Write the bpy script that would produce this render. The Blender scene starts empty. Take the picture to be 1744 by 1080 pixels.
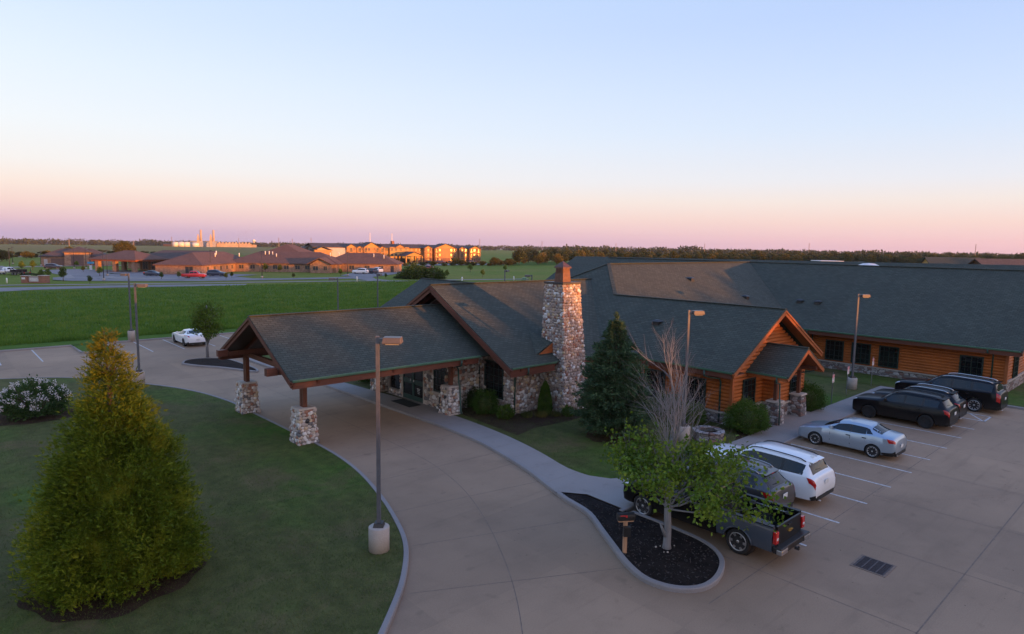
import bpy, bmesh, math, random
import numpy as np
from mathutils import Vector, Matrix
random.seed(7); RNG = np.random.default_rng(7)
C = bpy.context.scene.collection
R = math.radians
SC = bpy.context.scene

# ------------------------------------------------------------------ camera
F_PX, CX, CY, CAM_H = 1100.0, 872.0, 540.0, 9.6
PITCH, ROLL = math.atan(123 / F_PX), 0.0153
_fw = np.array([0, math.cos(PITCH), -math.sin(PITCH)]); _r0 = np.array([1, 0, 0.]); _u0 = np.cross(_r0, _fw)
_r = _r0 * math.cos(ROLL) + _u0 * math.sin(ROLL); _u = -_r0 * math.sin(ROLL) + _u0 * math.cos(ROLL)
cam = bpy.data.cameras.new("camera"); cam_o = bpy.data.objects.new("camera", cam); C.objects.link(cam_o)
cam.sensor_width = 36; cam.lens = 36 * F_PX / 1744; cam.clip_start = 0.1; cam.clip_end = 20000
cam_o.matrix_world = Matrix(((_r[0], _u[0], -_fw[0], 0), (_r[1], _u[1], -_fw[1], 0), (_r[2], _u[2], -_fw[2], CAM_H), (0, 0, 0, 1)))
SC.camera = cam_o

# ------------------------------------------------------------------ light
SUN_AZ, SUN_EL = 120.0, 1.75          # degrees clockwise from the view direction (+Y), and above the horizon
sd = bpy.data.lights.new("sun", 'SUN'); sd.energy = 5.0; sd.angle = R(0.5); sd.color = (1.0, 0.34, 0.055)
so = bpy.data.objects.new("sun", sd); C.objects.link(so)
_sv = Vector((math.sin(R(SUN_AZ)) * math.cos(R(SUN_EL)), math.cos(R(SUN_AZ)) * math.cos(R(SUN_EL)), math.sin(R(SUN_EL))))
so.rotation_euler = _sv.to_track_quat('Z', 'Y').to_euler(); so.location = (60, -40, 40)

def srgb(r, g, b):
    return tuple(((c / 255) / 12.92 if c / 255 <= 0.04045 else ((c / 255 + 0.055) / 1.055) ** 2.4) for c in (r, g, b))

wd = bpy.data.worlds.new("World"); SC.world = wd; wd.use_nodes = True
nt = wd.node_tree; nt.nodes.clear()
N = nt.nodes.new; L = nt.links.new
out = N('ShaderNodeOutputWorld')
tc = N('ShaderNodeTexCoord'); sx = N('ShaderNodeSeparateXYZ'); L(tc.outputs['Generated'], sx.inputs[0])
asn = N('ShaderNodeMath'); asn.operation = 'ARCSINE'; L(sx.outputs['Z'], asn.inputs[0])
mr = N('ShaderNodeMapRange'); mr.inputs['From Min'].default_value = 0; mr.inputs['From Max'].default_value = math.pi / 2; L(asn.outputs[0], mr.inputs['Value'])
# the sky opposite the sun (left) carries a lavender earth-shadow band and a paler dome; towards the right it is bluer
SKY_L = [(0, (186, 172, 205)), (0.5, (190, 174, 206)), (1.4, (226, 196, 207)), (2.6, (244, 216, 210)), (3.9, (248, 231, 222)), (5.5, (244, 241, 240)), (8.4, (239, 245, 251)), (12.4, (229, 241, 254)), (16.3, (216, 233, 254)), (24, (196, 221, 254)), (45, (150, 192, 255)), (90, (110, 160, 252))]
SKY_R = [(0, (232, 192, 203)), (0.7, (240, 202, 206)), (2.1, (245, 217, 210)), (3.7, (242, 231, 226)), (5.4, (231, 234, 243)), (9.5, (211, 228, 252)), (13.6, (197, 218, 253)), (17.6, (184, 208, 252)), (26, (172, 202, 252)), (45, (144, 186, 254)), (90, (110, 160, 252))]
def skyramp(st):
    r_ = N('ShaderNodeValToRGB'); els = r_.color_ramp.elements
    while len(els) > 1: els.remove(els[0])
    for i, (e, c) in enumerate(st):
        el = els[0] if i == 0 else els.new(e / 90)
        el.position = e / 90; el.color = (*srgb(*c), 1)
    L(mr.outputs[0], r_.inputs[0]); return r_
rl, rr_ = skyramp(SKY_L), skyramp(SKY_R)
azr = N('ShaderNodeMapRange'); azr.inputs['From Min'].default_value = -.62; azr.inputs['From Max'].default_value = .62; L(sx.outputs['X'], azr.inputs['Value'])
ramp = N('ShaderNodeMix'); ramp.data_type = 'RGBA'; L(azr.outputs[0], ramp.inputs['Factor']); L(rl.outputs[0], ramp.inputs['A']); L(rr_.outputs[0], ramp.inputs['B'])
# brighter, warmer sky around the low sun (it stands behind the camera)
dot = N('ShaderNodeVectorMath'); dot.operation = 'DOT_PRODUCT'; L(tc.outputs['Generated'], dot.inputs[0]); dot.inputs[1].default_value = _sv
mr2 = N('ShaderNodeMapRange'); mr2.inputs['From Min'].default_value = -0.1; mr2.inputs['From Max'].default_value = 1.0; L(dot.outputs['Value'], mr2.inputs['Value'])
pw = N('ShaderNodeMath'); pw.operation = 'POWER'; pw.inputs[1].default_value = 4.0; L(mr2.outputs[0], pw.inputs[0])
mixg = N('ShaderNodeMix'); mixg.data_type = 'RGBA'; mixg.blend_type = 'ADD'
L(pw.outputs[0], mixg.inputs['Factor']); L(ramp.outputs['Result'], mixg.inputs['A']); mixg.inputs['B'].default_value = (1.45, 0.86, 0.50, 1)
bg = N('ShaderNodeBackground'); L(mixg.outputs['Result'], bg.inputs[0]); bg.inputs[1].default_value = 0.5
sky = N('ShaderNodeTexSky'); sky.sky_type = 'NISHITA'; sky.sun_disc = False; sky.sun_elevation = R(SUN_EL); sky.sun_rotation = R(SUN_AZ)
bg2 = N('ShaderNodeBackground'); L(sky.outputs[0], bg2.inputs[0]); bg2.inputs[1].default_value = 0.010
ad = N('ShaderNodeAddShader'); L(bg.outputs[0], ad.inputs[0]); L(bg2.outputs[0], ad.inputs[1]); L(ad.outputs[0], out.inputs[0])
SC.view_settings.view_transform = 'Standard'; SC.view_settings.look = 'None'; SC.view_settings.gamma = 1; SC.view_settings.exposure = 1.02
SC.view_settings.use_curve_mapping = False
SC.cycles.max_bounces = 6; SC.cycles.diffuse_bounces = 3; SC.cycles.glossy_bounces = 3; SC.cycles.transmission_bounces = 4; SC.cycles.transparent_max_bounces = 6; SC.cycles.volume_bounces = 0

# ------------------------------------------------------------------ frames
AZ = R(42.4)                                            # the lodge's own axes: a (to the back right), b (to the back left)
_a = np.array([math.cos(AZ), math.sin(AZ), 0]); _b = np.array([-math.sin(AZ), math.cos(AZ), 0])
def W(a, b, z=0.0): p = _a * a + _b * b; return (p[0], p[1], z)
def G(px, py, z=0.0):                                   # ground position seen at a photograph pixel
    d = _fw + _r * ((px - CX) / F_PX) + _u * ((CY - py) / F_PX); t = (z - CAM_H) / d[2]
    return (d[0] * t, d[1] * t, z)
def HT(p, px, py):                                      # height above p at which that pixel's ray passes
    d = _fw + _r * ((px - CX) / F_PX) + _u * ((CY - py) / F_PX); t = math.hypot(p[0], p[1]) / math.hypot(d[0], d[1]); return CAM_H + d[2] * t
def DIR(px, py, dist):
    d = _fw + _r * ((px - CX) / F_PX) + _u * ((CY - py) / F_PX); t = dist / math.hypot(d[0], d[1]); return (d[0] * t, d[1] * t, CAM_H + d[2] * t)

# ------------------------------------------------------------------ materials
MATS = {}
class NT:
    def __init__(s, name):
        s.m = bpy.data.materials.new(name); s.m.use_nodes = True; s.t = s.m.node_tree; s.t.nodes.clear()
        s.o = s.n('ShaderNodeOutputMaterial'); s.p = s.n('ShaderNodeBsdfPrincipled'); s.l(s.p.outputs[0], s.o.inputs[0])
    def n(s, t, **k):
        x = s.t.nodes.new(t)
        for a, v in k.items(): setattr(x, a, v)
        return x
    def l(s, a, b): s.t.links.new(a, b)
    def tex(s, kind='Object'): return s.n('ShaderNodeTexCoord').outputs[kind]
    def noise(s, vec, scale, detail=4, rough=.55, dist=0):
        x = s.n('ShaderNodeTexNoise'); s.l(vec, x.inputs['Vector']); x.inputs['Scale'].default_value = scale; x.inputs['Detail'].default_value = detail
        x.inputs['Roughness'].default_value = rough; x.inputs['Distortion'].default_value = dist; return x.outputs['Fac']
    def ramp(s, fac, stops, interp='LINEAR'):
        x = s.n('ShaderNodeValToRGB'); s.l(fac, x.inputs[0]); e = x.color_ramp.elements; x.color_ramp.interpolation = interp
        while len(e) > 1: e.remove(e[0])
        for i, (p, c) in enumerate(stops):
            q = e[0] if i == 0 else e.new(p); q.position = p; q.color = (*c, 1)
        return x.outputs[0]
    def mix(s, f, a, b, blend='MIX'):
        x = s.n('ShaderNodeMix', data_type='RGBA', blend_type=blend)
        for k, v in (('Factor', f), ('A', a), ('B', b)):
            if isinstance(v, (float, int)): x.inputs[k].default_value = v
            elif isinstance(v, tuple): x.inputs[k].default_value = (*v, 1)
            else: s.l(v, x.inputs[k])
        return x.outputs['Result']
    def math(s, op, a, b=None):
        x = s.n('ShaderNodeMath', operation=op)
        for i, v in enumerate((a, b)):
            if v is None: continue
            if isinstance(v, (float, int)): x.inputs[i].default_value = v
            else: s.l(v, x.inputs[i])
        return x.outputs[0]
    def bump(s, h, dist, strength=1.0, prev=None):
        x = s.n('ShaderNodeBump'); s.l(h, x.inputs['Height']); x.inputs['Distance'].default_value = dist; x.inputs['Strength'].default_value = strength
        if prev: s.l(prev, x.inputs['Normal'])
        return x.outputs[0]
    def set(s, col=None, rough=.6, normal=None, metal=0, spec=.5, coat=0):
        if col is not None:
            if isinstance(col, tuple): s.p.inputs['Base Color'].default_value = (*col, 1)
            else: s.l(col, s.p.inputs['Base Color'])
        if isinstance(rough, (float, int)): s.p.inputs['Roughness'].default_value = rough
        else: s.l(rough, s.p.inputs['Roughness'])
        s.p.inputs['Metallic'].default_value = metal; s.p.inputs['Specular IOR Level'].default_value = spec
        if coat: s.p.inputs['Coat Weight'].default_value = coat; s.p.inputs['Coat Roughness'].default_value = .03
        if normal: s.l(normal, s.p.inputs['Normal'])
        return s.m

def simple(name, col, rough=.6, var=.25, scale=6, metal=0, spec=.5, coat=0, bump=0):
    if name in MATS: return MATS[name]
    t = NT(name); v = t.tex(); f = t.noise(v, scale, 5)
    lo = tuple(c * (1 - var) for c in col); hi = tuple(min(1, c * (1 + var)) for c in col)
    c = t.ramp(f, [(.3, lo), (.7, hi)])
    t.set(c, rough, t.bump(f, bump) if bump else None, metal, spec, coat); MATS[name] = t.m; return t.m

def m_shingle(name, base, course=.17, wid=.33, var=.30, stain=None):
    t = NT(name); uv = t.tex('UV')
    br = t.n('ShaderNodeTexBrick'); t.l(uv, br.inputs['Vector']); br.offset = .5
    for k, v in (('Scale', 1.0), ('Mortar Size', .012), ('Mortar Smooth', .3), ('Bias', 0), ('Brick Width', wid), ('Row Height', course)): br.inputs[k].default_value = v
    lo = tuple(c * (1 - var) for c in base); hi = tuple(c * (1 + var) for c in base)
    br.inputs['Color1'].default_value = (*lo, 1); br.inputs['Color2'].default_value = (*hi, 1); br.inputs['Mortar'].default_value = (*[c * .38 for c in base], 1)
    br.inputs['Mortar Size'].default_value = .022
    big = t.noise(uv, .35, 4); f2 = t.noise(uv, 45, 3)
    c = t.mix(.30, br.outputs['Color'], t.ramp(big, [(.3, tuple(c * .75 for c in base)), (.7, tuple(c * 1.3 for c in base))]))
    c = t.mix(.35, c, t.ramp(f2, [(.3, (.25, .25, .25)), (.7, (1, 1, 1))]), 'MULTIPLY')
    if stain:                                                           # streaks of algae running down the slope
        mp = t.n('ShaderNodeMapping'); t.l(uv, mp.inputs[0]); mp.inputs['Scale'].default_value = (.9, .12, 1)
        c = t.mix(t.ramp(t.noise(mp.outputs[0], 1.5, 5), [(.45, (0, 0, 0)), (.75, (.6, .6, .6))]), c, stain)
    sep = t.n('ShaderNodeSeparateXYZ'); t.l(uv, sep.inputs[0])
    saw = t.math('FRACT', t.math('DIVIDE', sep.outputs[1], course))
    h = t.math('ADD', t.math('MULTIPLY', t.math('SUBTRACT', 1.0, saw), 1.0), t.math('MULTIPLY', br.outputs['Fac'], -.6))
    n1 = t.bump(h, .012, .8); n1 = t.bump(f2, .004, .5, n1)
    MATS[name] = t.set(c, .85, n1, spec=.3); return t.m

def m_stone(name, scale, cols, mortar, edge=.09, bumpd=.05, stretch=(1, 1, 1.25)):
    t = NT(name); ob = t.tex('Object'); mp = t.n('ShaderNodeMapping'); t.l(ob, mp.inputs[0]); mp.inputs['Scale'].default_value = stretch
    wob = t.n('ShaderNodeTexNoise'); t.l(mp.outputs[0], wob.inputs['Vector']); wob.inputs['Scale'].default_value = 5; wob.inputs['Detail'].default_value = 2
    vec = t.mix(.05, mp.outputs[0], wob.outputs['Color'], 'ADD')
    v1 = t.n('ShaderNodeTexVoronoi', feature='F1'); v2 = t.n('ShaderNodeTexVoronoi', feature='DISTANCE_TO_EDGE')
    for v in (v1, v2): t.l(vec, v.inputs['Vector']); v.inputs['Scale'].default_value = scale; v.inputs['Randomness'].default_value = .85
    sp = t.n('ShaderNodeSeparateColor'); t.l(v1.outputs['Color'], sp.inputs[0])
    k = len(cols); c = t.ramp(sp.outputs[0], [(i / k, col) for i, col in enumerate(cols)], 'CONSTANT')
    c = t.mix(.5, c, t.ramp(t.noise(ob, 14, 5), [(.3, (.55, .55, .55)), (.7, (1.3, 1.3, 1.3))]), 'MULTIPLY')
    m = t.ramp(v2.outputs['Distance'], [(edge * .35, (0, 0, 0)), (edge, (1, 1, 1))])
    c = t.mix(m, mortar, c)
    dome = t.ramp(v2.outputs['Distance'], [(0, (0, 0, 0)), (edge, (.6, .6, .6)), (.35, (1, 1, 1))], 'EASE')
    n1 = t.bump(dome, bumpd, 1.0); n1 = t.bump(t.noise(ob, 30, 4), .01, .4, n1)
    MATS[name] = t.set(c, .75, n1, spec=.35); return t.m

def m_brick(name, c1, c2, mortar, bw=.4, rh=.13, sc=1.0):
    t = NT(name); uv = t.tex('UV'); br = t.n('ShaderNodeTexBrick'); t.l(uv, br.inputs['Vector'])
    for k, v in (('Scale', sc), ('Mortar Size', .012), ('Brick Width', bw), ('Row Height', rh)): br.inputs[k].default_value = v
    br.inputs['Color1'].default_value = (*c1, 1); br.inputs['Color2'].default_value = (*c2, 1); br.inputs['Mortar'].default_value = (*mortar, 1)
    c = t.mix(.6, br.outputs['Color'], t.ramp(t.noise(uv, 1.2, 6), [(.3, (.55, .55, .55)), (.7, (1.25, 1.25, 1.25))]), 'MULTIPLY')
    MATS[name] = t.set(c, .85); return t.m

def m_wood(name, col, var=.35, rough=.55, axis='X'):
    t = NT(name); ob = t.tex('Object'); mp = t.n('ShaderNodeMapping'); t.l(ob, mp.inputs[0])
    mp.inputs['Scale'].default_value = {'X': (.5, 8, 8), 'Z': (8, 8, .5)}[axis]
    f = t.noise(mp.outputs[0], 2.5, 6, .6, 1.2); g = t.noise(ob, .8, 4)
    c = t.ramp(f, [(.25, tuple(c * (1 - var) for c in col)), (.75, tuple(c * (1 + var) for c in col))])
    c = t.mix(.5, c, t.ramp(g, [(.3, (.65, .65, .65)), (.7, (1.25, 1.25, 1.25))]), 'MULTIPLY')
    MATS[name] = t.set(c, rough, t.bump(f, .006, .6), spec=.4); return t.m

def m_concrete(name, col, joint=None, stain=.35, wear=True):
    t = NT(name); ob = t.tex('Object')
    big = t.noise(ob, .09, 6, .6); mid = t.noise(ob, .5, 6, .65); fine = t.noise(ob, 28, 4, .7)
    c = t.ramp(big, [(.3, tuple(x * (1 - stain * .5) for x in col)), (.7, tuple(x * (1 + stain * .35) for x in col))])
    c = t.mix(.7, c, t.ramp(mid, [(.25, (.78, .77, .76)), (.5, (1, 1, 1)), (.8, (1.08, 1.07, 1.05))]), 'MULTIPLY')
    c = t.mix(.5, c, t.ramp(fine, [(.3, (.72, .72, .72)), (.7, (1.16, 1.16, 1.16))]), 'MULTIPLY')
    spots = t.noise(ob, 1.7, 2, .4); c = t.mix(t.ramp(spots, [(.66, (0, 0, 0)), (.80, (.5, .5, .5))]), c, tuple(x * .5 for x in col))
    if wear:                                                            # slab to slab differences of tone
        sl = t.n('ShaderNodeTexBrick'); t.l(ob, sl.inputs['Vector']); sl.offset = 0
        for k, v in (('Scale', 1.0), ('Mortar Size', 0), ('Brick Width', 4.58), ('Row Height', 4.2)): sl.inputs[k].default_value = v
        sl.inputs['Color1'].default_value = (.88, .88, .89, 1); sl.inputs['Color2'].default_value = (1.08, 1.07, 1.05, 1); c = t.mix(1.0, c, sl.outputs['Color'], 'MULTIPLY')
    if wear:                                                            # long faint tyre and drip marks
        mp = t.n('ShaderNodeMapping'); t.l(ob, mp.inputs[0]); mp.inputs['Rotation'].default_value = (0, 0, .75); mp.inputs['Scale'].default_value = (.25, 3.0, 1)
        c = t.mix(t.ramp(t.noise(mp.outputs[0], .8, 5, .6), [(.56, (0, 0, 0)), (.74, (.45, .45, .45))]), c, tuple(x * .6 for x in col))
    MATS[name] = t.set(c, .8, t.bump(fine, .004, .5), spec=.35); return t.m

def m_grass(name, g1, g2, dry, sc=1.0, dryamt=(.55, .75)):
    t = NT(name); ob = t.tex('Object'); big = t.noise(ob, .12 * sc, 5, .6); mid = t.noise(ob, .9 * sc, 6, .7); fine = t.noise(ob, 22 * sc, 5, .75)
    c = t.ramp(mid, [(.3, g1), (.72, g2)])
    c = t.mix(t.ramp(big, [(dryamt[0], (0, 0, 0)), (dryamt[1], (.8, .8, .8))]), c, dry)
    c = t.mix(.8, c, t.ramp(fine, [(.28, (.35, .35, .35)), (.72, (1.5, 1.5, 1.5))]), 'MULTIPLY')
    MATS[name] = t.set(c, .9, t.bump(fine, .06, .8), spec=.1); return t.m

def m_lawn(name):
    t = NT(name); ob = t.tex('Object'); big = t.noise(ob, .10, 4, .55); patch = t.noise(ob, .32, 6, .7, .6); mid = t.noise(ob, 2.2, 6, .75); fine = t.noise(ob, 26, 4, .8)
    lush = t.ramp(mid, [(.3, (.028, .078, .010)), (.72, (.078, .155, .020))]); olive = t.ramp(mid, [(.3, (.052, .058, .020)), (.72, (.115, .116, .040))])
    c = t.mix(t.ramp(big, [(.48, (0, 0, 0)), (.68, (1, 1, 1))]), olive, lush)
    c = t.mix(t.ramp(patch, [(.52, (0, 0, 0)), (.70, (.85, .85, .85))]), c, (.135, .098, .052))
    mp = t.n('ShaderNodeMapping'); t.l(ob, mp.inputs[0]); mp.inputs['Rotation'].default_value = (0, 0, .5); mp.inputs['Scale'].default_value = (1.1, .06, 1)   # mowing passes
    c = t.mix(.35, c, t.ramp(t.noise(mp.outputs[0], 1.2, 2), [(.4, (.72, .74, .7)), (.6, (1.15, 1.15, 1.1))]), 'MULTIPLY')
    c = t.mix(.8, c, t.ramp(fine, [(.3, (.5, .5, .5)), (.7, (1.5, 1.5, 1.45))]), 'MULTIPLY')
    MATS[name] = t.set(c, .9, t.bump(fine, .02, .6), spec=.1); return t.m

def m_leaf(name, c1, c2, c3=None, scale=1.3, trans=.25, zmix=None):
    t = NT(name); ob = t.tex('Object'); f = t.noise(ob, scale, 3); f2 = t.noise(ob, scale * 9, 2); oi = t.n('ShaderNodeObjectInfo')
    k = t.math('ADD', t.math('MULTIPLY', f, .6), t.math('MULTIPLY', f2, .4)); k = t.math('ADD', k, t.math('MULTIPLY', t.math('SUBTRACT', oi.outputs['Random'], .5), .22))
    c = t.ramp(k, [(.36, c1), (.55, c2)] + ([(.70, c3)] if c3 else []))
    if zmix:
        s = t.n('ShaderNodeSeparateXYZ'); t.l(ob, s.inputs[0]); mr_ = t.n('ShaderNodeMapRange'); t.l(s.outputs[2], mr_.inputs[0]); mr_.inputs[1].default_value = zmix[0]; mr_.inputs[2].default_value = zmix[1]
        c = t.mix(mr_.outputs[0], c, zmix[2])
    t.set(c, .7, spec=.25)
    tr = t.n('ShaderNodeBsdfTranslucent'); t.l(c, tr.inputs[0]); mx = t.n('ShaderNodeMixShader'); mx.inputs[0].default_value = trans
    t.l(t.p.outputs[0], mx.inputs[1]); t.l(tr.outputs[0], mx.inputs[2]); t.l(mx.outputs[0], t.o.inputs[0]); MATS[name] = t.m; return t.m

def m_paint(name, col, metal=.0, rough=.32):
    if name in MATS: return MATS[name]
    t = NT(name); ob = t.tex('Object'); f = t.noise(ob, 1.8, 5); d = t.noise(ob, 9, 6, .7)
    c = t.mix(t.ramp(d, [(.5, (0, 0, 0)), (.85, (.05, .05, .05))]), col, (.16, .14, .12))
    s = t.n('ShaderNodeSeparateXYZ'); t.l(ob, s.inputs[0])              # road dust on the lowest panels
    low = t.n('ShaderNodeMapRange'); t.l(s.outputs[2], low.inputs[0]); low.inputs[1].default_value = .75; low.inputs[2].default_value = .25; low.inputs[3].default_value = 0; low.inputs[4].default_value = .12
    c = t.mix(t.math('MULTIPLY', low.outputs[0], t.math('ADD', f, .3)), c, (.17, .14, .115))
    t.set(c, t.math('ADD', rough - .06, t.math('MULTIPLY', d, .14)), None, metal, .5 if max(col) > .03 else .22, .6 if max(col) > .03 else .12); MATS[name] = t.m; return t.m

def m_emit(name, col, s):
    t = NT(name); t.set(col, .5); t.p.inputs['Emission Color'].default_value = (*col, 1); t.p.inputs['Emission Strength'].default_value = s; MATS[name] = t.m; return t.m

M = MATS
m_shingle('green_shingle', (.063, .074, .058), stain=(.040, .048, .040))
m_shingle('brown_shingle', (.150, .085, .066), .16, .35, .3)
m_shingle('grey_shingle', (.100, .078, .072), .16, .35, .3)
m_stone('river_stone', 5.4, [(.40, .31, .26), (.62, .60, .59), (.31, .16, .115), (.52, .39, .25), (.25, .22, .22), (.74, .72, .71), (.46, .37, .33), (.34, .27, .24), (.56, .48, .41)], (.19, .16, .15), .05, .06)
m_stone('pier_stone', 4.8, [(.44, .36, .31), (.52, .50, .50), (.30, .13, .09), (.46, .33, .20), (.12, .12, .13), (.60, .58, .56), (.46, .38, .32), (.36, .27, .22)], (.16, .13, .115), .07, .07)
m_stone('ledge_stone', 3.2, [(.26, .22, .20), (.34, .31, .30), (.20, .12, .10), (.40, .37, .36), (.17, .15, .15)], (.10, .085, .08), .06, .05, (1, 1, 2.0))
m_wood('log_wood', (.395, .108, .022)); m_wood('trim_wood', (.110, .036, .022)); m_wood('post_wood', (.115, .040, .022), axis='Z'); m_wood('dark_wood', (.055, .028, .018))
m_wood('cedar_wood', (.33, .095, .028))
m_wood('raw_wood', (.42, .24, .14), axis='Z')
m_concrete('drive_concrete', (.318, .214, .138), stain=.55); m_concrete('walk_concrete', (.280, .246, .224), stain=.2, wear=False); m_concrete('kerb_concrete', (.26, .235, .225), stain=.3, wear=False)
m_concrete('cap_stone', (.46, .40, .35), wear=False); m_concrete('footing_concrete', (.42, .36, .31), stain=.5, wear=False); m_concrete('asphalt', (.20, .19, .20), stain=.2)
m_lawn('lawn'); m_grass('field_grass', (.050, .108, .012), (.088, .160, .020), (.125, .145, .032), .5, (.55, .8))
m_grass('far_grass', (.105, .155, .018), (.165, .205, .026), (.20, .185, .040), .16, (.46, .62)); m_grass('hay', (.15, .135, .040), (.21, .18, .055), (.14, .15, .04), .06, (.5, .7)); m_grass('mulch', (.010, .008, .008), (.034, .027, .024), (.05, .036, .03), 2.0)
m_grass('bark_mulch', (.030, .018, .012), (.075, .045, .030), (.09, .06, .04), 2.0)
simple('gutter_green', (.085, .185, .125), .35, .15); simple('spout_green', (.020, .060, .048), .4, .15); simple('frame_green', (.008, .026, .022), .4, .2); simple('door_green', (.012, .050, .042), .4, .2)  # gutter green is lightened to paint in the highlight along the eaves
simple('black_glass', (.008, .010, .012), .06, .2, spec=.5); simple('dark_void', (.008, .008, .008), .9)
simple('bronze_metal', (.088, .090, .102), .5, .15); simple('dark_metal', (.03, .028, .03), .5, .2); simple('copper_brown', (.11, .052, .036), .45, .25, metal=.4)
simple('white_paint', (.78, .78, .78), .6, .12, 3); simple('line_paint', (.46, .45, .44), .7, .4, 9); simple('black_plastic', (.012, .012, .013), .45, .3); simple('black_gloss', (.012, .012, .013), .15, .3)
simple('rubber', (.014, .014, .015), .85, .3); simple('alloy', (.46, .46, .47), .28, .1, metal=.85); simple('black_alloy', (.02, .02, .021), .35, .2, metal=.5); simple('chrome', (.62, .62, .64), .12, .05, metal=1.0)
simple('red_lens', (.42, .010, .008), .12, .25, 9, coat=.6); simple('clear_lens', (.55, .55, .57), .1, .2, 9, coat=.6); simple('amber_lens', (.6, .20, .02), .15, .2, coat=.5)
simple('plate_white', (.62, .62, .60), .5, .1); simple('gold_metal', (.65, .42, .10), .25, .1, metal=.8); simple('sign_red', (.58, .05, .045), .5, .1); simple('red_paint', (.55, .02, .02), .5, .1)
simple('car_glass', (.008, .012, .016), .04, .2, spec=.5); simple('roof_dome', (.6, .6, .62), .3, .1); simple('mulch_chip', (.055, .046, .042), .9, .6, 15); simple('joint', (.175, .124, .092), .9, .3); simple('crack', (.21, .165, .14), .9, .3)
simple('steel', (.35, .35, .36), .35, .1, metal=.8); simple('rust_iron', (.045, .030, .030), .6, .4, 12); simple('doormat', (.012, .016, .015), .95, .3, 30)
simple('sign_blue', (.03, .25, .45), .4, .1); simple('blue_plastic', (.05, .10, .42), .4, .2); simple('pink_cloth', (.5, .12, .25), .8, .2); simple('letter_white', (.7, .7, .7), .6, .05)
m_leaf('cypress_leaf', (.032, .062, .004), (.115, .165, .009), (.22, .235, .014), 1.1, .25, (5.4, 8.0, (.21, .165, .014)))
m_leaf('spruce_leaf', (.040, .078, .036), (.092, .150, .062), (.145, .21, .080), 1.5, .12)
m_leaf('maple_leaf', (.055, .115, .010), (.13, .20, .016), (.26, .27, .024), 1.6, .25)
m_leaf('linden_leaf', (.070, .12, .015), (.125, .19, .022), (.23, .21, .032), 1.5, .3)
m_leaf('box_leaf', (.024, .058, .008), (.054, .108, .014), (.085, .140, .020), 3, .2); m_leaf('lime_leaf', (.06, .11, .012), (.10, .15, .02), (.14, .18, .03), 3, .3)
m_leaf('myrtle_leaf', (.022, .052, .014), (.045, .090, .022), (.07, .12, .03), 2, .25); m_leaf('far_leaf', (.055, .065, .015), (.110, .105, .022), (.19, .135, .028), .35, .2)
m_leaf('far_dark_leaf', (.032, .050, .018), (.062, .080, .024), (.100, .100, .028), .3, .15); m_leaf('bush_leaf', (.040, .075, .014), (.075, .115, .020), (.11, .14, .028), .6, .25)
m_leaf('blade', (.044, .074, .016), (.092, .125, .030), (.16, .135, .055), .5, .3); m_leaf('tall_blade', (.044, .106, .010), (.104, .195, .020), (.19, .225, .042), .3, .35)
m_leaf('blossom', (.50, .44, .40), (.68, .64, .62), (.75, .70, .66), 4, .3)
m_wood('bark', (.15, .115, .095), axis='Z'); m_wood('pale_bark', (.20, .195, .20), axis='Z'); m_wood('brown_bark', (.10, .065, .045), axis='Z')
def m_pebble(name, cols, rough=.7):
    t = NT(name); g = t.n('ShaderNodeNewGeometry'); ob = t.tex(); k = len(cols); c = t.ramp(g.outputs['Random Per Island'], [(i / k, col) for i, col in enumerate(cols)], 'CONSTANT')
    c = t.mix(.6, c, t.ramp(t.noise(ob, 9, 6, .65), [(.3, (.55, .55, .56)), (.7, (1.3, 1.29, 1.27))]), 'MULTIPLY'); MATS[name] = t.set(c, rough, t.bump(t.noise(ob, 40, 4), .006, .5), spec=.35)
m_pebble('round_pebble', [(.36, .28, .235), (.56, .54, .53), (.28, .14, .10), (.40, .31, .25), (.48, .36, .23), (.24, .20, .19), (.66, .64, .63), (.32, .25, .22), (.43, .34, .29), (.50, .43, .37), (.30, .22, .18), (.36, .30, .27)])
m_pebble('pier_pebble', [(.46, .39, .34), (.60, .58, .56), (.33, .17, .12), (.50, .39, .27), (.40, .33, .29), (.15, .145, .15), (.68, .66, .64), (.52, .45, .39), (.42, .36, .33)])
simple('mortar', (.20, .165, .145), .9, .25, 5)
m_brick('far_brick', (.24, .12, .075), (.36, .215, .14), (.30, .24, .19)); m_brick('red_brick', (.24, .095, .060), (.30, .13, .08), (.22, .16, .13))
simple('tan_siding', (.37, .195, .085), .8, .12, .6); simple('cream_siding', (.42, .25, .09), .8, .1, .6); simple('grey_siding', (.40, .38, .40), .8, .1, .6); simple('far_trim', (.32, .22, .13), .7, .1); simple('far_pane', (.05, .055, .065), .12, .2)
simple('brown_door', (.12, .070, .062), .6, .15, .5); simple('tank_white', (.62, .60, .57), .6, .15, .05); simple('plant_cream', (.42, .32, .22), .7, .2, .08); simple('pole_steel', (.22, .18, .17), .6, .2)
simple('far_metal', (.30, .30, .32), .5, .3, .4); simple('soil_tan', (.26, .17, .10), .9, .3, .2)
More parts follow.
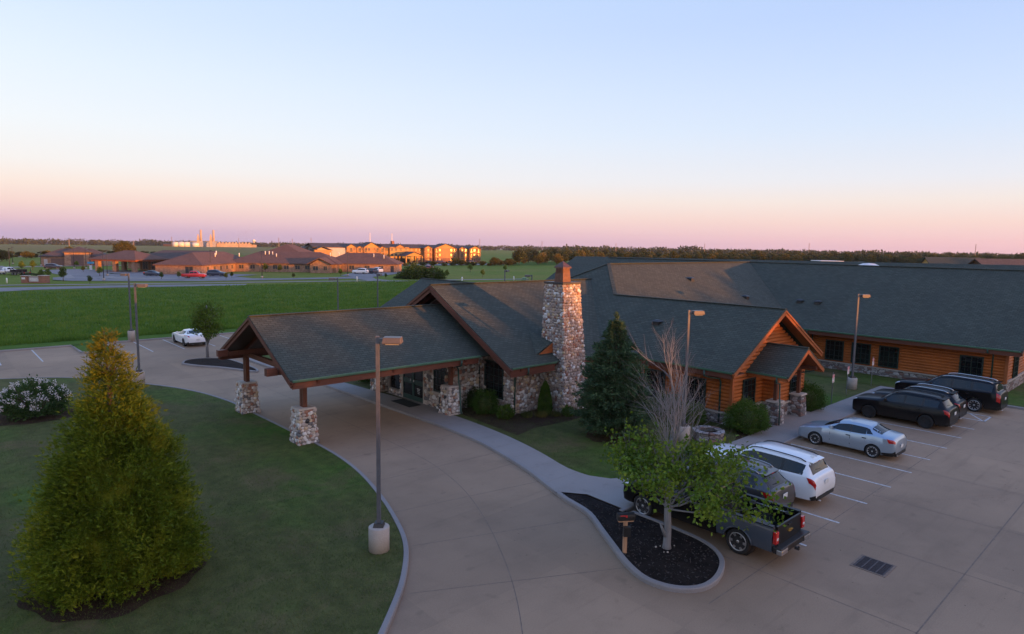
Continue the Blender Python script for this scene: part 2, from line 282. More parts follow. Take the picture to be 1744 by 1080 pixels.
# ------------------------------------------------------------------ mesh helpers
class MB:
    def __init__(s): s.v = []; s.f = []; s.sm = []; s.mi = []
    def add(s, vs, fs, smooth=False, mi=0):
        k = len(s.v); s.v.extend([tuple(map(float, p)) for p in vs])
        for f in fs: s.f.append([k + i for i in f]); s.sm.append(smooth); s.mi.append(mi)
        return s
    def box(s, x0, x1, y0, y1, z0, z1, mi=0):
        p = [(x, y, z) for z in (z0, z1) for y in (y0, y1) for x in (x0, x1)]
        return s.add(p, [(0, 2, 3, 1), (4, 5, 7, 6), (0, 1, 5, 4), (2, 6, 7, 3), (0, 4, 6, 2), (1, 3, 7, 5)], False, mi)
    def frustum(s, x0, x1, y0, y1, z0, X0, X1, Y0, Y1, z1):
        p = [(x0, y0, z0), (x1, y0, z0), (x0, y1, z0), (x1, y1, z0), (X0, Y0, z1), (X1, Y0, z1), (X0, Y1, z1), (X1, Y1, z1)]
        return s.add(p, [(0, 2, 3, 1), (4, 5, 7, 6), (0, 1, 5, 4), (2, 6, 7, 3), (0, 4, 6, 2), (1, 3, 7, 5)])
    def beam(s, p0, p1, w, h, up=(0, 0, 1)):                 # box along p0-p1; w sideways, h in the up direction, p on the centre line
        p0, p1, up = Vector(p0), Vector(p1), Vector(up); d = (p1 - p0).normalized(); sd = d.cross(up).normalized(); u = sd.cross(d)
        q = [p + sd * (w / 2 * i) + u * (h / 2 * j) for p in (p0, p1) for i, j in ((-1, -1), (1, -1), (1, 1), (-1, 1))]
        return s.add(q, [(0, 1, 2, 3), (4, 7, 6, 5), (0, 4, 5, 1), (1, 5, 6, 2), (2, 6, 7, 3), (3, 7, 4, 0)])
    def tube(s, pts, rad, n=8, smooth=True, caps=True):
        pts = [Vector(p) for p in pts]; rad = rad if isinstance(rad, (list, tuple)) else [rad] * len(pts); vs = []; fs = []; pu = None
        for i, p in enumerate(pts):
            d = (pts[min(i + 1, len(pts) - 1)] - pts[max(i - 1, 0)]).normalized()
            u = pu - d * pu.dot(d) if pu is not None else (Vector((1, 0, 0)) if abs(d.x) < .9 else Vector((0, 1, 0))); u = (u - d * u.dot(d)).normalized(); pu = u; w = d.cross(u)
            for k in range(n):
                a = 2 * math.pi * k / n; vs.append(p + (u * math.cos(a) + w * math.sin(a)) * rad[i])
        for i in range(len(pts) - 1):
            for k in range(n): fs.append((i * n + k, i * n + (k + 1) % n, (i + 1) * n + (k + 1) % n, (i + 1) * n + k))
        if caps: fs.append(tuple(reversed(range(n)))); fs.append(tuple(range((len(pts) - 1) * n, len(pts) * n)))
        return s.add(vs, fs, smooth)
    def lathe(s, prof, n=20, c=(0, 0, 0), axis='Z', smooth=True, a0=0):
        vs = []; fs = []; m = len(prof)
        for k in range(n):
            a = 2 * math.pi * k / n + a0
            for r, h in prof:
                q = (r * math.cos(a), r * math.sin(a), h) if axis == 'Z' else (r * math.cos(a), h, r * math.sin(a))
                vs.append((q[0] + c[0], q[1] + c[1], q[2] + c[2]))
        for k in range(n):
            for j in range(m - 1):
                q = (k * m + j, ((k + 1) % n) * m + j, ((k + 1) % n) * m + j + 1, k * m + j + 1)
                fs.append(q if axis == 'Z' else q[::-1])
        if prof[0][0] > 1e-4: fs.append(tuple(k * m for k in reversed(range(n))) if axis == 'Z' else tuple(k * m for k in range(n)))
        if prof[-1][0] > 1e-4: fs.append(tuple(k * m + m - 1 for k in range(n)) if axis == 'Z' else tuple(k * m + m - 1 for k in reversed(range(n))))
        return s.add(vs, fs, smooth)
    def poly(s, pts): return s.add(pts, [tuple(range(len(pts)))])
    def slab(s, pts, th, dirn=(0, 0, -1)):                   # polygon given by its top points (any plane), thickened along dirn
        d = Vector(dirn) * th; n = len(pts); P = [Vector(p) for p in pts]
        nn = Vector((0, 0, 0))
        for i in range(n): nn += P[i].cross(P[(i + 1) % n])
        if nn.dot(Vector(dirn)) > 0: P.reverse()
        return s.add(P + [p + d for p in P], [tuple(range(n)), tuple(reversed(range(n, 2 * n)))] + [(i, n + i, n + (i + 1) % n, (i + 1) % n) for i in range(n)])
    def prism(s, pts2, z0, z1): return s.slab([(x, y, z1) for x, y in pts2], z1 - z0)
    def pieces(s, name, mat, parent=None, **k):              # every unconnected piece becomes an object of its own
        root = list(range(len(s.v)))
        def fd(i):
            while root[i] != i: root[i] = root[root[i]]; i = root[i]
            return i
        for f in s.f:
            for j in f[1:]: root[fd(j)] = fd(f[0])
        g = {}
        for f, sm in zip(s.f, s.sm): g.setdefault(fd(f[0]), []).append((f, sm))
        res = []
        for fs in g.values():
            ids = sorted({i for f, _ in fs for i in f}); mp = {i: n for n, i in enumerate(ids)}; m = MB(); m.v = [s.v[i] for i in ids]
            for f, sm in fs: m.f.append([mp[i] for i in f]); m.sm.append(sm); m.mi.append(0)
            res.append(m.obj(name, mat, parent, **k))
        return res
    def obj(s, name, mat, parent=None, loc=None, rotz=0, bevel=0):
        me = bpy.data.meshes.new(name); me.from_pydata(s.v, [], s.f); me.polygons.foreach_set('use_smooth', s.sm)
        mats = mat if isinstance(mat, (list, tuple)) else [mat]
        for m in mats: me.materials.append(MATS[m] if isinstance(m, str) else m)
        if len(mats) > 1: me.polygons.foreach_set('material_index', s.mi)
        auto_uv(me); me.update()
        o = bpy.data.objects.new(name, me); C.objects.link(o)
        if parent: o.parent = parent
        if loc: o.location = loc
        o.rotation_euler.z = rotz
        if bevel:
            b = o.modifiers.new('bevel', 'BEVEL'); b.width = bevel; b.segments = 2; b.limit_method = 'ANGLE'
        return o

def auto_uv(me):                                             # metres: u along the horizontal of each face, v up its slope
    n = len(me.loops)
    if n == 0: return
    uvl = me.uv_layers.new(name='uv'); co = np.empty(len(me.vertices) * 3); me.vertices.foreach_get('co', co); co = co.reshape(-1, 3)
    vi = np.empty(n, dtype=np.int32); me.loops.foreach_get('vertex_index', vi)
    nr = np.empty(len(me.polygons) * 3); me.polygons.foreach_get('normal', nr); nr = nr.reshape(-1, 3)
    lt = np.empty(len(me.polygons), dtype=np.int32); me.polygons.foreach_get('loop_total', lt); NRM = np.repeat(nr, lt, axis=0)
    h = np.stack([-NRM[:, 1], NRM[:, 0], np.zeros(n)], 1); l = np.linalg.norm(h, axis=1); flat = l < .05; h[flat] = (1, 0, 0); l[flat] = 1; h /= l[:, None]
    v = np.cross(NRM, h); P = co[vi]; uv = np.stack([(P * h).sum(1), (P * v).sum(1)], 1); uvl.data.foreach_set('uv', uv.astype(np.float32).ravel())

def fastmesh(name, V, F, mat, parent=None, loc=None, rotz=0, smooth=False):   # V (n,3), F (m,k) arrays
    me = bpy.data.meshes.new(name); m, k = F.shape; me.vertices.add(len(V)); me.vertices.foreach_set('co', V.astype(np.float32).ravel())
    me.loops.add(m * k); me.loops.foreach_set('vertex_index', F.astype(np.int32).ravel()); me.polygons.add(m)
    me.polygons.foreach_set('loop_start', np.arange(0, m * k, k, dtype=np.int32)); me.polygons.foreach_set('loop_total', np.full(m, k, dtype=np.int32))
    if smooth: me.polygons.foreach_set('use_smooth', np.ones(m, dtype=bool))
    me.update(calc_edges=True); me.materials.append(MATS[mat]); o = bpy.data.objects.new(name, me); C.objects.link(o)
    if parent: o.parent = parent
    if loc is not None: o.location = loc
    o.rotation_euler.z = rotz
    return o

def thing(name, label, cat, loc=(0, 0, 0), rotz=0, group=None):
    o = bpy.data.objects.new(name, None); C.objects.link(o); o.location = loc; o.rotation_euler.z = rotz; o.empty_display_size = .3
    return tag(o, label, cat, group)
def tag(o, label, cat, group=None, kind=None):
    if label: o['label'] = label
    if cat: o['category'] = cat
    if group: o['group'] = group
    if kind: o['kind'] = kind
    return o
def struct(o): o['kind'] = 'structure'; return o
def stuff(o, label, cat): o['kind'] = 'stuff'; o['label'] = label; o['category'] = cat; return o
def dup(root, loc, rotz=0, label=None, scale=1, group=None):
    r = root.copy(); C.objects.link(r); r.location = loc; r.rotation_euler.z = rotz
    if scale != 1: r.scale = scale if isinstance(scale, tuple) else (scale,) * 3
    if label: r['label'] = label
    if group: r['group'] = group
    for ch in list(root.children):
        c = ch.copy(); C.objects.link(c); c.parent = r
        for gc in list(ch.children):
            d = gc.copy(); C.objects.link(d); d.parent = c
    return r
def smoothline(pts, n=6):                                    # Catmull-Rom through 2D points
    P = [np.array(p, float) for p in pts]; o = []
    for i in range(len(P) - 1):
        p0, p1, p2, p3 = P[max(i - 1, 0)], P[i], P[i + 1], P[min(i + 2, len(P) - 1)]
        for k in range(n):
            t = k / n; o.append(.5 * (2 * p1 + (p2 - p0) * t + (2 * p0 - 5 * p1 + 4 * p2 - p3) * t * t + (3 * p1 - p0 - 3 * p2 + p3) * t ** 3))
    o.append(P[-1]); return [tuple(p) for p in o]
def ribbon(pts, off0, off1):                                 # offsets to the left of travel; returns two polylines
    P = np.array(pts); d = np.gradient(P, axis=0); d /= np.linalg.norm(d, axis=1)[:, None] + 1e-9; nrm = np.stack([-d[:, 1], d[:, 0]], 1)
    return P + nrm * off0, P + nrm * off1
def kerb(mb, pts, w=.16, h=.14, z0=-.02, side=1):
    A, B = ribbon(pts, 0, w * side); n = len(pts); a = A.tolist(); b = B.tolist(); ins = (np.array(A) * .85 + np.array(B) * .15).tolist()
    vs = [(*p, z0) for p in a] + [(*p, h - .03) for p in a] + [(*p, h) for p in ins] + [(*p, h) for p in b] + [(*p, z0) for p in b]; fs = []
    for r in range(4):
        for i in range(n - 1):
            q = (r * n + i, r * n + i + 1, (r + 1) * n + i + 1, (r + 1) * n + i); fs.append(q if side < 0 else q[::-1])
    fs += [tuple(r * n for r in range(5)), tuple(r * n + n - 1 for r in reversed(range(5)))]
    mb.add(vs, fs)
def strip(mb, pts, w, z):
    A, B = ribbon(pts, -w / 2, w / 2); n = len(pts); mb.add([(*p, z) for p in A.tolist()] + [(*p, z) for p in B.tolist()], [(i, i + 1, n + i + 1, n + i) for i in range(n - 1)])
LOT = dict(rotz=AZ)                                          # objects whose mesh is in lodge axes (a, b, z)

# ------------------------------------------------------------------ leaves
def leaves(P, D, ln, wd, rng, flat=0.0, up=None):
    """one pointed four-corner leaf at each point of P growing along D"""
    n = len(P); D = D / (np.linalg.norm(D, axis=1)[:, None] + 1e-9); rv = rng.normal(size=(n, 3))
    if up is not None: rv = rv * (1 - flat) + np.asarray(up) * flat
    S = np.cross(D, rv); S /= np.linalg.norm(S, axis=1)[:, None] + 1e-9; ln = np.broadcast_to(ln, n)[:, None]; wd = np.broadcast_to(wd, n)[:, None]
    V = np.stack([P, P + D * ln * .45 + S * wd / 2, P + D * ln, P + D * ln * .45 - S * wd / 2], 1).reshape(-1, 3)
    return V, np.arange(n * 4).reshape(n, 4)
def rdir(rng, n): d = rng.normal(size=(n, 3)); return d / np.linalg.norm(d, axis=1)[:, None]
# ------------------------------------------------------------------ setting: ground, drive, lawns, kerbs
BIG = 9000
mb = MB(); n = 24
ringr = [0, 60, 160, 450, 1200, 3000, BIG]
def ZG(r): return float(np.interp(r, [0, 450, 1200, 3000, 9000], [-.06, -.06, -4, -12, -70]))
for i in range(len(ringr) - 1):
    for k in range(48):
        a0, a1 = 2 * math.pi * k / 48, 2 * math.pi * (k + 1) / 48
        q = [(ringr[j] * math.cos(a), ringr[j] * math.sin(a), ZG(ringr[j])) for j, a in ((i, a0), (i + 1, a0), (i + 1, a1), (i, a1))]
        mb.poly(q[1:] if i == 0 else q)
struct(mb.obj('ground', 'far_grass'))
# tall green field between the lot and the far road; rough and mown, both lie on the ground sheet
mb = MB(); mb.poly([(-260, 68.6, -.02), (48, 68.6, -.02), (120, 68.6, -.02), (175, 118, -.02), (121, 126.2, -.02), (80, 136, -.02), (50, 144.5, -.02), (10, 145.8, -.02), (-260, 147, -.02)])
struct(mb.obj('field', 'field_grass', **LOT))
mb = MB(); mb.poly([(-60, -25, 0), (49.4, -25, 0), (49.4, 20, 0), (49.4, 68.5, 0), (-60, 68.5, 0)])
struct(mb.obj('parking_lot', 'drive_concrete', **LOT))
# grass island on the left of the drive
isl = smoothline([(-14, 62), (-6, 58.5), (3.38, 54.72), (7.3, 52.12), (10.24, 47.66), (12.2, 43.3), (13.05, 39), (13.18, 35), (13.28, 31), (13.35, 28.3), (13.27, 25.6), (12.95, 23.2),
                  (12.35, 20.7), (11.65, 18.5), (10.9, 16.7), (9.9, 15.2), (8.7, 13.85), (6.5, 11.8), (3, 9), (-4, 4.5), (-14, 0)], 6)
mb = MB(); mb.poly([(x, y, .115) for x, y in [*ribbon(isl, 0, -.08)[1].tolist(), (-60, -20), (-60, 62)]]); struct(mb.obj('lawn', 'lawn', **LOT))
mb = MB(); kerb(mb, isl, side=-1)
# lodge grounds
drv = smoothline([(19.0, 56), (18.9, 50.4), (19.25, 44.3), (19.4, 39), (19.5, 33), (19.6, 28.2), (19.58, 26.3), (19.4, 23.6), (18.95, 21.2), (18.4, 19), (17.85, 17.4), (17.35, 15.9)], 5)
bed = smoothline([(17.35, 15.9), (17.0, 14.5), (16.45, 13.0), (15.6, 11.75), (14.9, 10.75)], 5)   # replaced below by traced pixels
bedpx = [(971, 860), (1000, 879), (1022, 909), (1041, 935), (1063, 964), (1092.6, 990), (1129.6, 1005), (1166.7, 1010.7), (1200, 1007), (1222, 994), (1233, 975.5), (1233, 957), (1218.5, 938.5), (1192.6, 922), (1159, 907), (1122, 892), (1079.6, 875.5)]
def toab(p): return (p[0] * _a[0] + p[1] * _a[1], p[0] * _b[0] + p[1] * _b[1])
bed = smoothline([toab(G(*p)) for p in bedpx], 4)
kerb(mb, drv + bed[1:], side=1)
stall = [(bed[-1][0] - .02, bed[-1][1]), (18.2, 13.75), (49.3, 13.75)]
kerb(mb, [(18.1, 13.75), (30, 13.75), (49.3, 13.75)], side=1)
kerb(mb, [(49.4, 13.75), (49.4, 0), (49.4, -25)], side=1)
nlot = [(-60, 68.5), (9.34, 68.4), (9.34, 63.9), (9.9, 63.0), (11.2, 62.7), (11.9, 63.6), (11.9, 68.4), (49, 68.5)]
kerb(mb, nlot, side=1)
tri = smoothline([(14.3, 53.4), (14.9, 54.7), (16, 55.0), (17.3, 54.2), (17.9, 52.6), (18.05, 48.3), (17.6, 46.9), (16.8, 48.5), (16.0, 50.2), (14.9, 51.9), (14.3, 53.4)], 5)
kerb(mb, tri[::-1], side=1)
struct(mb.obj('kerb', 'kerb_concrete', **LOT))
mb = MB(); mb.poly([(x, y, .105) for x, y in ribbon(tri[::-1], 0, .1)[1].tolist()]); struct(mb.obj('mulch_bed', 'mulch', **LOT))
inner = smoothline([(19.6, 57), (20.3, 46), (20.6, 40.7), (20.95, 36.3), (21.3, 32), (21.3, 27.4), (21.13, 24.3), (20.84, 22.1), (20.4, 20), (20.0, 18.6), (19.85, 17.4), (20.3, 16.1), (21.4, 15.45)], 5)
lawn2 = [(x, y) for x, y in inner] + [(49.3, 15.45), (49.3, 60), (19.6, 60)]
mb = MB(); mb.poly([(x, y, .118) for x, y in lawn2]); mb.poly([(49.45, 60, .118), (49.45, 15.6, .118), (49.45, -25, .118), (120, -25, .118), (120, 60, .118)]); struct(mb.obj('lawn', 'lawn', **LOT))
mb = MB(); mb.poly([(9.5, 68.35, .1), (9.5, 64, .1), (10, 63.2, .1), (11.1, 62.9, .1), (11.75, 63.7, .1), (11.75, 68.35, .1)]); mb.poly([(-60, 68.6, .1), (49, 68.6, .1), (49, 71.6, .1), (-60, 71.6, .1)])
struct(mb.obj('mown_verge', 'field_grass', **LOT))
bi = ribbon(bed, 0, .16)[1].tolist()
mb = MB(); mb.poly([(x, y, .10) for x, y in bi + [(18.25, 13.9), (18.29, 15.6), (17.55, 16.6)]]); struct(mb.obj('mulch_bed', 'mulch', **LOT))
# pavement: along the drive and in front of the stalls
dl = ribbon(drv, 0, .155)[1].tolist()
walk = [p for p in dl if p[1] > 16.1] + [(17.55, 16.6), (18.29, 15.6), (18.25, 13.91), (49.28, 13.91), (49.28, 15.45)] + [p for p in inner[::-1]]
mb = MB()
dlA = np.array(dl); inA = np.array(inner); bs_ = list(np.linspace(55.8, 17.4, 60))
ax = lambda A_, b_: float(np.interp(b_, A_[::-1, 1], A_[::-1, 0]))
for b0, b1 in zip(bs_, bs_[1:]): mb.poly([(ax(dlA, b0), b0, .142), (ax(dlA, b1), b1, .142), (ax(inA, b1), b1, .142), (ax(inA, b0), b0, .142)])
mb.poly([(ax(dlA, 17.4), 17.4, .142), (17.55, 16.6, .142), (18.29, 15.6, .142), (19.9, 16.9, .142), (ax(inA, 17.4), 17.4, .142)]); mb.poly([(18.29, 15.6, .142), (18.25, 13.91, .142), (21.5, 13.91, .142), (21.5, 15.45, .142), (20.3, 16.1, .142), (19.9, 16.9, .142)]); mb.poly([(21.5, 13.91, .142), (49.28, 13.91, .142), (49.28, 15.45, .142), (21.5, 15.45, .142)])
mb.poly([(33.2, 15.45, .1425), (37.9, 15.45, .1425), (37.9, 17, .1425), (33.2, 17, .1425)]); mb.poly([(49.45, 12.2, .142), (49.45, 10.9, .142), (62, 10.9, .142), (62, 12.2, .142)])
mb.poly([(21.32, 29.0, .1415), (21.6, 29.0, .1415), (21.6, 35.2, .1415), (21.32, 35.2, .1415)])
struct(mb.obj('pavement', 'walk_concrete', **LOT))
# painted bay lines
mb = MB()
def line(p, q, w=.10): strip(mb, [p, ((p[0] + q[0]) / 2, (p[1] + q[1]) / 2), q], w, .004)
for a in (20.72, 23.4, 26.04, 28.66, 31.28, 33.92, 36.6, 39.25, 41.75, 44.2, 45.75): line((a, 13.6), (a, 8.3))
for k in range(5): b = 8.4 + k * 1.1; line((44.2, b), (45.75, b + 1.0), .09)
line((44.15, 8.35), (45.8, 8.35))
for a in (-6.4, -3.8, -1.2, 1.4, 3.9, 6.48, 14.2, 16.7, 19.3, 21.9, 24.5): line((a, 68.2), (a, 61.2))
struct(mb.obj('bay_lines', 'line_paint', **LOT))
# sawn joints of the concrete
mb = MB()
def jl(pts, w=.028): strip(mb, pts, w, .003)
def seg(p, q, k=8): return [(p[0] + (q[0] - p[0]) * i / k, p[1] + (q[1] - p[1]) * i / k) for i in range(k + 1)]
jl(seg((9.2, 4.36), (49.3, 4.36)), .035); jl(seg((15.2, 8.55), (49.3, 8.55)), .026); jl(seg((9, 0.1), (49.3, 0.1)))
for a in (18.0, 22.5, 27.2, 31.8, 36.4, 41.0, 45.6): jl(seg((a, 13.7), (a, -24)), .024)
mid = smoothline([(16.4, 58), (16.2, 50), (16.25, 40), (16.3, 30), (16.15, 24), (15.55, 20.5), (14.6, 17.8), (13.2, 15.0), (11.6, 12.4), (9.7, 10.0), (7.0, 7.2)], 6); jl(mid, .024)
for b in (25.5, 29.6, 33.7, 37.8, 41.9, 46): jl(seg((13.4, b), (19.4, b)), .022)
for p, q in (((12.9, 22.3), (19.2, 21.9)), ((12.0, 19.2), (18.2, 18.0)), ((11.0, 16.6), (17.0, 14.3)), ((9.3, 14.3), (15.2, 11.2)), ((7.2, 12.2), (13.6, 8.0))): jl(seg(p, q), .024)
for b in (50, 54.5, 59): jl(seg((-40, b + 4), (14, b)), .024)
struct(mb.obj('pavement_joints', 'joint', **LOT))
mb = MB(); rc_ = np.random.default_rng(12)                    # hairline cracks
for (p, q) in (((27.2, 7.2), (35.0, 3.2)), ((36.4, 8.0), (44.5, 5.0)), ((-6.5, 66), (-9.5, 58)), ((14.2, 27.5), (18.9, 30.8)), ((4.2, 65), (7.4, 58.6))):
    k = 26; n_ = np.cumsum(rc_.normal(0, .05, k + 1)); n_ -= np.linspace(0, n_[-1], k + 1); d_ = np.array([q[0] - p[0], q[1] - p[1]]); pn = np.array([-d_[1], d_[0]]) / np.linalg.norm(d_); strip(mb, [tuple(np.array(p) + d_ * i / k + pn * n_[i]) for i in range(k + 1)], .009, .0034)
struct(mb.obj('pavement_cracks', 'joint', **LOT))
mb = MB()
for i in range(30):                                           # joints across the footpaths
    b = 17.5 + i * 1.55; A = 19.62 if b > 24 else np.interp(b, [17.5, 19, 21.2, 24], [18.0, 18.55, 19.1, 19.6]); E_ = float(np.interp(b, [18, 20, 22, 24, 27, 36, 41, 50], [19.95, 20.4, 20.8, 21.1, 21.25, 20.95, 20.6, 20.1]))
    strip(mb, seg((A, b), (E_, b), 2), .014, .146)
for i in range(17): strip(mb, seg((19.8 + i * 1.8, 13.93), (19.8 + i * 1.8, 15.4), 2), .014, .146)
struct(mb.obj('footpath_joints', 'crack', **LOT))
# bark rings round plants
mb = MB()
def blob(c, r, rx=1.0, z=.125, k=72):
    ph = RNG.uniform(0, 6, 3); return [(c[0] + rx * r * (1 + .05 * math.sin(2 * t + ph[0]) + .03 * math.sin(5 * t + ph[1]) + .04 * math.sin(9 * t + ph[2])) * math.cos(t), c[1] + r * (1 + .05 * math.sin(2 * t + ph[0]) + .03 * math.sin(5 * t + ph[1]) + .0 * math.sin(3 * t + ph[2]) + .04 * math.sin(9 * t + ph[2])) * math.sin(t), z) for t in np.linspace(0, 2 * math.pi, k, endpoint=False)]
for c, r, rx in (((25.1, 19.85), 1.25, 1.1), ((4.0, 42.2), 1.95, 1.2), ((3.6, 20.25), 2.2, 1.0)): mb.poly(blob(c, r, rx))
mb.poly([(21.5, 23.0, .121), (23.0, 23.4, .121), (25.5, 23.2, .121), (29.5, 23.5, .121), (31.5, 23.5, .121), (31.5, 16.6, .121), (29.3, 15.5, .121), (33.2, 15.47, .121), (33.2, 17.1, .121), (31.6, 17.1, .121), (31.6, 26, .121), (24, 26.1, .121), (24, 29, .121), (21.9, 29, .121)])
struct(mb.obj('bark_bed', 'bark_mulch', **LOT))
# far road, path and lots
mb = MB()
def gp(pts, z): return [(*G(*p)[:2], z) for p in pts]
mb.poly(gp([(-260, 505), (0, 496.5), (60, 493.5), (200, 489.5), (300, 488), (420, 485.6), (420, 483.6), (300, 484.6), (200, 486), (60, 489), (0, 490), (-260, 497)], .0)); struct(mb.obj('road', 'asphalt'))
mb = MB(); mb.poly(gp([(-200, 493), (0, 486.6), (200, 484.5), (400, 481.8), (540, 480), (900, 475.8), (900, 474.8), (540, 478.9), (400, 480.6), (200, 483.3), (0, 485.4), (-200, 491.5)], .02))
mb.poly(gp([(0, 456.5), (70, 454.3), (240, 452.3), (240, 451.5), (70, 453.2), (0, 455.2)], .02)); struct(mb.obj('path', 'walk_concrete'))
mb = MB(); mb.poly(gp([(90, 476.5), (120, 478.6), (340, 479), (440, 477.4), (600, 474.5), (640, 479.5), (668, 480), (700, 479.2), (668, 477.8), (640, 475.3), (634, 472), (668, 467.6), (694, 462.3), (690, 459.4), (640, 458.6), (608, 463.5), (580, 469.3), (600, 471), (560, 472.6), (480, 474.2), (430, 474.2), (400, 471), (440, 468.3), (370, 466), (300, 465.4), (240, 461.5), (130, 458.5), (100, 459), (70, 461), (95, 467), (125, 470), (90, 473)], .03))
mb.poly(gp([(-80, 467), (0, 467), (14, 464), (15, 457), (5, 453), (-80, 452)], .03)); mb.poly(gp([(610, 452.3), (690, 452.6), (870, 450.6), (870, 448.6), (690, 449.8), (610, 449)], .03)); struct(mb.obj('far_parking_lot', 'asphalt'))
mb = MB()
for pts, z in (([(164, 472.3), (196, 475.0), (240, 475.5), (372, 475.4), (368, 473.4), (250, 473.6), (200, 472.6), (190, 470)], .06), ([(120, 468), (128, 473.2), (116, 474.5), (104, 471)], .06)): mb.poly(gp(pts, z))
struct(mb.obj('planting_island', 'kerb_concrete'))
# fields beyond: pale hay ground climbing gently to the horizon (one low rise)
mb = MB(); mb.poly(gp([(560, 452.6), (960, 452), (960, 446), (700, 446.3), (560, 447.6)], -.03)); struct(mb.obj('meadow', 'field_grass'))
mb = MB()
def sector(mb, a0, a1, rs, dz):
    k = 24
    for i in range(len(rs) - 1):
        for j in range(k):
            t0, t1 = R(a0 + (a1 - a0) * j / k), R(a0 + (a1 - a0) * (j + 1) / k); r0, r1 = rs[i], rs[i + 1]
            mb.poly([(r1 * math.sin(t0), r1 * math.cos(t0), ZG(r1) + dz), (r0 * math.sin(t0), r0 * math.cos(t0), ZG(r0) + dz), (r0 * math.sin(t1), r0 * math.cos(t1), ZG(r0) + dz), (r1 * math.sin(t1), r1 * math.cos(t1), ZG(r1) + dz)])
sector(mb, -60, -12, [470, 700, 950, 1200, 1600], .06); struct(mb.obj('hay_field', 'hay'))
mb = MB(); mb.poly(gp([(-100, 436.5), (70, 438), (260, 439.5), (310, 440), (310, 438.2), (200, 436.8), (0, 433.5), (-100, 432)], -.02)); struct(mb.obj('bare_field', 'soil_tan'))

# ------------------------------------------------------------------ grass blades (foreground lawns) and tall field grass
def blade_mesh(name, P, h, wdt, mat, rng, lean=.35):
    n = len(P); th = rng.uniform(0, 2 * math.pi, n); S = np.stack([np.cos(th), np.sin(th), 0 * th], 1) * (wdt / 2); hh = (h * rng.uniform(.5, 1.2, n))[:, None]
    tip = P + np.stack([rng.normal(0, lean, n), rng.normal(0, lean, n), np.ones(n)], 1) * hh
    V = np.stack([P - S, P + S, tip], 1).reshape(-1, 3); return fastmesh(name, V, np.arange(n * 3).reshape(n, 3), mat, rotz=AZ)
def inside(P, poly):
    x, y = P[:, 0], P[:, 1]; r = np.zeros(len(P), bool); q = np.array(poly); j = len(q) - 1
    for i in range(len(q)):
        xi, yi, xj, yj = *q[i], *q[j]; r ^= ((yi > y) != (yj > y)) & (x < (xj - xi) * (y - yi) / (yj - yi + 1e-12) + xi); j = i
    return r
def clumpy(rng, n, x0, x1, y0, y1):
    P = np.stack([rng.uniform(x0, x1, n), rng.uniform(y0, y1, n)], 1); return P
rg = np.random.default_rng(3)
P = clumpy(rg, 330000, -12, 13.4, 6, 46); lawnpoly = [tuple(p) for p in ribbon(isl, 0, -.2)[1].tolist()] + [(-60, -20), (-60, 62)]
P = P[inside(P, lawnpoly)]; X = P @ np.stack([_a[:2], _b[:2]]); dist = np.hypot(X[:, 0], X[:, 1]); P = P[(rg.uniform(0, 1, len(P)) < np.clip(20 / dist, .25, 1) ** 1.3) & (X[:, 1] > 11)]
P2 = clumpy(rg, 60000, 19.6, 34, 15.3, 29); P2 = P2[inside(P2, lawn2)]; P2 = P2[(P2[:, 0] < 31.4) | (P2[:, 1] < 17)]; P2 = P2[~((P2[:, 0] > 23.8) & (P2[:, 1] > 24))]
PP = np.concatenate([P, P2]); stuff(blade_mesh('lawn_grass', np.concatenate([PP, np.full((len(PP), 1), .112)], 1), .055, .016, 'blade', rg, .6), 'short mown grass of the lawns around the drive', 'grass')
P = clumpy(rg, 330000, -75, 100, 71.2, 143); X = P @ np.stack([_a[:2], _b[:2]]); P = P[(X[:, 0] < 90) & (X[:, 0] > -95) & (X[:, 0] > -.85 * X[:, 1]) & (rg.uniform(0, 1, len(P)) < np.clip(78 / P[:, 1], 0, 1) ** 2.2)]
stuff(blade_mesh('tall_grass', np.concatenate([P, np.full((len(P), 1), -.03)], 1), .34, .10, 'tall_blade', rg, .35), 'tall green field grass beyond the car park', 'grass')
P = clumpy(rg, 9000, -45, 40, 71.4, 72.6); stuff(blade_mesh('rough_grass', np.concatenate([P, np.full((len(P), 1), .0)], 1), .55, .06, 'tall_blade', rg, .3), 'ragged uncut grass edge above the mown verge', 'grass')
# ------------------------------------------------------------------ the lodge (one building, meshes in lodge axes)
lodge = thing('log_lodge', 'log and river stone lodge with green shingle roofs and a drive-through canopy', 'building', (0, 0, 0), AZ)
S_ = .549
Hz = lambda a: 3.30 + S_ * (a - 30.2); Pz = lambda b: 8.27 - .55 * (32 - b); Pz2 = lambda b: 8.27 - .55 * (b - 32)
G1 = lambda b: 7.15 - .548 * (32 - b); G2 = lambda b: 7.15 - .548 * (b - 32); W1 = lambda a: 6.26 - .549 * (a - 35.6)
R1 = lambda a: 3.25 + .55 * (a - 52.2); R2 = lambda a: 8.255 - .55 * (a - 61.3)
TH = .10
def plane_pts(pts, f): return [(x, y, f(x, y)) for x, y in pts]
rf = MB()
def roofface(mb, pts, f, th=TH): mb.slab(plane_pts(pts, f), th)
roofface(rf, [(30.2, 16.25), (30.2, 24.97), (37.2, 32), (39.25, 32), (35.6, 28.35), (35.6, 16.25)], lambda x, y: Hz(x))
roofface(rf, [(35.6, 16.25), (35.6, 28.35), (41.0, 22.96), (41.0, 16.25)], lambda x, y: W1(x))
roofface(rf, [(39.25, 32), (61.3, 32), (52.2, 22.9), (41.0, 22.96), (35.6, 28.35)], lambda x, y: Pz(y))
roofface(rf, [(39.25, 32), (37.2, 32), (30.2, 39.03), (30.2, 52), (35.6, 52), (35.6, 35.65)], lambda x, y: Hz(x))
roofface(rf, [(35.6, 52), (41, 52), (41, 41.04), (35.6, 35.65)], lambda x, y: W1(x))
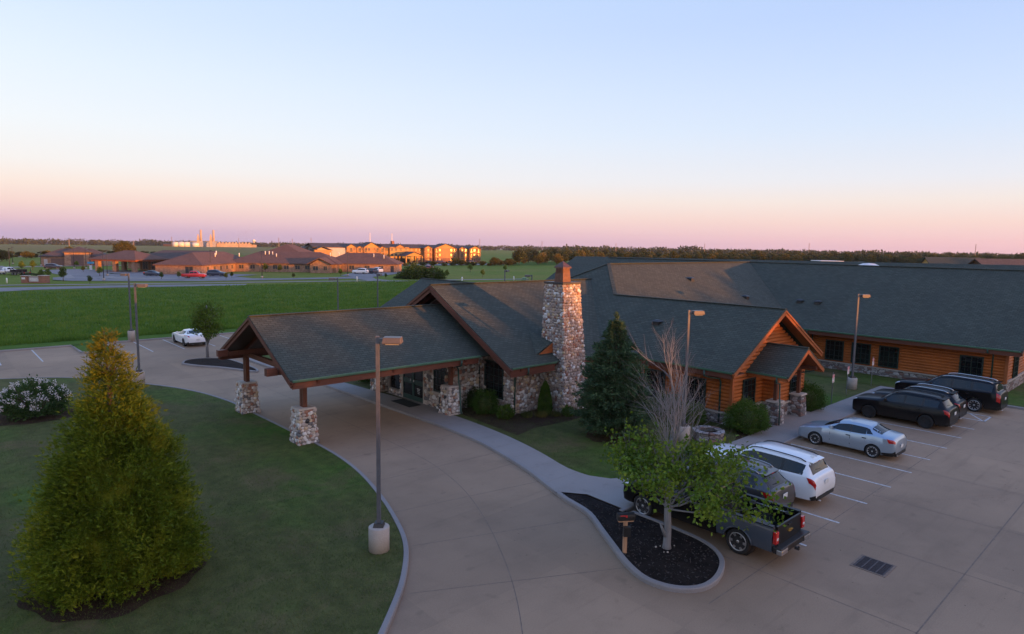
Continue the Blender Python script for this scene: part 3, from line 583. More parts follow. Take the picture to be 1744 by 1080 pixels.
roofface(rf, [(39.25, 32), (35.6, 35.65), (41, 41.04), (52.2, 41.1), (61.3, 32)], lambda x, y: Pz2(y))
roofface(rf, [(22.5, 24.7), (30.0, 24.7), (30.2, 24.97), (37.2, 32), (22.5, 32)], lambda x, y: G1(y))
roofface(rf, [(22.5, 39.3), (22.5, 32), (37.2, 32), (30.2, 39.03), (30.0, 39.3)], lambda x, y: G2(y))
roofface(rf, [(52.2, 8.2), (52.2, 22.9), (61.3, 32), (61.3, 8.2)], lambda x, y: R1(x)); roofface(rf, [(61.3, 32), (52.2, 41.1), (52.2, 50), (61.3, 50)], lambda x, y: R1(x))
roofface(rf, [(61.3, 8.2), (61.3, 50), (70.4, 50), (70.4, 8.2)], lambda x, y: R2(x))
roof = rf.obj('roof', 'green_shingle', lodge)
# ridge and hip caps
rc = MB()
def cap(p, q, w=.26): rc.beam((p[0], p[1], p[2] + .012), (q[0], q[1], q[2] + .012), w, .035)
cap((22.5, 32, 7.15), (37.2, 32, 7.15)); cap((39.25, 32, 8.27), (61.3, 32, 8.27)); cap((35.6, 16.25, 6.26), (35.6, 28.35, 6.26)); cap((39.25, 32, 8.27), (35.6, 28.35, 6.265)); cap((39.25, 32, 8.27), (35.6, 35.65, 6.265)); cap((61.3, 8.2, 8.255), (61.3, 50, 8.255)); cap((35.6, 35.65, 6.26), (35.6, 52, 6.26))
rc.obj('ridge_cap', 'green_shingle', roof)
cr = MB(); cr.slab([(11.69, 27.22, 3.48), (23.9, 27.22, 3.48), (23.9, 32, 5.92), (11.69, 32, 5.92)], TH); cr.slab([(11.69, 36.78, 3.48), (11.69, 32, 5.92), (23.9, 32, 5.92), (23.9, 36.78, 3.48)], TH)
croof = cr.obj('canopy_roof', 'green_shingle', lodge)
rc = MB(); cap((11.69, 32, 5.92), (23.9, 32, 5.92)); rc.obj('ridge_cap', 'green_shingle', croof)
po = MB(); po.slab([(33.0, 14.7, 2.95), (35.25, 14.7, 4.28), (35.25, 17.2, 4.28), (33.0, 17.2, 2.95)], .08); po.slab([(35.25, 14.7, 4.28), (37.5, 14.7, 2.95), (37.5, 17.2, 2.95), (35.25, 17.2, 4.28)], .08)
proof = po.obj('porch_roof', 'green_shingle', lodge)
rc = MB(); cap((35.25, 14.7, 4.28), (35.25, 17.2, 4.28), .2); rc.obj('ridge_cap', 'green_shingle', proof)
# bargeboards along the rakes: a deep board and a narrower one above it, hung under the roof edge
def rake(mb, p, q, dep, thk, off=.0):                        # p low, q high (roof top edge); board faces outwards
    p, q = Vector(p), Vector(q); drop = Vector((0, 0, -TH - dep / 2 + off)); mb.beam(p + drop, q + drop, thk, dep)
bb = MB()
for b0, b1 in ((24.7, 32), (39.3, 32)):
    rake(bb, (22.55, b0, 3.15), (22.55, b1, 7.15), .34, .09); rake(bb, (22.49, b0, 3.15), (22.49, b1, 7.15), .15, .07, .03); rake(bb, (23.3, b0, 3.15), (23.3, b1, 7.15), .26, .12)
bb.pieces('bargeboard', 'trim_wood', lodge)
bb = MB()
for b0 in (27.22, 36.78):
    rake(bb, (11.76, b0, 3.48), (11.76, 32, 5.92), .28, .09); rake(bb, (11.69, b0, 3.48), (11.69, 32, 5.92), .12, .06, .03); rake(bb, (13.0, b0, 3.48), (13.0, 32, 5.92), .22, .14); rake(bb, (17, b0, 3.48), (17, 32, 5.92), .22, .14); rake(bb, (21.5, b0, 3.48), (21.5, 32, 5.92), .22, .14)
bb.pieces('bargeboard', 'trim_wood', croof)
bb = MB()
for a0, a1 in ((30.2, 35.6), (41.0, 35.6)):
    rake(bb, (a0, 16.30, 3.30), (a1, 16.30, 6.26), .24, .09); rake(bb, (a0, 16.24, 3.30), (a1, 16.24, 6.26), .10, .06, .03)
    rake(bb, (a0, 52.0, 3.30), (a1, 52.0, 6.26), .24, .09)
bb.pieces('bargeboard', 'cedar_wood', lodge)
bb = MB()
for a0 in (33.0, 37.5): rake(bb, (a0, 14.74, 2.95), (35.25, 14.74, 4.28), .19, .07)
bb.pieces('bargeboard', 'cedar_wood', proof)
bb = MB()
for a0 in (52.2, 70.4): rake(bb, (a0, 8.26, 3.25), (61.3, 8.26, 8.255), .24, .09)
bb.pieces('bargeboard', 'trim_wood', lodge)
# boarded soffits under the overhangs
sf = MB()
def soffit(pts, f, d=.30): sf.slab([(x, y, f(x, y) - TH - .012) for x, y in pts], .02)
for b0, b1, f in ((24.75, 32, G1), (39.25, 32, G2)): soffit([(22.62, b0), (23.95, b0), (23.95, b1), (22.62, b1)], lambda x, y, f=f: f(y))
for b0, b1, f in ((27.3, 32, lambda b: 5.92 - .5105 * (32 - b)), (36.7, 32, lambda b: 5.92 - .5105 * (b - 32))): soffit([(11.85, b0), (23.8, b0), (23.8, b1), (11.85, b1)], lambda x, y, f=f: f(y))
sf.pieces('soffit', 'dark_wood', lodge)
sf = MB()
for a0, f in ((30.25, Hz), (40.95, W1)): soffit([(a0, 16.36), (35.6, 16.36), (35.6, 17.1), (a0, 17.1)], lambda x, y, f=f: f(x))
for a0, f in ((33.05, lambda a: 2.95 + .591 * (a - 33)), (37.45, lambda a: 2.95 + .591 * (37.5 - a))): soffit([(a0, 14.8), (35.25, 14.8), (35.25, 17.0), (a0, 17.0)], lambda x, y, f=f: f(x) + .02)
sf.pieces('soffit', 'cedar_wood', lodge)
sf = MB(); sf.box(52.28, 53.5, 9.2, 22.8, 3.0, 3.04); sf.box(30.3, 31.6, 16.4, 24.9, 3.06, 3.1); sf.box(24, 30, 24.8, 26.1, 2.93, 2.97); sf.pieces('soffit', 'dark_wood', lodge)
# eave boards
eb = MB(); eb.box(22.58, 25.9, 24.74, 24.82, 2.62, 3.03); eb.box(28.3, 30.1, 24.74, 24.82, 2.62, 3.03); eb.box(30.24, 30.32, 16.4, 24.7, 2.92, 3.19); eb.box(52.24, 52.32, 8.3, 22.85, 2.86, 3.13); eb.pieces('eave_board', 'trim_wood', lodge)
eb = MB(); eb.box(11.8, 22.45, 27.27, 27.36, 3.06, 3.35); eb.box(11.8, 22.45, 36.64, 36.73, 3.06, 3.35)
eb.pieces('eave_board', 'trim_wood', croof)
eb = MB(); eb.box(33.03, 33.1, 14.82, 17.0, 2.68, 2.86); eb.box(37.4, 37.47, 14.82, 17.0, 2.68, 2.86); eb.pieces('eave_board', 'cedar_wood', proof)
# gutters: K-shaped trough with an open top
def gutter(mb, p, q, outw):
    p, q, o = Vector(p), Vector(q), Vector(outw); prof = [(0, 0), (.0, -.11), (.075, -.11), (.12, -.03), (.12, 0), (.10, 0), (.10, -.03), (.07, -.09), (.015, -.09), (.015, 0)]
    vs = [e + o * x + Vector((0, 0, z)) for e in (p, q) for x, z in prof]; n = len(prof)
    mb.add(vs, [(i, (i + 1) % n, n + (i + 1) % n, n + i) for i in range(n)] + [tuple(range(n)), tuple(range(2 * n - 1, n - 1, -1))])
def gut(parent, segs):
    g = MB()
    for p, q, o in segs: gutter(g, p, q, o)
    g.pieces('gutter', 'gutter_green', parent)
gut(croof, [((11.78, 27.23, 3.49), (22.5, 27.23, 3.49), (0, -1, 0))]); gut(roof, [((22.6, 24.72, 3.15), (25.95, 24.72, 3.15), (0, -1, 0)), ((28.2, 24.72, 3.15), (30.0, 24.72, 3.15), (0, -1, 0))])
gut(roof, [((30.22, 16.33, 3.30), (30.22, 24.7, 3.30), (-1, 0, 0))]); gut(roof, [((52.22, 8.3, 3.26), (52.22, 22.7, 3.26), (-1, 0, 0))]); gut(proof, [((33.02, 14.78, 2.96), (33.02, 17.05, 2.96), (-1, 0, 0))])
def spout(pts, r=.05, nm='downspout'): m = MB(); m.tube(pts, r, 8); m.obj(nm, 'spout_green', lodge)
spout([(21.15, 27.13, 3.36), (21.15, 27.13, 3.12), (21.3, 27.5, 2.98), (21.5, 28.06, 2.9), (21.72, 28.15, 2.65), (21.72, 28.12, 1.9), (21.72, 28.0, 1.72), (21.78, 27.98, .3), (21.78, 27.9, .16)])
spout([(23.75, 24.62, 3.04), (23.75, 24.62, 2.72), (24.0, 25.2, 2.52), (24.05, 25.98, 2.42), (24.06, 26.02, 2.2), (24.06, 26.02, .2)])
spout([(30.12, 17.9, 3.18), (30.12, 17.9, 2.9), (30.6, 17.8, 2.75), (31.4, 17.72, 2.6), (31.5, 17.7, 2.4), (31.5, 17.7, .2)])
spout([(32.93, 15.3, 2.84), (32.93, 15.3, 2.6), (33.2, 15.42, 2.5), (33.62, 15.43, 2.42), (33.62, 15.4, 1.6), (33.44, 15.28, 1.42), (33.42, 15.25, .2)], .045)
spout([(52.1, 10.05, 3.15), (52.1, 10.05, 2.95), (52.6, 9.95, 2.85), (53.3, 9.95, 2.75), (53.4, 9.95, 2.6), (53.4, 9.95, .2)]); spout([(52.1, 22.0, 3.15), (52.1, 22, 2.95), (53.3, 22, 2.75), (53.4, 22, .2)])
spout([(37.4, 15.2, 2.7), (37.3, 15.9, 2.5), (37.0, 16.6, 2.35)], .04); spout([(29.6, 24.62, 3.04), (29.6, 24.62, 2.75), (29.6, 25.9, 2.45), (29.6, 26.0, .2)])
# stone walls
_ico = bmesh.new(); bmesh.ops.create_icosphere(_ico, subdivisions=2, radius=1); ICO_V = np.array([v.co[:] for v in _ico.verts]); ICO_F = np.array([[v.index for v in f.verts] for f in _ico.faces]); _ico.free()
def pebbles(quads, size, mat, parent, seed=0, depth=.3, name='stone_facing'):
    """rounded stones bedded in the faces (quads: four corners in order, normal outwards)"""
    rg = np.random.default_rng(seed); VV = []; FF = []; k = 0
    for q in quads:
        q = np.array(q, float); U = q[1] - q[0]; V_ = q[3] - q[0]; w = (np.linalg.norm(U) + np.linalg.norm(q[2] - q[3])) / 2; h = np.linalg.norm(V_); nrm = np.cross(U, V_); nrm /= np.linalg.norm(nrm); u = U / np.linalg.norm(U); v = np.cross(nrm, u)
        rows = max(1, int(round(h / (size * .82)))); 
        for r in range(rows):
            tv = (r + .5) / rows; x = rg.uniform(-.5, 0) * size
            while x < w:
                s = size * rg.choice([.72, .9, 1.05, 1.3], p=[.25, .35, .28, .12]); tu = min(max((x + s / 2) / w, .0), 1.0); x += s * .93
                p = (q[0] * (1 - tu) + q[1] * tu) * (1 - tv) + (q[3] * (1 - tu) + q[2] * tu) * tv + v * rg.normal(0, .13) * size
                a = rg.normal(0, .5); e1 = u * math.cos(a) + v * math.sin(a); e2 = -u * math.sin(a) + v * math.cos(a); P_ = ICO_V * (1 + .10 * np.sin(ICO_V @ rg.normal(0, 3, 3) + rg.uniform(0, 6)))[:, None]
                P_ = np.sign(P_) * np.abs(P_) ** .86
                VV.append(p + P_[:, :1] * e1 * (s * .53) + P_[:, 1:2] * e2 * (s * rg.uniform(.40, .52)) + P_[:, 2:] * nrm * (s * depth * rg.uniform(.7, 1.2))); FF.append(ICO_F + k * len(ICO_V)); k += 1
    return fastmesh(name, np.concatenate(VV), np.concatenate(FF), mat, parent, smooth=True)
def wallquad_a(a, b0, b1, z0, z1): return [(a, b1, z0), (a, b0, z0), (a, b0, z1), (a, b1, z1)]      # faces -a
def wallquad_b(b, a0, a1, z0, z1): return [(a0, b, z0), (a1, b, z0), (a1, b, z1), (a0, b, z1)]      # faces -b
def frustum_quads(x0, x1, y0, y1, z0, X0, X1, Y0, Y1, z1): return [[(x0, y1, z0), (x0, y0, z0), (X0, Y0, z1), (X0, Y1, z1)], [(x0, y0, z0), (x1, y0, z0), (X1, Y0, z1), (X0, Y0, z1)], [(x1, y0, z0), (x1, y1, z0), (X1, Y1, z1), (X1, Y0, z1)], [(x1, y1, z0), (x0, y1, z0), (X0, Y1, z1), (X1, Y1, z1)]]
sw = MB(); sw.box(23.95, 24.25, 26.1, 37.9, 0, 2.75); sw.box(24.25, 31.9, 26.1, 26.4, 0, 2.95); sw.box(24.25, 31, 37.6, 37.9, 0, 2.9)
sw.slab([(23.96, 26.1, 2.75), (23.96, 37.9, 2.75), (23.96, 37.9, 3.70), (23.96, 34.6, 5.5), (23.96, 32, 6.9), (23.96, 29.4, 5.5), (23.96, 26.1, 3.70)], .25, (1, 0, 0))
gws = sw.pieces('stone_wall', 'mortar', lodge)
for i_, q_ in enumerate([wallquad_a(23.95, 26.1, 26.8, 0, 3.4), wallquad_a(23.95, 28.52, 28.92, 0, 3.9), wallquad_a(23.95, 26.8, 28.52, 0, .72), wallquad_a(23.95, 28.92, 30.7, 0, .76), wallquad_a(23.95, 26.8, 30.6, 3.0, 3.6), wallquad_a(23.95, 35.2, 37.9, 0, .74)]): pebbles([q_], .21, 'round_pebble', gws[0], 1 + i_)
for i_, q_ in enumerate([wallquad_b(26.1, 23.95, 26.35, 0, 2.95), wallquad_b(26.1, 28.2, 31.4, 0, 2.95)]): pebbles([q_], .21, 'round_pebble', gws[1], 20 + i_)
sw = MB(); sw.box(21.5, 23.94, 29.0, 29.25, 0, 3.2); sw.box(21.5, 23.94, 35.0, 35.25, 0, 3.2); sw.box(21.5, 21.75, 29.25, 31.2, 0, 3.2); sw.box(21.5, 21.75, 33.45, 33.75, 0, 3.2); sw.box(21.5, 21.75, 33.75, 35, 0, .5); vws = sw.pieces('stone_wall', 'mortar', lodge)
for i_, q_ in enumerate([wallquad_a(21.5, 29.0, 31.12, 0, 1.0), wallquad_a(21.5, 30.2, 31.12, 1.0, 2.95), wallquad_a(21.5, 33.54, 33.75, 0, 2.95), wallquad_a(21.5, 33.75, 35, 0, .45), wallquad_b(29.0, 21.5, 23.9, 0, 3.0)]): pebbles([q_], .24, 'pier_pebble', vws[0], 30 + i_, .22)
gw = MB(); gw.slab([(23.9, 29.2, 5.2), (23.9, 34.8, 5.2), (23.9, 32, 6.75)], .06, (-1, 0, 0)); gw.obj('gable_boarding', 'dark_wood', lodge)
vt = MB(); vt.box(21.62, 21.72, 33.76, 34.99, .5, 2.9); vt.obj('window', 'black_glass', lodge)
# windows and doors: frame, bars, pane
def frame_plane(mb, plane, pos, u0, u1, z0, z1, fw=.09, outd=.06, nu=4, nz=4, bar=.02, muntin=True):
    """frame built on a wall plane 'a' or 'b' at pos; outside is towards smaller a / smaller b"""
    def bx(ua, ub, za, zb, d0, d1):
        if plane == 'a': mb.box(pos + d0, pos + d1, ua, ub, za, zb)
        else: mb.box(ua, ub, pos + d0, pos + d1, za, zb)
    bx(u0, u0 + fw, z0, z1, -outd, .0); bx(u1 - fw, u1, z0, z1, -outd, .0); bx(u0 + fw, u1 - fw, z0, z0 + fw, -outd, .0); bx(u0 + fw, u1 - fw, z1 - fw, z1, -outd, .0)
    if muntin:
        for i in range(1, nu): u = u0 + (u1 - u0) * i / nu; w = bar * (2.4 if i * 2 == nu else 1); bx(u - w / 2, u + w / 2, z0 + fw, z1 - fw, -outd + .015, -.012)
        for i in range(1, nz): z = z0 + (z1 - z0) * i / nz; bx(u0 + fw, u1 - fw, z - bar / 2, z + bar / 2, -outd + .019, -.014)
    return bx
def window(plane, pos, u0, u1, z0, z1, nu=4, nz=4, sill=True):
    f = MB(); bx = frame_plane(f, plane, pos, u0, u1, z0, z1, nu=nu, nz=nz); w = f.obj('window', 'frame_green', lodge)
    p = MB()
    if plane == 'a': p.box(pos - .02, pos - .004, u0 + .05, u1 - .05, z0 + .05, z1 - .05)
    else: p.box(u0 + .05, u1 - .05, pos - .02, pos - .004, z0 + .05, z1 - .05)
    p.obj('pane', 'black_glass', w)
    if sill:
        s = MB()
        if plane == 'a': s.box(pos - .13, pos + .02, u0 - .08, u1 + .08, z0 - .09, z0 - .003)
        else: s.box(u0 - .08, u1 + .08, pos - .13, pos + .02, z0 - .09, z0 - .003)
        s.obj('sill', 'cap_stone', w)
    return w
window('a', 23.95, 28.93, 30.65, .88, 2.95, 4, 5); window('a', 23.95, 26.83, 28.5, .84, 2.95, 4, 5); window('a', 23.95, 35.3, 37.0, .84, 2.9, 4, 5)
window('a', 21.5, 29.0, 30.15, 1.12, 2.75, 3, 4)
for b0, b1 in ((19.56, 20.96), (17.59, 18.99), (15.65, 17.01), (10.44, 11.84)): window('a', 53.40, b0, b1, .83, 2.44, sill=False)
window('a', 31.50, 18.55, 19.98, .74, 2.44, sill=False); window('a', 31.50, 21.2, 22.6, .74, 2.44, sill=False)
window('b', 17.0, 32.6, 33.98, .95, 2.5, 3, 4); window('b', 16.10, 36.35, 37.3, .95, 2.35, 3, 4); window('b', 9.10, 55.2, 56.6, .9, 2.5, sill=False); window('b', 9.10, 60, 61.4, .9, 2.5, sill=False)
# glazed entrance doors under the canopy, with white lettering on the left leaf
for k, (b0, b1) in enumerate(((31.22, 32.32), (32.34, 33.44))):
    f = MB(); f.box(21.50, 21.56, b0, b0 + .1, .15, 2.75); f.box(21.50, 21.56, b1 - .1, b1, .15, 2.75)
    for z0, z1 in ((.15, .42), (1.14, 1.42), (2.62, 2.75)): f.box(21.505, 21.555, b0 + .1, b1 - .1, z0, z1)
    d = f.obj('door', 'door_green', lodge); g = MB(); g.box(21.53, 21.545, b0 + .09, b1 - .09, .4, 2.65); g.obj('pane', 'black_glass', d)
    h = MB(); bx_ = b1 - .16 if k == 0 else b0 + .16; h.tube([(21.5, bx_, 1.15), (21.43, bx_, 1.17), (21.43, bx_, 1.42), (21.5, bx_, 1.44)], .016, 6); h.obj('handle', 'chrome', d)
    t = MB()
    if k == 1:
        for i, (w_, z) in enumerate(((.42, 2.44), (.30, 2.37), (.36, 2.16), (.40, 2.08), (.46, 1.88))):
            u = 32.95 - w_ / 2
            while u < 32.95 + w_ / 2: l_ = RNG.uniform(.03, .07); t.box(21.519, 21.5215, u, u + l_, z - .022, z + .022); u += l_ + .012
        t.obj('lettering', 'letter_white', d)
    else:
        for i, (w_, z) in enumerate(((.30, .92), (.24, .84), (.26, .74), (.2, .64))):
            u = 31.77 - w_ / 2
            while u < 31.77 + w_ / 2: l_ = RNG.uniform(.025, .05); t.box(21.519, 21.5215, u, u + l_, z - .014, z + .014); u += l_ + .012
        t.obj('lettering', 'letter_white', d)
f = MB(); f.box(21.46, 21.5, 33.44, 33.52, .14, 2.85); f.box(21.46, 21.5, 31.14, 31.22, .14, 2.85); f.box(21.46, 21.5, 31.22, 33.44, 2.76, 2.85); f.pieces('door_frame', 'cap_stone', lodge)
n = MB(); n.box(21.47, 21.497, 30.78, 31.02, 1.55, 2.0); n.obj('wall_notice', 'plate_white', lodge)
# round log walls
def logs(mb, fixed, plane, z0, z1, extent, step=.205, face=-1):
    """half-round logs stacked on a wall plane; extent(z) gives the horizontal range at each height"""
    n = int(round((z1 - z0) / step)); h = (z1 - z0) / n; prof = [(0, 0), (.045, .08), (.078, .28), (.085, .5), (.078, .72), (.045, .92), (0, 1)]
    for i in range(n):
        zb = z0 + i * h; r = extent(zb + h / 2)
        if r is None or r[1] - r[0] < .12: continue
        vs = []
        for u in r:
            for o, t in prof: p = (fixed + face * o, u) if plane == 'a' else (u, fixed + face * o); vs.append((*p, zb + t * h))
        k = len(prof); fs = [(j, j + 1, k + j + 1, k + j) for j in range(k - 1)]
        mb.add(vs, [q if (plane == 'a') == (face < 0) else q[::-1] for q in fs] , False); mb.add(vs[:k], [tuple(range(k))]); mb.add(vs[k:], [tuple(range(k))])
def logwall(*a):
    m_ = MB(); logs(m_, *a); return m_.obj('log_wall', 'log_wood', lodge)
logwall(31.6, 'a', .78, 3.02, lambda z: (17.1, 26.1)); logwall(17.1, 'b', .95, 6.1, lambda z: (31.6, 39.6) if z < 3.55 else ((31.6 + (z - 3.55) / .549 * 1.0 + .0), 39.6 - (z - 3.55) / .549))
logwall(16.2, 'b', .95, 3.5, lambda z: (35.0, 38.2)); logwall(35.0, 'a', .95, 3.4, lambda z: (16.2, 17.1)); logwall(53.5, 'a', .72, 3.0, lambda z: (9.2, 22.9))
logwall(9.2, 'b', .95, 7.6, lambda z: (53.5, 69.1) if z < 3.7 else (53.5 + (z - 3.7) / .55, 69.1 - (z - 3.7) / .55))
lc = MB(); lc.box(31.48, 31.66, 16.98, 17.16, .9, 3.25); lc.box(34.93, 35.06, 16.1, 16.25, .9, 3.0); lc.box(38.1, 38.28, 16.12, 16.28, .9, 3.0); lc.box(53.38, 53.56, 9.08, 9.26, .8, 3.2); lc.pieces('corner_post', 'cedar_wood', lodge)
core = MB(); core.box(31.62, 39.6, 17.12, 25, 0, 3.3); core.box(35.02, 38.2, 16.22, 17.1, 0, 3.2); core.box(53.52, 69, 9.22, 45, 0, 3.3); core.box(40, 53.4, 24.3, 40, 0, 3.2); core.box(31.62, 39.6, 39, 51, 0, 3.1); core.box(24.3, 34, 26.42, 37.58, 0, 3.0)
core.slab([(31.7, 17.13, 3.3), (39.5, 17.13, 3.3), (35.6, 17.13, 6.0)], .1, (0, 1, 0)); core.slab([(53.6, 9.23, 3.3), (69, 9.23, 3.3), (61.3, 9.23, 8)], .1, (0, 1, 0)); core.pieces('inner_wall', 'dark_wood', lodge)
lb = MB()                                                    # ledge-stone base with its capping
lb.box(31.5, 31.75, 17.0, 26.1, 0, .70); lb.box(31.75, 35.0, 17.0, 17.2, 0, .86); lb.box(34.9, 35.1, 16.1, 17.0, 0, .86); lb.box(35.1, 38.3, 16.1, 16.3, 0, .86); lb.box(38.3, 39.6, 17.0, 17.2, 0, .86); lb.box(53.38, 53.6, 9.08, 22.9, 0, .66); lb.box(53.6, 69, 9.08, 9.3, 0, .86)
lb.pieces('stone_base', 'ledge_stone', lodge)
lb = MB(); lb.box(31.44, 31.7, 16.94, 26.0, .70, .78); lb.box(31.7, 34.98, 16.94, 17.15, .86, .95); lb.box(34.84, 35.08, 16.04, 16.94, .86, .95); lb.box(35.08, 38.3, 16.04, 16.28, .86, .95); lb.box(53.32, 53.6, 9.02, 22.8, .66, .72); lb.box(53.6, 69, 9.02, 9.28, .86, .95); lb.pieces('base_cap', 'cap_stone', lodge)
# canopy piers and porch piers: battered stone, cap, timber post
def pier(a, b, w0, w1, h, ptop, pw, pmat='post_wood', twin=True, stone='pier_stone', z0=.08):
    p = MB(); nlev = 1; p.frustum(a - w0 / 2, a + w0 / 2, b - w0 / 2, b + w0 / 2, z0, a - w1 / 2, a + w1 / 2, b - w1 / 2, b + w1 / 2, h)
    me_ = p.obj('pier', 'mortar' if stone == 'pier_stone' else stone, lodge)
    if stone == 'pier_stone': pebbles(frustum_quads(a - w0 / 2, a + w0 / 2, b - w0 / 2, b + w0 / 2, z0, a - w1 / 2, a + w1 / 2, b - w1 / 2, b + w1 / 2, h), .19, 'pier_pebble', me_, int(a * 10 + b), .26)
    else: roughen(me_, w0)
    c = MB(); e = w1 / 2 + .07; c.frustum(a - e, a + e, b - e, b + e, h + .003, a - e + .02, a + e - .02, b - e + .02, b + e - .02, h + .09); c.obj('pier_cap', 'cap_stone', me_, bevel=.015)
    q = MB()
    if twin:
        for d in (-1, 1): q.box(a - pw / 2, a + pw / 2, b + d * (pw * .55) - pw * .42, b + d * (pw * .55) + pw * .42, h + .09, ptop)
    else: q.box(a - pw / 2, a + pw / 2, b - pw / 2, b + pw / 2, h + .09, ptop)
    q.obj('post', pmat, lodge)
def roughen(o, w):                                           # break the straight edges of a stone pier: rounded stones stand proud
    bm = bmesh.new(); bm.from_mesh(o.data); bmesh.ops.subdivide_edges(bm, edges=bm.edges[:], cuts=11, use_grid_fill=True)
    from mathutils import noise as nz
    for v in bm.verts:
        n_ = nz.noise(v.co * 5.2) * .5 + nz.noise(v.co * 11 + Vector((5, 1, 2))) * .3; v.co += v.normal * (n_ * .055)
    bm.to_mesh(o.data); bm.free(); uv = o.data.uv_layers
    while len(uv): uv.remove(uv[0])
    auto_uv(o.data)
def pier_lamp(p, q):
    m = MB(); m.tube([p, tuple((Vector(p) + Vector(q)) / 2), q], [.10, .13, .07], 12); m.obj('wall_lamp', 'dark_metal', lodge)
pier_lamp((12.50, 36.0, 1.15), (12.62, 36.0, 1.15)); pier_lamp((12.95, 28.30, 1.2), (12.95, 28.42, 1.2)); pier_lamp((21.04, 28.5, 1.1), (21.14, 28.5, 1.1))
pier(12.95, 36.0, .92, .74, 1.74, 3.5, .20); pier(12.95, 28.75, .92, .74, 1.74, 3.5, .20); pier(21.45, 28.5, .84, .68, 1.66, 3.3, .20, twin=False); pier(21.4, 36.0, .84, .68, 1.66, 3.3, .20, twin=False)
pier(33.88, 15.75, .78, .62, 1.32, 2.9, .17, twin=False, stone='ledge_stone'); pier(36.7, 15.75, .78, .62, 1.32, 2.9, .17, 'post_wood', twin=False, stone='ledge_stone')
# canopy timbers: tie beams, purlins with square ends, king post
tb = MB(); tb.beam((12.95, 27.6, 3.40), (12.95, 36.4, 3.40), .18, .26); tb.beam((21.45, 27.6, 3.36), (21.45, 36.4, 3.36), .18, .26); tb.box(12.86, 13.04, 31.9, 32.1, 3.5, 5.6); tb.beam((11.75, 28.75, 3.62), (22, 28.75, 3.62), .2, .24); tb.beam((11.75, 35.25, 3.62), (22, 35.25, 3.62), .2, .24); tb.pieces('tie_beam', 'post_wood', lodge)
pe = MB(); pe.box(11.2, 11.7, 28.62, 28.92, 3.50, 3.84); pe.box(11.2, 11.7, 35.1, 35.4, 3.50, 3.84); pe.pieces('beam_end', 'trim_wood', lodge)
tb = MB(); tb.beam((33.3, 15.75, 2.86), (37.2, 15.75, 2.86), .15, .2); tb.beam((33.88, 14.8, 2.98), (33.88, 16.2, 2.98), .13, .16); tb.beam((36.7, 14.8, 2.98), (36.7, 16.2, 2.98), .13, .16); tb.pieces('tie_beam', 'post_wood', lodge)
# chimney
ch = MB(); levels = [(0, 26.35, 28.35, 24.35, 26.2), (3.2, 26.3, 28.05, 24.45, 26.2), (7.44, 26.28, 27.62, 24.62, 25.95)]
for (z0, *r0), (z1, *r1) in zip(levels, levels[1:]): ch.frustum(r0[0], r0[1], r0[2], r0[3], z0, r1[0], r1[1], r1[2], r1[3], z1)
chim = ch.obj('chimney', 'mortar', lodge)
pebbles([q_ for (z0, *r0), (z1, *r1) in zip(levels, levels[1:]) for q_ in frustum_quads(*r0, z0, *r1, z1)], .185, 'round_pebble', chim, 9, .28)
def roughen_ch(o):
    bm = bmesh.new(); bm.from_mesh(o.data); bmesh.ops.remove_doubles(bm, verts=bm.verts[:], dist=.001); bmesh.ops.subdivide_edges(bm, edges=bm.edges[:], cuts=24, use_grid_fill=True)
    from mathutils import noise as nz
    bm.normal_update()
    for v in bm.verts: v.co += v.normal * (nz.noise(v.co * 6) * .5 + nz.noise(v.co * 12) * .3) * .03
    bm.to_mesh(o.data); bm.free()
c = MB(); c.box(26.2, 27.7, 24.54, 26.03, 7.45, 7.55); c.obj('chimney_slab', 'dark_metal', chim)
c = MB(); c.frustum(26.62, 27.28, 24.95, 25.62, 7.55, 26.68, 27.22, 25.01, 25.56, 8.32); c.frustum(26.6, 27.3, 24.93, 25.64, 8.32, 26.62, 27.28, 24.95, 25.62, 8.4); c.frustum(26.6, 27.3, 24.93, 25.64, 8.4, 26.94, 26.96, 25.27, 25.29, 8.72)
for z in (8.08, 8.2):
    for i in range(4): c.box(26.70 + i * .14, 26.78 + i * .14, 24.985, 25.0, z, z + .07); c.box(26.63, 26.645, 25.03 + i * .14, 25.11 + i * .14, z, z + .07)
c.obj('flue', 'copper_brown', chim)
# cricket: the little saddle roof that sheds water round the chimney
k = MB(); zr = G1(26.2) + .05
k.slab([(25.0, 25.35, G1(25.35) + .02), (26.28, 25.35, G1(25.35) + .62), (26.28, 27.3, G1(27.3) + .02)], .04); k.obj('cricket', 'green_shingle', roof)
k = MB(); k.slab([(25.2, 25.33, G1(25.33) + .03), (26.28, 25.33, G1(25.33) + .03), (26.28, 25.33, G1(25.33) + .58)], .04, (0, -1, 0)); k.obj('cricket_board', 'cedar_wood', roof)
# roof vents
def vent(x, y, z, mat='black_plastic'):
    v = MB(); v.frustum(x - .24, x + .24, y - .24, y + .24, z - .2, x - .2, x + .2, y - .2, y + .2, z + .12); v.frustum(x - .3, x + .3, y - .3, y + .3, z + .12, x - .12, x + .12, y - .12, y + .12, z + .22); v.obj('roof_vent', mat, roof)
vent(33.2, 23.1, Hz(33.2)); vent(51.2, 26.9, Pz(26.9)); vent(55.6, 24.2, R1(55.6)); vent(55.6, 22.7, R1(55.6)); vent(47, 29.6, Pz(29.6))
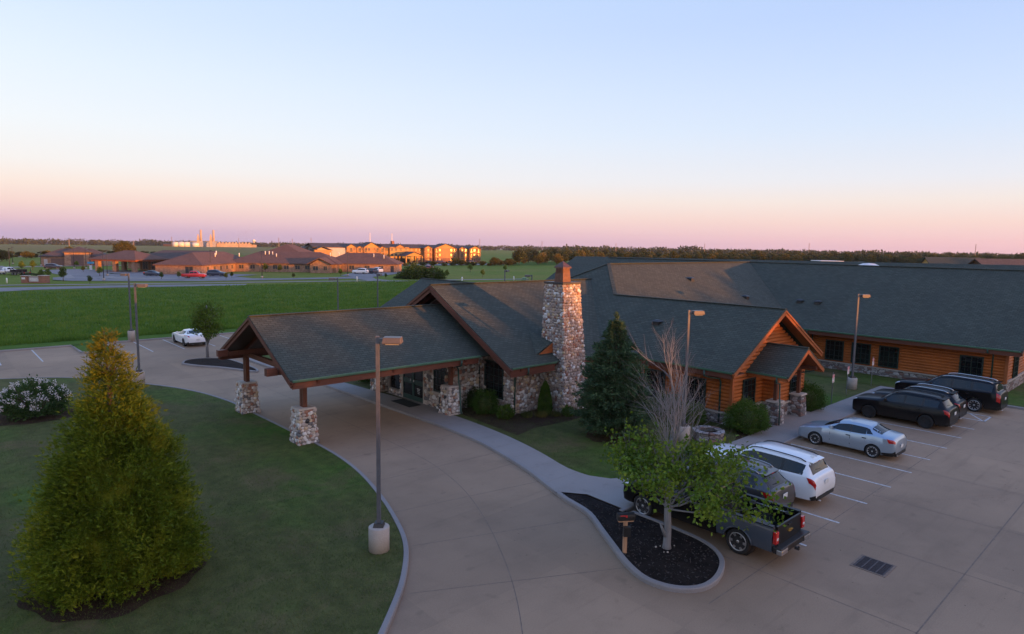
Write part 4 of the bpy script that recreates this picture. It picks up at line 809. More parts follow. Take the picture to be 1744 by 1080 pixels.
# rear wing behind the lodge: long parallel roof with its gable to the left
rear = thing('rear_wing', 'long dark green shingled roof standing behind the lodge roofs', 'building', (0, 0, 0), AZ)
q = MB(); q.slab([(63.6, 65.5, 3.3), (72.6, 65.5, 8.05), (73.6, 8.2, 8.5), (64.6, 8.2, 3.6)], .1); q.slab([(72.6, 65.5, 8.05), (82, 65.5, 3.2), (83, 8.2, 3.6), (73.6, 8.2, 8.5)], .1); rr = q.obj('roof', 'green_shingle', rear)
q = MB(); q.box(64.9, 81, 9.4, 64.4, 0, 3.3); q.slab([(65, 64.4, 3.3), (80.6, 64.4, 3.3), (72.7, 64.4, 7.8)], .1, (0, -1, 0)); q.pieces('wall', 'log_wood', rear)
q = MB(); q.lathe([(0.01, .55), (.55, .5), (.95, .33), (1.15, .1), (1.2, -.3)], 20, (71.2, 24.3, 7.75)); q.obj('roof_dome', 'roof_dome', rear)
# ------------------------------------------------------------------ vehicles
def hermite(vals, i):                                        # monotone cubic through the station values
    v = np.asarray(vals, float); n = len(v); d = np.diff(v); m = np.zeros(n); m[0], m[-1] = d[0], d[-1]
    for k in range(1, n - 1): m[k] = 0 if d[k - 1] * d[k] <= 0 else 2 * d[k - 1] * d[k] / (d[k - 1] + d[k])
    k = int(min(max(math.floor(i), 0), n - 2)); t = i - k
    return (2 * t ** 3 - 3 * t * t + 1) * v[k] + (t ** 3 - 2 * t * t + t) * m[k] + (-2 * t ** 3 + 3 * t * t) * v[k + 1] + (t ** 3 - t * t) * m[k + 1]
class Body:
    """stations: (distance from the nose, underside z, shoulder z, top z, half width, half roof width, cabin 0/1)"""
    def __init__(s, st, L): s.st = np.array(st, float); s.L = L; s.n = len(st)
    def par(s, i): return [hermite(s.st[:, k], i) for k in range(7)]
    def section(s, i):
        x, zb, zs, zt, w, wt, c = s.par(i); h = zt - zs; X = s.L / 2 - x
        hood = [(w * .985, zs), (w * .93, zs + .35 * h), (w * .82, zs + .68 * h), (w * .5, zs + .93 * h), (0, zt)]
        cab = [(w * .985, zs), (w * .955, zs + .035), (wt, zt - .115), (wt * .84, zt - .03), (0, zt)]
        up = [(a[0] * (1 - c) + b[0] * c, a[1] * (1 - c) + b[1] * c) for a, b in zip(hood, cab)]
        low = [(0, zb), (w * .80, zb), (w * .955, zb + .07), (w, zb + .50 * (zs - zb))]
        return [(X, y, z) for y, z in low + up]
    def pt(s, i, j, side=1):
        q = s.section(i); k = int(min(max(math.floor(j), 0), 7)); t = j - k; a, b = q[k], q[k + 1]
        return np.array([a[0] * (1 - t) + b[0] * t, (a[1] * (1 - t) + b[1] * t) * side, a[2] * (1 - t) + b[2] * t])
    def mesh(s, sub=5):
        rows = []; I = np.linspace(0, s.n - 1, (s.n - 1) * sub + 1)
        for i in I: q = s.section(i); rows.append([(x, y, z) for x, y, z in q] + [(x, -y, z) for x, y, z in q[-2:0:-1]])
        m = len(rows[0]); mb = MB(); vs = [p for r in rows for p in r]; fs = []
        for r in range(len(rows) - 1):
            for k in range(m): fs.append((r * m + k, r * m + (k + 1) % m, (r + 1) * m + (k + 1) % m, (r + 1) * m + k))
        mb.add(vs, [f[::-1] for f in fs], True); mb.add(rows[0], [tuple(range(m))]); mb.add(rows[-1], [tuple(reversed(range(m)))]); return mb
    def patch(s, mb, q, off=.006, nu=6, nv=4, side=1, mirror=False):
        """a panel lying on the body: q = four (station, column) corners in order"""
        for sd in ((1, -1) if mirror else (side,)):
            P = []
            for a in range(nu + 1):
                for b in range(nv + 1):
                    u, v = a / nu, b / nv
                    i = (q[0][0] * (1 - u) + q[1][0] * u) * (1 - v) + (q[3][0] * (1 - u) + q[2][0] * u) * v
                    j = (q[0][1] * (1 - u) + q[1][1] * u) * (1 - v) + (q[3][1] * (1 - u) + q[2][1] * u) * v
                    p = s.pt(i, j, sd); e = .02; du = s.pt(min(i + e, s.n - 1.001), j, sd) - s.pt(max(i - e, 0), j, sd); dv = s.pt(i, min(j + e, 7.999), sd) - s.pt(i, max(j - e, 0), sd)
                    nrm = np.cross(du, dv) * sd; nrm /= np.linalg.norm(nrm) + 1e-9
                    c = np.array([p[0] * .9, 0, .7]);
                    if nrm @ (p - c) < 0: nrm = -nrm
                    P.append(p + nrm * off)
            fs = [(a * (nv + 1) + b, (a + 1) * (nv + 1) + b, (a + 1) * (nv + 1) + b + 1, a * (nv + 1) + b + 1) for a in range(nu) for b in range(nv)]
            mb.add(P, fs, True)
    def top(s, mb, q, off=.008, nu=5):                       # screen across the whole width between columns: both halves
        for sd in (1, -1): s.patch(mb, q, off, nu, 4, sd)
WH = {}
def wheel_meshes(r, w, rimmat, spokes, key):
    if key in WH: return WH[key]
    t = MB(); rr = r * .72
    t.lathe([(rr, -w * .42), (r * .80, -w * .5), (r * .95, -w * .47), (r, -w * .36), (r, w * .36), (r * .95, w * .47), (r * .80, w * .5), (rr, w * .42)], 30, axis='Y')
    for k in range(30): a = 2 * math.pi * k / 30; t.beam((r * 1.0 * math.cos(a), -w * .36, r * 1.0 * math.sin(a)), (r * 1.0 * math.cos(a + .05), w * .36, r * 1.0 * math.sin(a + .05)), .02, .012, (math.cos(a), 0, math.sin(a)))
    m = MB(); d = w * .44
    m.lathe([(rr * 1.03, -w * .43), (rr * 1.04, d), (rr * .97, d + .012), (rr * .90, d - .01), (rr * .88, d - .07)], 30, axis='Y')
    for k in range(spokes):
        a = 2 * math.pi * k / spokes; c, s_ = math.cos(a), math.sin(a); wd = .34 * rr * 5 / spokes; t0 = np.array([c, 0, s_]); n0 = np.array([-s_, 0, c])
        q = []
        for rad, hw, y in ((rr * .16, wd * .62, d - .012), (rr * .55, wd * .42, d - .006), (rr * .92, wd * .62, d - .002)):
            for sg in (-1, 1): q.append(t0 * rad + n0 * hw * sg + np.array([0, y, 0]))
        lowq = [p - np.array([0, .03, 0]) for p in q]; m.add(q + lowq, [(1, 0, 2, 3), (3, 2, 4, 5), (0, 6, 8, 2), (2, 8, 10, 4), (1, 3, 9, 7), (3, 5, 11, 9)])
    m.lathe([(0.001, d + .004), (rr * .13, d + .002), (rr * .22, d - .012), (rr * .24, d - .05)], 14, axis='Y')
    b = MB(); b.lathe([(.001, d - .075), (rr * .92, d - .08)], 24, axis='Y')
    def mk(mb, nm, mat):
        o = mb.obj(nm, mat); me = o.data; bpy.data.objects.remove(o); return me
    WH[key] = (mk(t, 'wheel', 'rubber'), mk(m, 'rim', rimmat), mk(b, 'brake_disc', 'dark_void')); return WH[key]
def add_wheels(root, xs, y, r, w, rimmat, spokes, key):
    T, RM, B = wheel_meshes(r, w, rimmat, spokes, key)
    for x in xs:
        for sd in (1, -1):
            o = bpy.data.objects.new('wheel', T); C.objects.link(o); o.parent = root; o.location = (x, sd * y, r); o.rotation_euler.z = 0 if sd > 0 else math.pi
            for nm, me in (('rim', RM), ('brake_disc', B)): q = bpy.data.objects.new(nm, me); C.objects.link(q); q.parent = o
def cut_arches(o, xs, r, R_, y_in=.5):
    """cut the wheel wells out of a closed body mesh"""
    cut = MB()
    for x in xs: cut.lathe([(R_, -2), (R_, 2)], 28, (x, 0, r), 'Y')
    c = cut.obj('cutter', 'dark_void', o.parent if o.parent and o.parent.type == 'EMPTY' else None); md = o.modifiers.new('arch', 'BOOLEAN'); md.operation = 'DIFFERENCE'; md.object = c; md.solver = 'EXACT'
    dg = bpy.context.evaluated_depsgraph_get(); me = bpy.data.meshes.new_from_object(o.evaluated_get(dg)); o.modifiers.clear(); old = o.data; o.data = me; bpy.data.meshes.remove(old)
    bpy.data.objects.remove(c)
    me.materials.clear(); me.materials.append(o['_m']) if False else None
    return me
def finish_cut(o, mats, xs, r, R_):
    me = o.data; me.materials.clear()
    for m in mats: me.materials.append(MATS[m])
    for p in me.polygons:
        c = p.center; inw = any(abs(math.hypot(c.x - x, c.z - r) - R_) < .03 and (Vector((c.x - x, 0, c.z - r)).dot(p.normal) < 0) and abs(p.normal.y) < .3 for x in xs)
        p.material_index = len(mats) - 1 if inw else 0
        if inw: p.use_smooth = False
    me.set_sharp_from_angle(angle=R(38))
def car(name, label, cat, B, loc, rotz, paint, wheels, group=None, kind='suv', glass='car_glass', trim='black_plastic', rails=None, tail='block', cladding=None, far=False, plate=True, chrome=False, badge=None):
    """wheels: (front axle from nose, rear axle from nose, radius, width, half track, rim material, spokes, key)"""
    root = thing(name, label, cat, loc, rotz, group); L = B.L; fa, ra, wr, ww, tr, rimm, sp, key = wheels; xs = [L / 2 - fa, L / 2 - ra]
    bo = B.mesh(3 if far else 5).obj('body', paint, root)
    if not far: cut_arches(bo, xs, wr, wr * 1.17); finish_cut(bo, [paint, 'dark_void'], xs, wr, wr * 1.17)
    add_wheels(root, xs, tr, wr, ww, rimm, sp, key)
    g = MB(); B.top(g, [(4.12, 6.2), (4.93, 6.15), (4.93, 8), (4.12, 8)]); g.obj('windscreen', glass, root)
    if kind == 'pickup': rr = [(8.12, 6.25), (8.85, 6.4), (8.85, 8), (8.12, 8)]; side = [[(4.42, 5.12), (5.92, 5.12), (5.92, 5.9), (4.95, 5.9)], [(6.08, 5.12), (7.75, 5.12), (7.75, 5.88), (6.08, 5.9)]]
    elif kind == 'sedan': rr = [(8.12, 6.15), (8.90, 6.25), (8.90, 8), (8.12, 8)]; side = [[(4.40, 5.12), (5.93, 5.12), (5.93, 5.9), (4.95, 5.9)], [(6.06, 5.12), (7.55, 5.12), (7.40, 5.9), (6.06, 5.9)], [(7.62, 5.12), (8.35, 5.2), (7.9, 5.9), (7.5, 5.9)]]
    else: rr = [(8.14, 6.2), (8.90, 6.3), (8.90, 8), (8.14, 8)]; side = [[(4.40, 5.12), (5.93, 5.12), (5.93, 5.9), (4.95, 5.9)], [(6.06, 5.12), (6.94, 5.12), (6.94, 5.9), (6.06, 5.9)], [(7.06, 5.12), (7.86, 5.14), (7.93, 5.88), (7.06, 5.9)]]
    g = MB(); B.top(g, rr); g.obj('rear_window', glass, root)
    if kind != 'pickup': g = MB(); B.patch(g, [(4.42, 5.04), (7.5 if kind == 'sedan' else 7.9, 5.04), (7.6 if kind == 'sedan' else 7.93, 5.94), (4.9, 5.94)], .003, 14, 4, mirror=True); g.obj('window_surround', 'black_plastic', root)
    for q in side:
        for sd in ((1, -1)): g = MB(); B.patch(g, q, .006, 6, 4, sd); g.obj('side_window', glass, root)
    if far:
        t = MB(); B.patch(t, [(9.2, 4.1), (10.5, 4.2), (10.5, 3.3), (9.2, 3.3)], .01, 3, 3, mirror=True); t.obj('tail_light', 'red_lens', root); return root
    # doors: seam lines and handles
    drs = [((4.55, 6.0)), ((6.0, 7.5 if kind == 'sedan' else 7.0))] if kind != 'pickup' else [(4.55, 6.0), (6.0, 7.8)]
    for i0, i1 in drs:
        for sd in (1, -1):
            d = MB(); g_ = .018
            for q in ([(i0, 1.9), (i0 + g_, 1.9), (i0 + g_, 4.98), (i0, 4.98)], [(i1 - g_, 1.9), (i1, 1.9), (i1, 4.98), (i1 - g_, 4.98)], [(i0, 1.9), (i1, 1.9), (i1, 1.94), (i0, 1.94)]): B.patch(d, q, .003, 8, 4, sd)
            do = d.obj('door_seam', 'dark_void', root); p = B.pt(i1 - .16, 3.72, sd); h = MB(); h.box(p[0] - .09, p[0] + .09, min(p[1], p[1] + sd * .035), max(p[1], p[1] + sd * .035), p[2] - .018, p[2] + .018); h.obj('door_handle', 'chrome' if chrome else trim if paint == 'silver_paint' else paint, root)
    # mirrors
    for sd in (1, -1):
        p = B.pt(4.75, 5.1, sd); m = MB(); m.frustum(p[0] + .02, p[0] + .16, *sorted((p[1] + sd * .04, p[1] + sd * .22)), p[2] + .0, p[0] + .04, p[0] + .13, *sorted((p[1] + sd * .05, p[1] + sd * .20)), p[2] + .15); m.beam((p[0] + .08, p[1], p[2] + .04), (p[0] + .08, p[1] + sd * .08, p[2] + .05), .05, .04); m.obj('mirror', paint if chrome is False else paint, root, bevel=.015)
    # lamps
    hl = MB(); B.patch(hl, [(1.05, 3.9), (2.1, 4.2), (2.1, 5.3), (1.05, 4.9)], .008, 5, 4, mirror=True); hl.obj('headlight', 'clear_lens', root)
    for sd in (1, -1):
        t = MB()
        if kind == 'sedan' and tail == 'wrap': B.patch(t, [(9.35, 4.15), (10.75, 5.2), (10.75, 3.9), (9.6, 3.6)], .012, 8, 4, sd)
        elif tail == 'wrap': B.patch(t, [(8.35, 4.02), (10.75, 4.75), (10.75, 3.45), (8.75, 3.62)], .014, 8, 4, sd)
        elif tail == 'tall': B.patch(t, [(8.7, 4.9), (10.4, 4.9), (10.4, 3.1), (9.0, 3.15)], .014, 6, 4, sd)
        elif tail == 'strip': B.patch(t, [(8.6, 4.4), (10.8, 6.2), (10.8, 5.2), (8.9, 3.95)], .014, 8, 4, sd)
        else: B.patch(t, [(8.45, 4.3), (10.6, 4.9), (10.6, 3.5), (8.8, 3.6)], .014, 8, 4, sd)
        t.obj('tail_light', 'red_lens', root)
    xb = B.pt(B.n - 1.001, 8)[0]; xr = -L / 2
    bp = MB(); w = B.par(10)[4]; zb = B.par(10)[1]
    B.patch(bp, [(9.05, 1.15), (B.n - 1.02, 1.1), (B.n - 1.02, 2.55), (9.05, 2.3)], .012, 7, 3, mirror=True); bp.box(xr - .012, xr + .12, -w * .80, w * .80, zb + .02, zb + .17); bp.obj('rear_bumper', trim, root)
    if plate: p = B.pt(10.4, 8); m = MB(); zp = .92 if kind == 'suv' else .66; m.box(xr - .035, xr - .02, -.16, .16, zp - .08, zp + .08); m.obj('number_plate', 'plate_white', root)
    gr = MB(); gr.box(L / 2 - .06, L / 2 + .012, -.42, .42, .42, .62); gr.obj('grille', 'dark_void', root)
    ex = MB(); ex.tube([(xr + .5, .45, .27), (xr - .03, .45, .25)], .03, 8); ex.obj('exhaust', 'steel', root)
    if cladding:
        c = MB(); B.patch(c, [(.6, 1.1), (B.n - 1.4, 1.1), (B.n - 1.4, 2.15), (.6, 2.15)], .008, 40, 2, mirror=True); c = c.obj('sill_cladding', cladding, root); clip_arch(c, xs, wr, wr * 1.18)
    if rails:
        for sd in (1, -1):
            m = MB(); pts = []
            for i in np.linspace(5.15, 7.85, 12): p = B.pt(i, 6.75, sd); e = .0 if 5.3 < i < 7.7 else -.045; pts.append((p[0], p[1], p[2] + .055 + e))
            m.tube(pts, .022, 6); m.obj('roof_rail', rails, root)
        if rails: a = B.pt(7.8, 8); m = MB(); m.frustum(a[0] - .09, a[0] + .09, -.03, .03, a[2], a[0] - .09, a[0] - .02, -.008, .008, a[2] + .06); m.obj('aerial', paint, root)
    if kind == 'suv':
        z = B.par(8.05)[3]; x = B.pt(8.05, 8)[0]; m = MB(); m.slab([(x + .10, -.55, z + .005), (x - .14, -.5, z - .015), (x - .14, .5, z - .015), (x + .10, .55, z + .005)], .03); m.obj('spoiler', paint, root)
        m = MB(); m.box(x - .145, x - .14, -.1, .1, z - .04, z - .02); m.obj('brake_light', 'red_lens', root)
        p0 = B.pt(8.75, 8); m = MB(); m.tube([(p0[0] - .02, 0, p0[2] + .02), (p0[0] - .02, .30, p0[2] + .07)], .009, 5); m.obj('wiper', 'black_plastic', root)
    if badge:
        p = B.pt(9.6, 8); m = MB(); x = p[0] - .025 - .0; m.box(x - .02, x + .02, -.07, .07, p[2] - .02, p[2] + .015); m.obj('emblem', badge, root)
    return root
def clip_arch(o, xs, r, R_):
    bm = bmesh.new(); bm.from_mesh(o.data)
    bmesh.ops.delete(bm, geom=[f for f in bm.faces if any(math.hypot(f.calc_center_median().x - x, f.calc_center_median().z - r) < R_ for x in xs)], context='FACES'); bm.to_mesh(o.data); bm.free()
m_paint('silver_paint', (.35, .42, .50), .55, .3); m_paint('white_car_paint', (.74, .75, .76)); m_paint('black_paint', (.004, .004, .005), 0, .3); m_paint('graphite_paint', (.062, .057, .056), .35); m_paint('black_truck_paint', (.005, .005, .006), 0, .3); m_paint('primer_paint', (.046, .062, .088), .1, .4)
m_paint('red_truck_paint', (.42, .012, .010)); m_paint('navy_paint', (.014, .022, .052)); m_paint('grey_paint', (.16, .165, .17), .4); m_paint('blue_grey_paint', (.07, .085, .11), .3); m_paint('maroon_paint', (.14, .014, .018))

def sedan_body(L=4.45, W_=.86, H=1.47):
    k = L / 4.45; h = H / 1.47
    st = [(0, .34, .56, .62, .64, .5, 0), (.06, .22, .66, .73, .79, .5, 0), (.32, .18, .77, .86, .845, .5, 0), (.85, .17, .86, .97, .86, .55, 0), (1.16, .17, .93, 1.04, .86, .60, 0), (1.95, .17, .95, 1.39, .865, .59, 1), (2.50, .17, .965, 1.47, .865, .60, 1), (3.02, .17, .985, 1.455, .865, .59, 1), (3.32, .17, 1.0, 1.40, .86, .57, 1), (3.86, .18, 1.01, 1.16, .85, .56, 0), (4.32, .22, .97, 1.10, .82, .52, 0), (4.45, .36, .80, .95, .76, .5, 0)]
    return Body([(x * k, zb, zs * h, zt * h, w * W_ / .86, wt * W_ / .86, c) for x, zb, zs, zt, w, wt, c in st], L)
def suv_body(L=4.9, W_=.95, H=1.72, rear=.0, boxy=0):
    """rear leans the tail glass; boxy squares the bonnet and tail"""
    st = [(0, .42, .70, .76, .74, .6, 0), (.05, .29, .84, .92, .86, .6, 0), (.24, .24, .95, 1.05, .925, .62, 0), (.92, .23, 1.01, 1.13, .945, .64, 0), (1.38, .23, 1.04, 1.18, .95, .66, 0), (2.05, .23, 1.06, 1.60, .95, .65, 1), (2.72, .23, 1.08, 1.72, .95, .68, 1), (3.60, .23, 1.10, 1.70, .945, .66, 1), (4.38, .24, 1.12, 1.60, .935, .62, 1), (4.70, .26, 1.10, 1.20, .925, .62, 0), (4.82, .30, 1.02, 1.14, .905, .6, 0), (4.90, .40, .80, .88, .86, .58, 0)]
    k = L / 4.9; h = H / 1.72; o = []
    for n, (x, zb, zs, zt, w, wt, c) in enumerate(st):
        x *= k
        if n == 8: x += rear
        if boxy and n in (1, 2, 3, 4): zs += .06 * boxy; zt += .08 * boxy
        if boxy and n in (8,): wt += .03 * boxy; zt += .05 * boxy
        o.append((x, zb, zs * h, zt * h, w * W_ / .95, wt * W_ / .95, c))
    return Body(o, L)
ROT = AZ + math.pi / 2                                       # nose towards the pavement (axis b)
def at_bay(a, rear_b, L): return W(a, rear_b + L / 2, 0.004)
# silver saloon
car('silver_saloon', 'silver four-door saloon car with a rear spoiler-less boot, parked before the log porch', 'car', sedan_body(4.45, .86, 1.47), at_bay(32.93, 9.25, 4.45), ROT, 'silver_paint', (.90, 3.51, .31, .20, .76, 'alloy', 10, 'sed'), 'cars parked facing the lodge', 'sedan', tail='wrap')
# black suvs
car('black_suv', 'black sport utility car with black wheels, beside the silver saloon', 'car', suv_body(4.92, .965, 1.77, -.02, .3), at_bay(40.72, 9.02, 4.92), ROT, 'black_paint', (.96, 3.82, .375, .25, .83, 'black_alloy', 6, 'aca'), 'cars parked facing the lodge', rails='black_gloss', tail='block', cladding='black_plastic')
car('black_crossover', 'black crossover car with silver roof rails, between two larger black cars', 'car', suv_body(4.65, .93, 1.74, -.10, .1), at_bay(43.1, 9.15, 4.65), ROT, 'black_paint', (.92, 3.62, .36, .235, .80, 'alloy', 5, 'cro'), 'cars parked facing the lodge', rails='chrome', tail='strip', cladding='black_plastic')
sub = car('long_suv', 'very long black sport utility car with bright ten-spoke wheels, farthest from the pickup', 'car', suv_body(5.7, 1.02, 1.95, .16, .5), at_bay(47.35, 8.05, 5.7), ROT, 'black_paint', (.98, 4.40, .41, .28, .86, 'alloy', 10, 'sub'), 'cars parked facing the lodge', rails='chrome', tail='tall', chrome=True)
# white and dark suvs nearest the maple
car('white_suv', 'white sport utility car with black roof rails and tow hitch, two bays from the pickup', 'car', suv_body(5.0, .98, 1.77, .05, .2), at_bay(24.75, 9.35, 5.0), ROT, 'white_car_paint', (.95, 3.85, .375, .25, .84, 'alloy', 5, 'pat'), 'cars parked facing the lodge', rails='black_gloss', tail='wrap')
car('grey_crossover', 'dark grey crossover car with silver roof rails, between the pickup and the white car', 'car', suv_body(4.58, .925, 1.75, -.16, .2), at_bay(22.1, 9.72, 4.58), ROT, 'graphite_paint', (.93, 3.64, .355, .235, .80, 'alloy', 6, 'cap'), 'cars parked facing the lodge', rails='steel', tail='wrap', cladding='graphite_paint', badge='gold_metal')
# pickup
def pickup(loc, rotz, label, group):
    L = 5.83; fa, ra, wr = .95, 4.60, .40; xs = [L / 2 - fa, L / 2 - ra]
    st = [(0, .45, .78, .82, .80, .6, 0), (.06, .36, .95, 1.02, .92, .6, 0), (.35, .32, 1.06, 1.16, .975, .62, 0), (1.0, .32, 1.12, 1.22, .99, .64, 0), (1.42, .32, 1.16, 1.27, .995, .66, 0), (2.0, .32, 1.18, 1.78, .995, .68, 1), (2.65, .32, 1.18, 1.87, .995, .70, 1), (3.25, .32, 1.18, 1.86, .995, .70, 1), (3.62, .32, 1.18, 1.80, .99, .69, 1), (3.78, .32, 1.17, 1.24, .985, .68, 0), (3.80, .34, 1.15, 1.18, .97, .66, 0), (3.82, .40, 1.0, 1.02, .9, .6, 0)]
    B = Body(st, L); root = thing('pickup_truck', label, 'pickup', loc, rotz, group)
    bo = B.mesh(5).obj('cab', 'black_truck_paint', root); cut_arches(bo, xs[:1], wr, wr * 1.16); finish_cut(bo, ['black_truck_paint', 'dark_void'], xs[:1], wr, wr * 1.16)
    add_wheels(root, xs, .84, wr, .27, 'alloy', 6, 'pick')
    g = MB(); B.top(g, [(4.12, 6.2), (4.93, 6.15), (4.93, 8), (4.12, 8)]); g.obj('windscreen', 'car_glass', root)
    g = MB(); B.top(g, [(8.12, 6.4), (8.85, 6.6), (8.85, 8), (8.12, 8)]); g.obj('rear_window', 'car_glass', root)
    for q in ([(4.42, 5.12), (5.92, 5.12), (5.92, 5.9), (4.95, 5.9)], [(6.08, 5.12), (7.75, 5.12), (7.75, 5.88), (6.08, 5.9)]):
        for sd in (1, -1): g = MB(); B.patch(g, q, .006, 6, 4, sd); g.obj('side_window', 'car_glass', root)
    for i0, i1 in ((4.5, 6.0), (6.0, 7.9)):
        for sd in (1, -1):
            d = MB(); g_ = .018
            for q in ([(i0, 1.9), (i0 + g_, 1.9), (i0 + g_, 4.98), (i0, 4.98)], [(i1 - g_, 1.9), (i1, 1.9), (i1, 4.98), (i1 - g_, 4.98)]): B.patch(d, q, .003, 8, 4, sd)
            d.obj('door_seam', 'dark_void', root); p = B.pt(i1 - .16, 3.7, sd); h = MB(); h.box(p[0] - .1, p[0] + .1, *sorted((p[1], p[1] + sd * .04)), p[2] - .02, p[2] + .02); h.obj('door_handle', 'black_gloss', root)
    for sd in (1, -1):
        p = B.pt(4.75, 5.1, sd); m = MB(); m.frustum(p[0], p[0] + .16, *sorted((p[1] + sd * .05, p[1] + sd * .27)), p[2], p[0] + .02, p[0] + .13, *sorted((p[1] + sd * .06, p[1] + sd * .26)), p[2] + .2); m.obj('mirror', 'black_gloss', root, bevel=.02)
    hl = MB(); B.patch(hl, [(1.05, 3.9), (1.9, 4.0), (1.9, 5.1), (1.05, 4.9)], .008, 5, 4, mirror=True); hl.obj('headlight', 'clear_lens', root)
    gr = MB(); gr.box(L / 2 - .06, L / 2 + .02, -.6, .6, .62, .95); gr.obj('grille', 'dark_void', root)
    # load bed: curved sides with cut arches, floor, tailgate
    x0, x1 = L / 2 - 3.86, -L / 2 + .12
    for sd in (1, -1):
        prof = [(.90, .50), (.965, .46), (1.0, .62), (1.01, .85), (.985, 1.10), (.965, 1.22), (.94, 1.245), (.86, 1.245), (.84, 1.22), (.84, .5)]
        s = MB(); vs = []; nx = 14
        for k in range(nx + 1):
            x = x0 + (x1 - x0) * k / nx
            vs += [(x, y * sd, z) for y, z in prof]
        m = len(prof); fs = [(k * m + j, (k + 1) * m + j, (k + 1) * m + (j + 1) % m, k * m + (j + 1) % m) for k in range(nx) for j in range(m)] + [tuple(range(m)), tuple(range((nx + 1) * m - 1, nx * m - 1, -1))]
        if sd < 0: fs = [f[::-1] for f in fs]
        s.add(vs, fs); bs = s.obj('bed_side', 'primer_paint' if sd > 0 else 'black_truck_paint', root)
        bm = bmesh.new(); bm.from_mesh(bs.data); bmesh.ops.recalc_face_normals(bm, faces=bm.faces[:]); bm.to_mesh(bs.data); bm.free()
        cut_arches(bs, xs[1:], wr, wr * 1.2); finish_cut(bs, ['primer_paint' if sd > 0 else 'black_truck_paint', 'dark_void'], xs[1:], wr, wr * 1.2)
        fl = MB(); pr = [(wr * 1.2 + d, t) for d, t in ((0, 0),)]
        arc = [(xs[1] + math.cos(t) * wr * 1.21, wr + math.sin(t) * wr * 1.21) for t in np.linspace(.15, math.pi - .15, 18)]
        fl.tube([(x, sd * 1.0, z) for x, z in arc], .028, 6); fl.obj('arch_lip', 'primer_paint' if sd > 0 else 'black_truck_paint', bs)
        if sd > 0:
            st_ = MB(); st_.slab([(x0 + .02, 1.017 * sd, .98), (x0 + .95, 1.011 * sd, .98), (x0 + .92, .990 * sd, 1.13), (x0 + .02, .99 * sd, 1.13)], .012, (0, -sd, 0)); st_.obj('side_panel', 'black_truck_paint', bs)
        cp = MB(); cp.beam((x0, sd * .905, 1.255), (x1, sd * .905, 1.255), .15, .025); cp.obj('bed_rail', 'black_plastic', root)
        ib = MB(); ib.lathe([(wr * 1.2, sd * .62), (wr * 1.2, sd * .85)], 20, (xs[1], 0, wr), 'Y'); ib.obj('inner_arch', 'dark_void', root)
        t = MB(); t.box(x1 - .13, x1 - .015, *sorted((sd * .80, sd * .985)), .74, 1.12); tl = t.obj('tail_light', 'red_lens', root, bevel=.02)
        t = MB(); t.box(x1 - .135, x1 - .12, *sorted((sd * .84, sd * .95)), .86, .93); t.obj('lamp', 'clear_lens', tl)
    f = MB(); f.box(x1, x0, -.85, .85, .56, .62); f.box(x0 - .03, x0 + .02, -.86, .86, .60, 1.24); f.obj('bed_floor', 'black_plastic', root)
    un = MB(); un.box(-L / 2 + .2, L / 2 - .4, -.45, .45, .36, .55); un.box(xs[1] - .08, xs[1] + .08, -.8, .8, .34, .46); un.obj('chassis', 'dark_void', root)
    tg = MB(); tg.frustum(x1 - .10, x1, -.80, .80, .62, x1 - .07, x1, -.80, .80, 1.24); tgo = tg.obj('tailgate', 'black_truck_paint', root, bevel=.015)
    e = MB(); e.box(x1 - .125, x1 - .08, -.15, .15, .925, .965); e.box(x1 - .125, x1 - .08, -.055, .055, .905, .985); e.obj('emblem', 'gold_metal', tgo)
    e = MB(); e.box(x1 - .105, x1 - .07, -.12, .12, 1.10, 1.15); e.obj('handle', 'black_plastic', tgo)
    bp = MB(); bp.frustum(x1 - .30, x1 - .02, -.98, .98, .46, x1 - .30, x1 - .02, -.98, .98, .66); bp.box(x1 - .315, x1 - .10, .55, .985, .455, .64); bp.box(x1 - .315, x1 - .10, -.985, -.55, .455, .64); bp.obj('rear_bumper', 'black_plastic', root, bevel=.02)
    for sd in (1, -1): q = MB(); q.box(x1 - .325, x1 - .14, *sorted((sd * .56, sd * .992)), .45, .62); q.obj('bumper_corner', 'steel', root, bevel=.03)
    q = MB(); q.box(x1 - .42, x1 - .28, -.04, .04, .38, .46); q.lathe([(.001, .06), (.03, .04), (.03, 0)], 10, (x1 - .4, 0, .46)); q.obj('tow_hitch', 'dark_metal', root)
    return root, x0, x1
PICK, bx0, bx1 = pickup(at_bay(19.42, 8.28, 5.83), ROT, 'black pickup truck with a grey rear flank and open load bed, beside the mulch island', 'cars parked facing the lodge')
def on_pick(x, y, z): m = Matrix.Translation(Vector(at_bay(19.42, 8.28, 5.83))) @ Matrix.Rotation(ROT, 4, 'Z'); return m @ Vector((x, y, z))
m = MB(); m.frustum(-.35, .35, -.26, .26, 0, -.33, .33, -.24, .24, .40); m.box(-.37, .37, -.28, .28, .40, .44); o = tag(m.obj('tool_box', 'black_plastic', None, on_pick(bx1 + .75, .45, .625), ROT, bevel=.02), 'black plastic tool box in the pickup load bed', 'tool box')
m = MB(); m.box(-.22, .22, -.16, .16, 0, .22); m.box(-.2, .2, -.165, .165, .22, .26); tag(m.obj('cool_box', 'blue_plastic', None, on_pick(bx1 + 1.35, .42, .625), ROT, bevel=.02), 'small blue box lying in the pickup load bed', 'box')
m = MB(); m.lathe([(.001, .2), (.06, .19), (.09, .12), (.1, .04), (.09, 0)], 12); tag(m.obj('pink_bag', 'pink_cloth', None, on_pick(bx1 + .35, .48, .625), ROT), 'little pink bag near the pickup tailgate', 'bag')
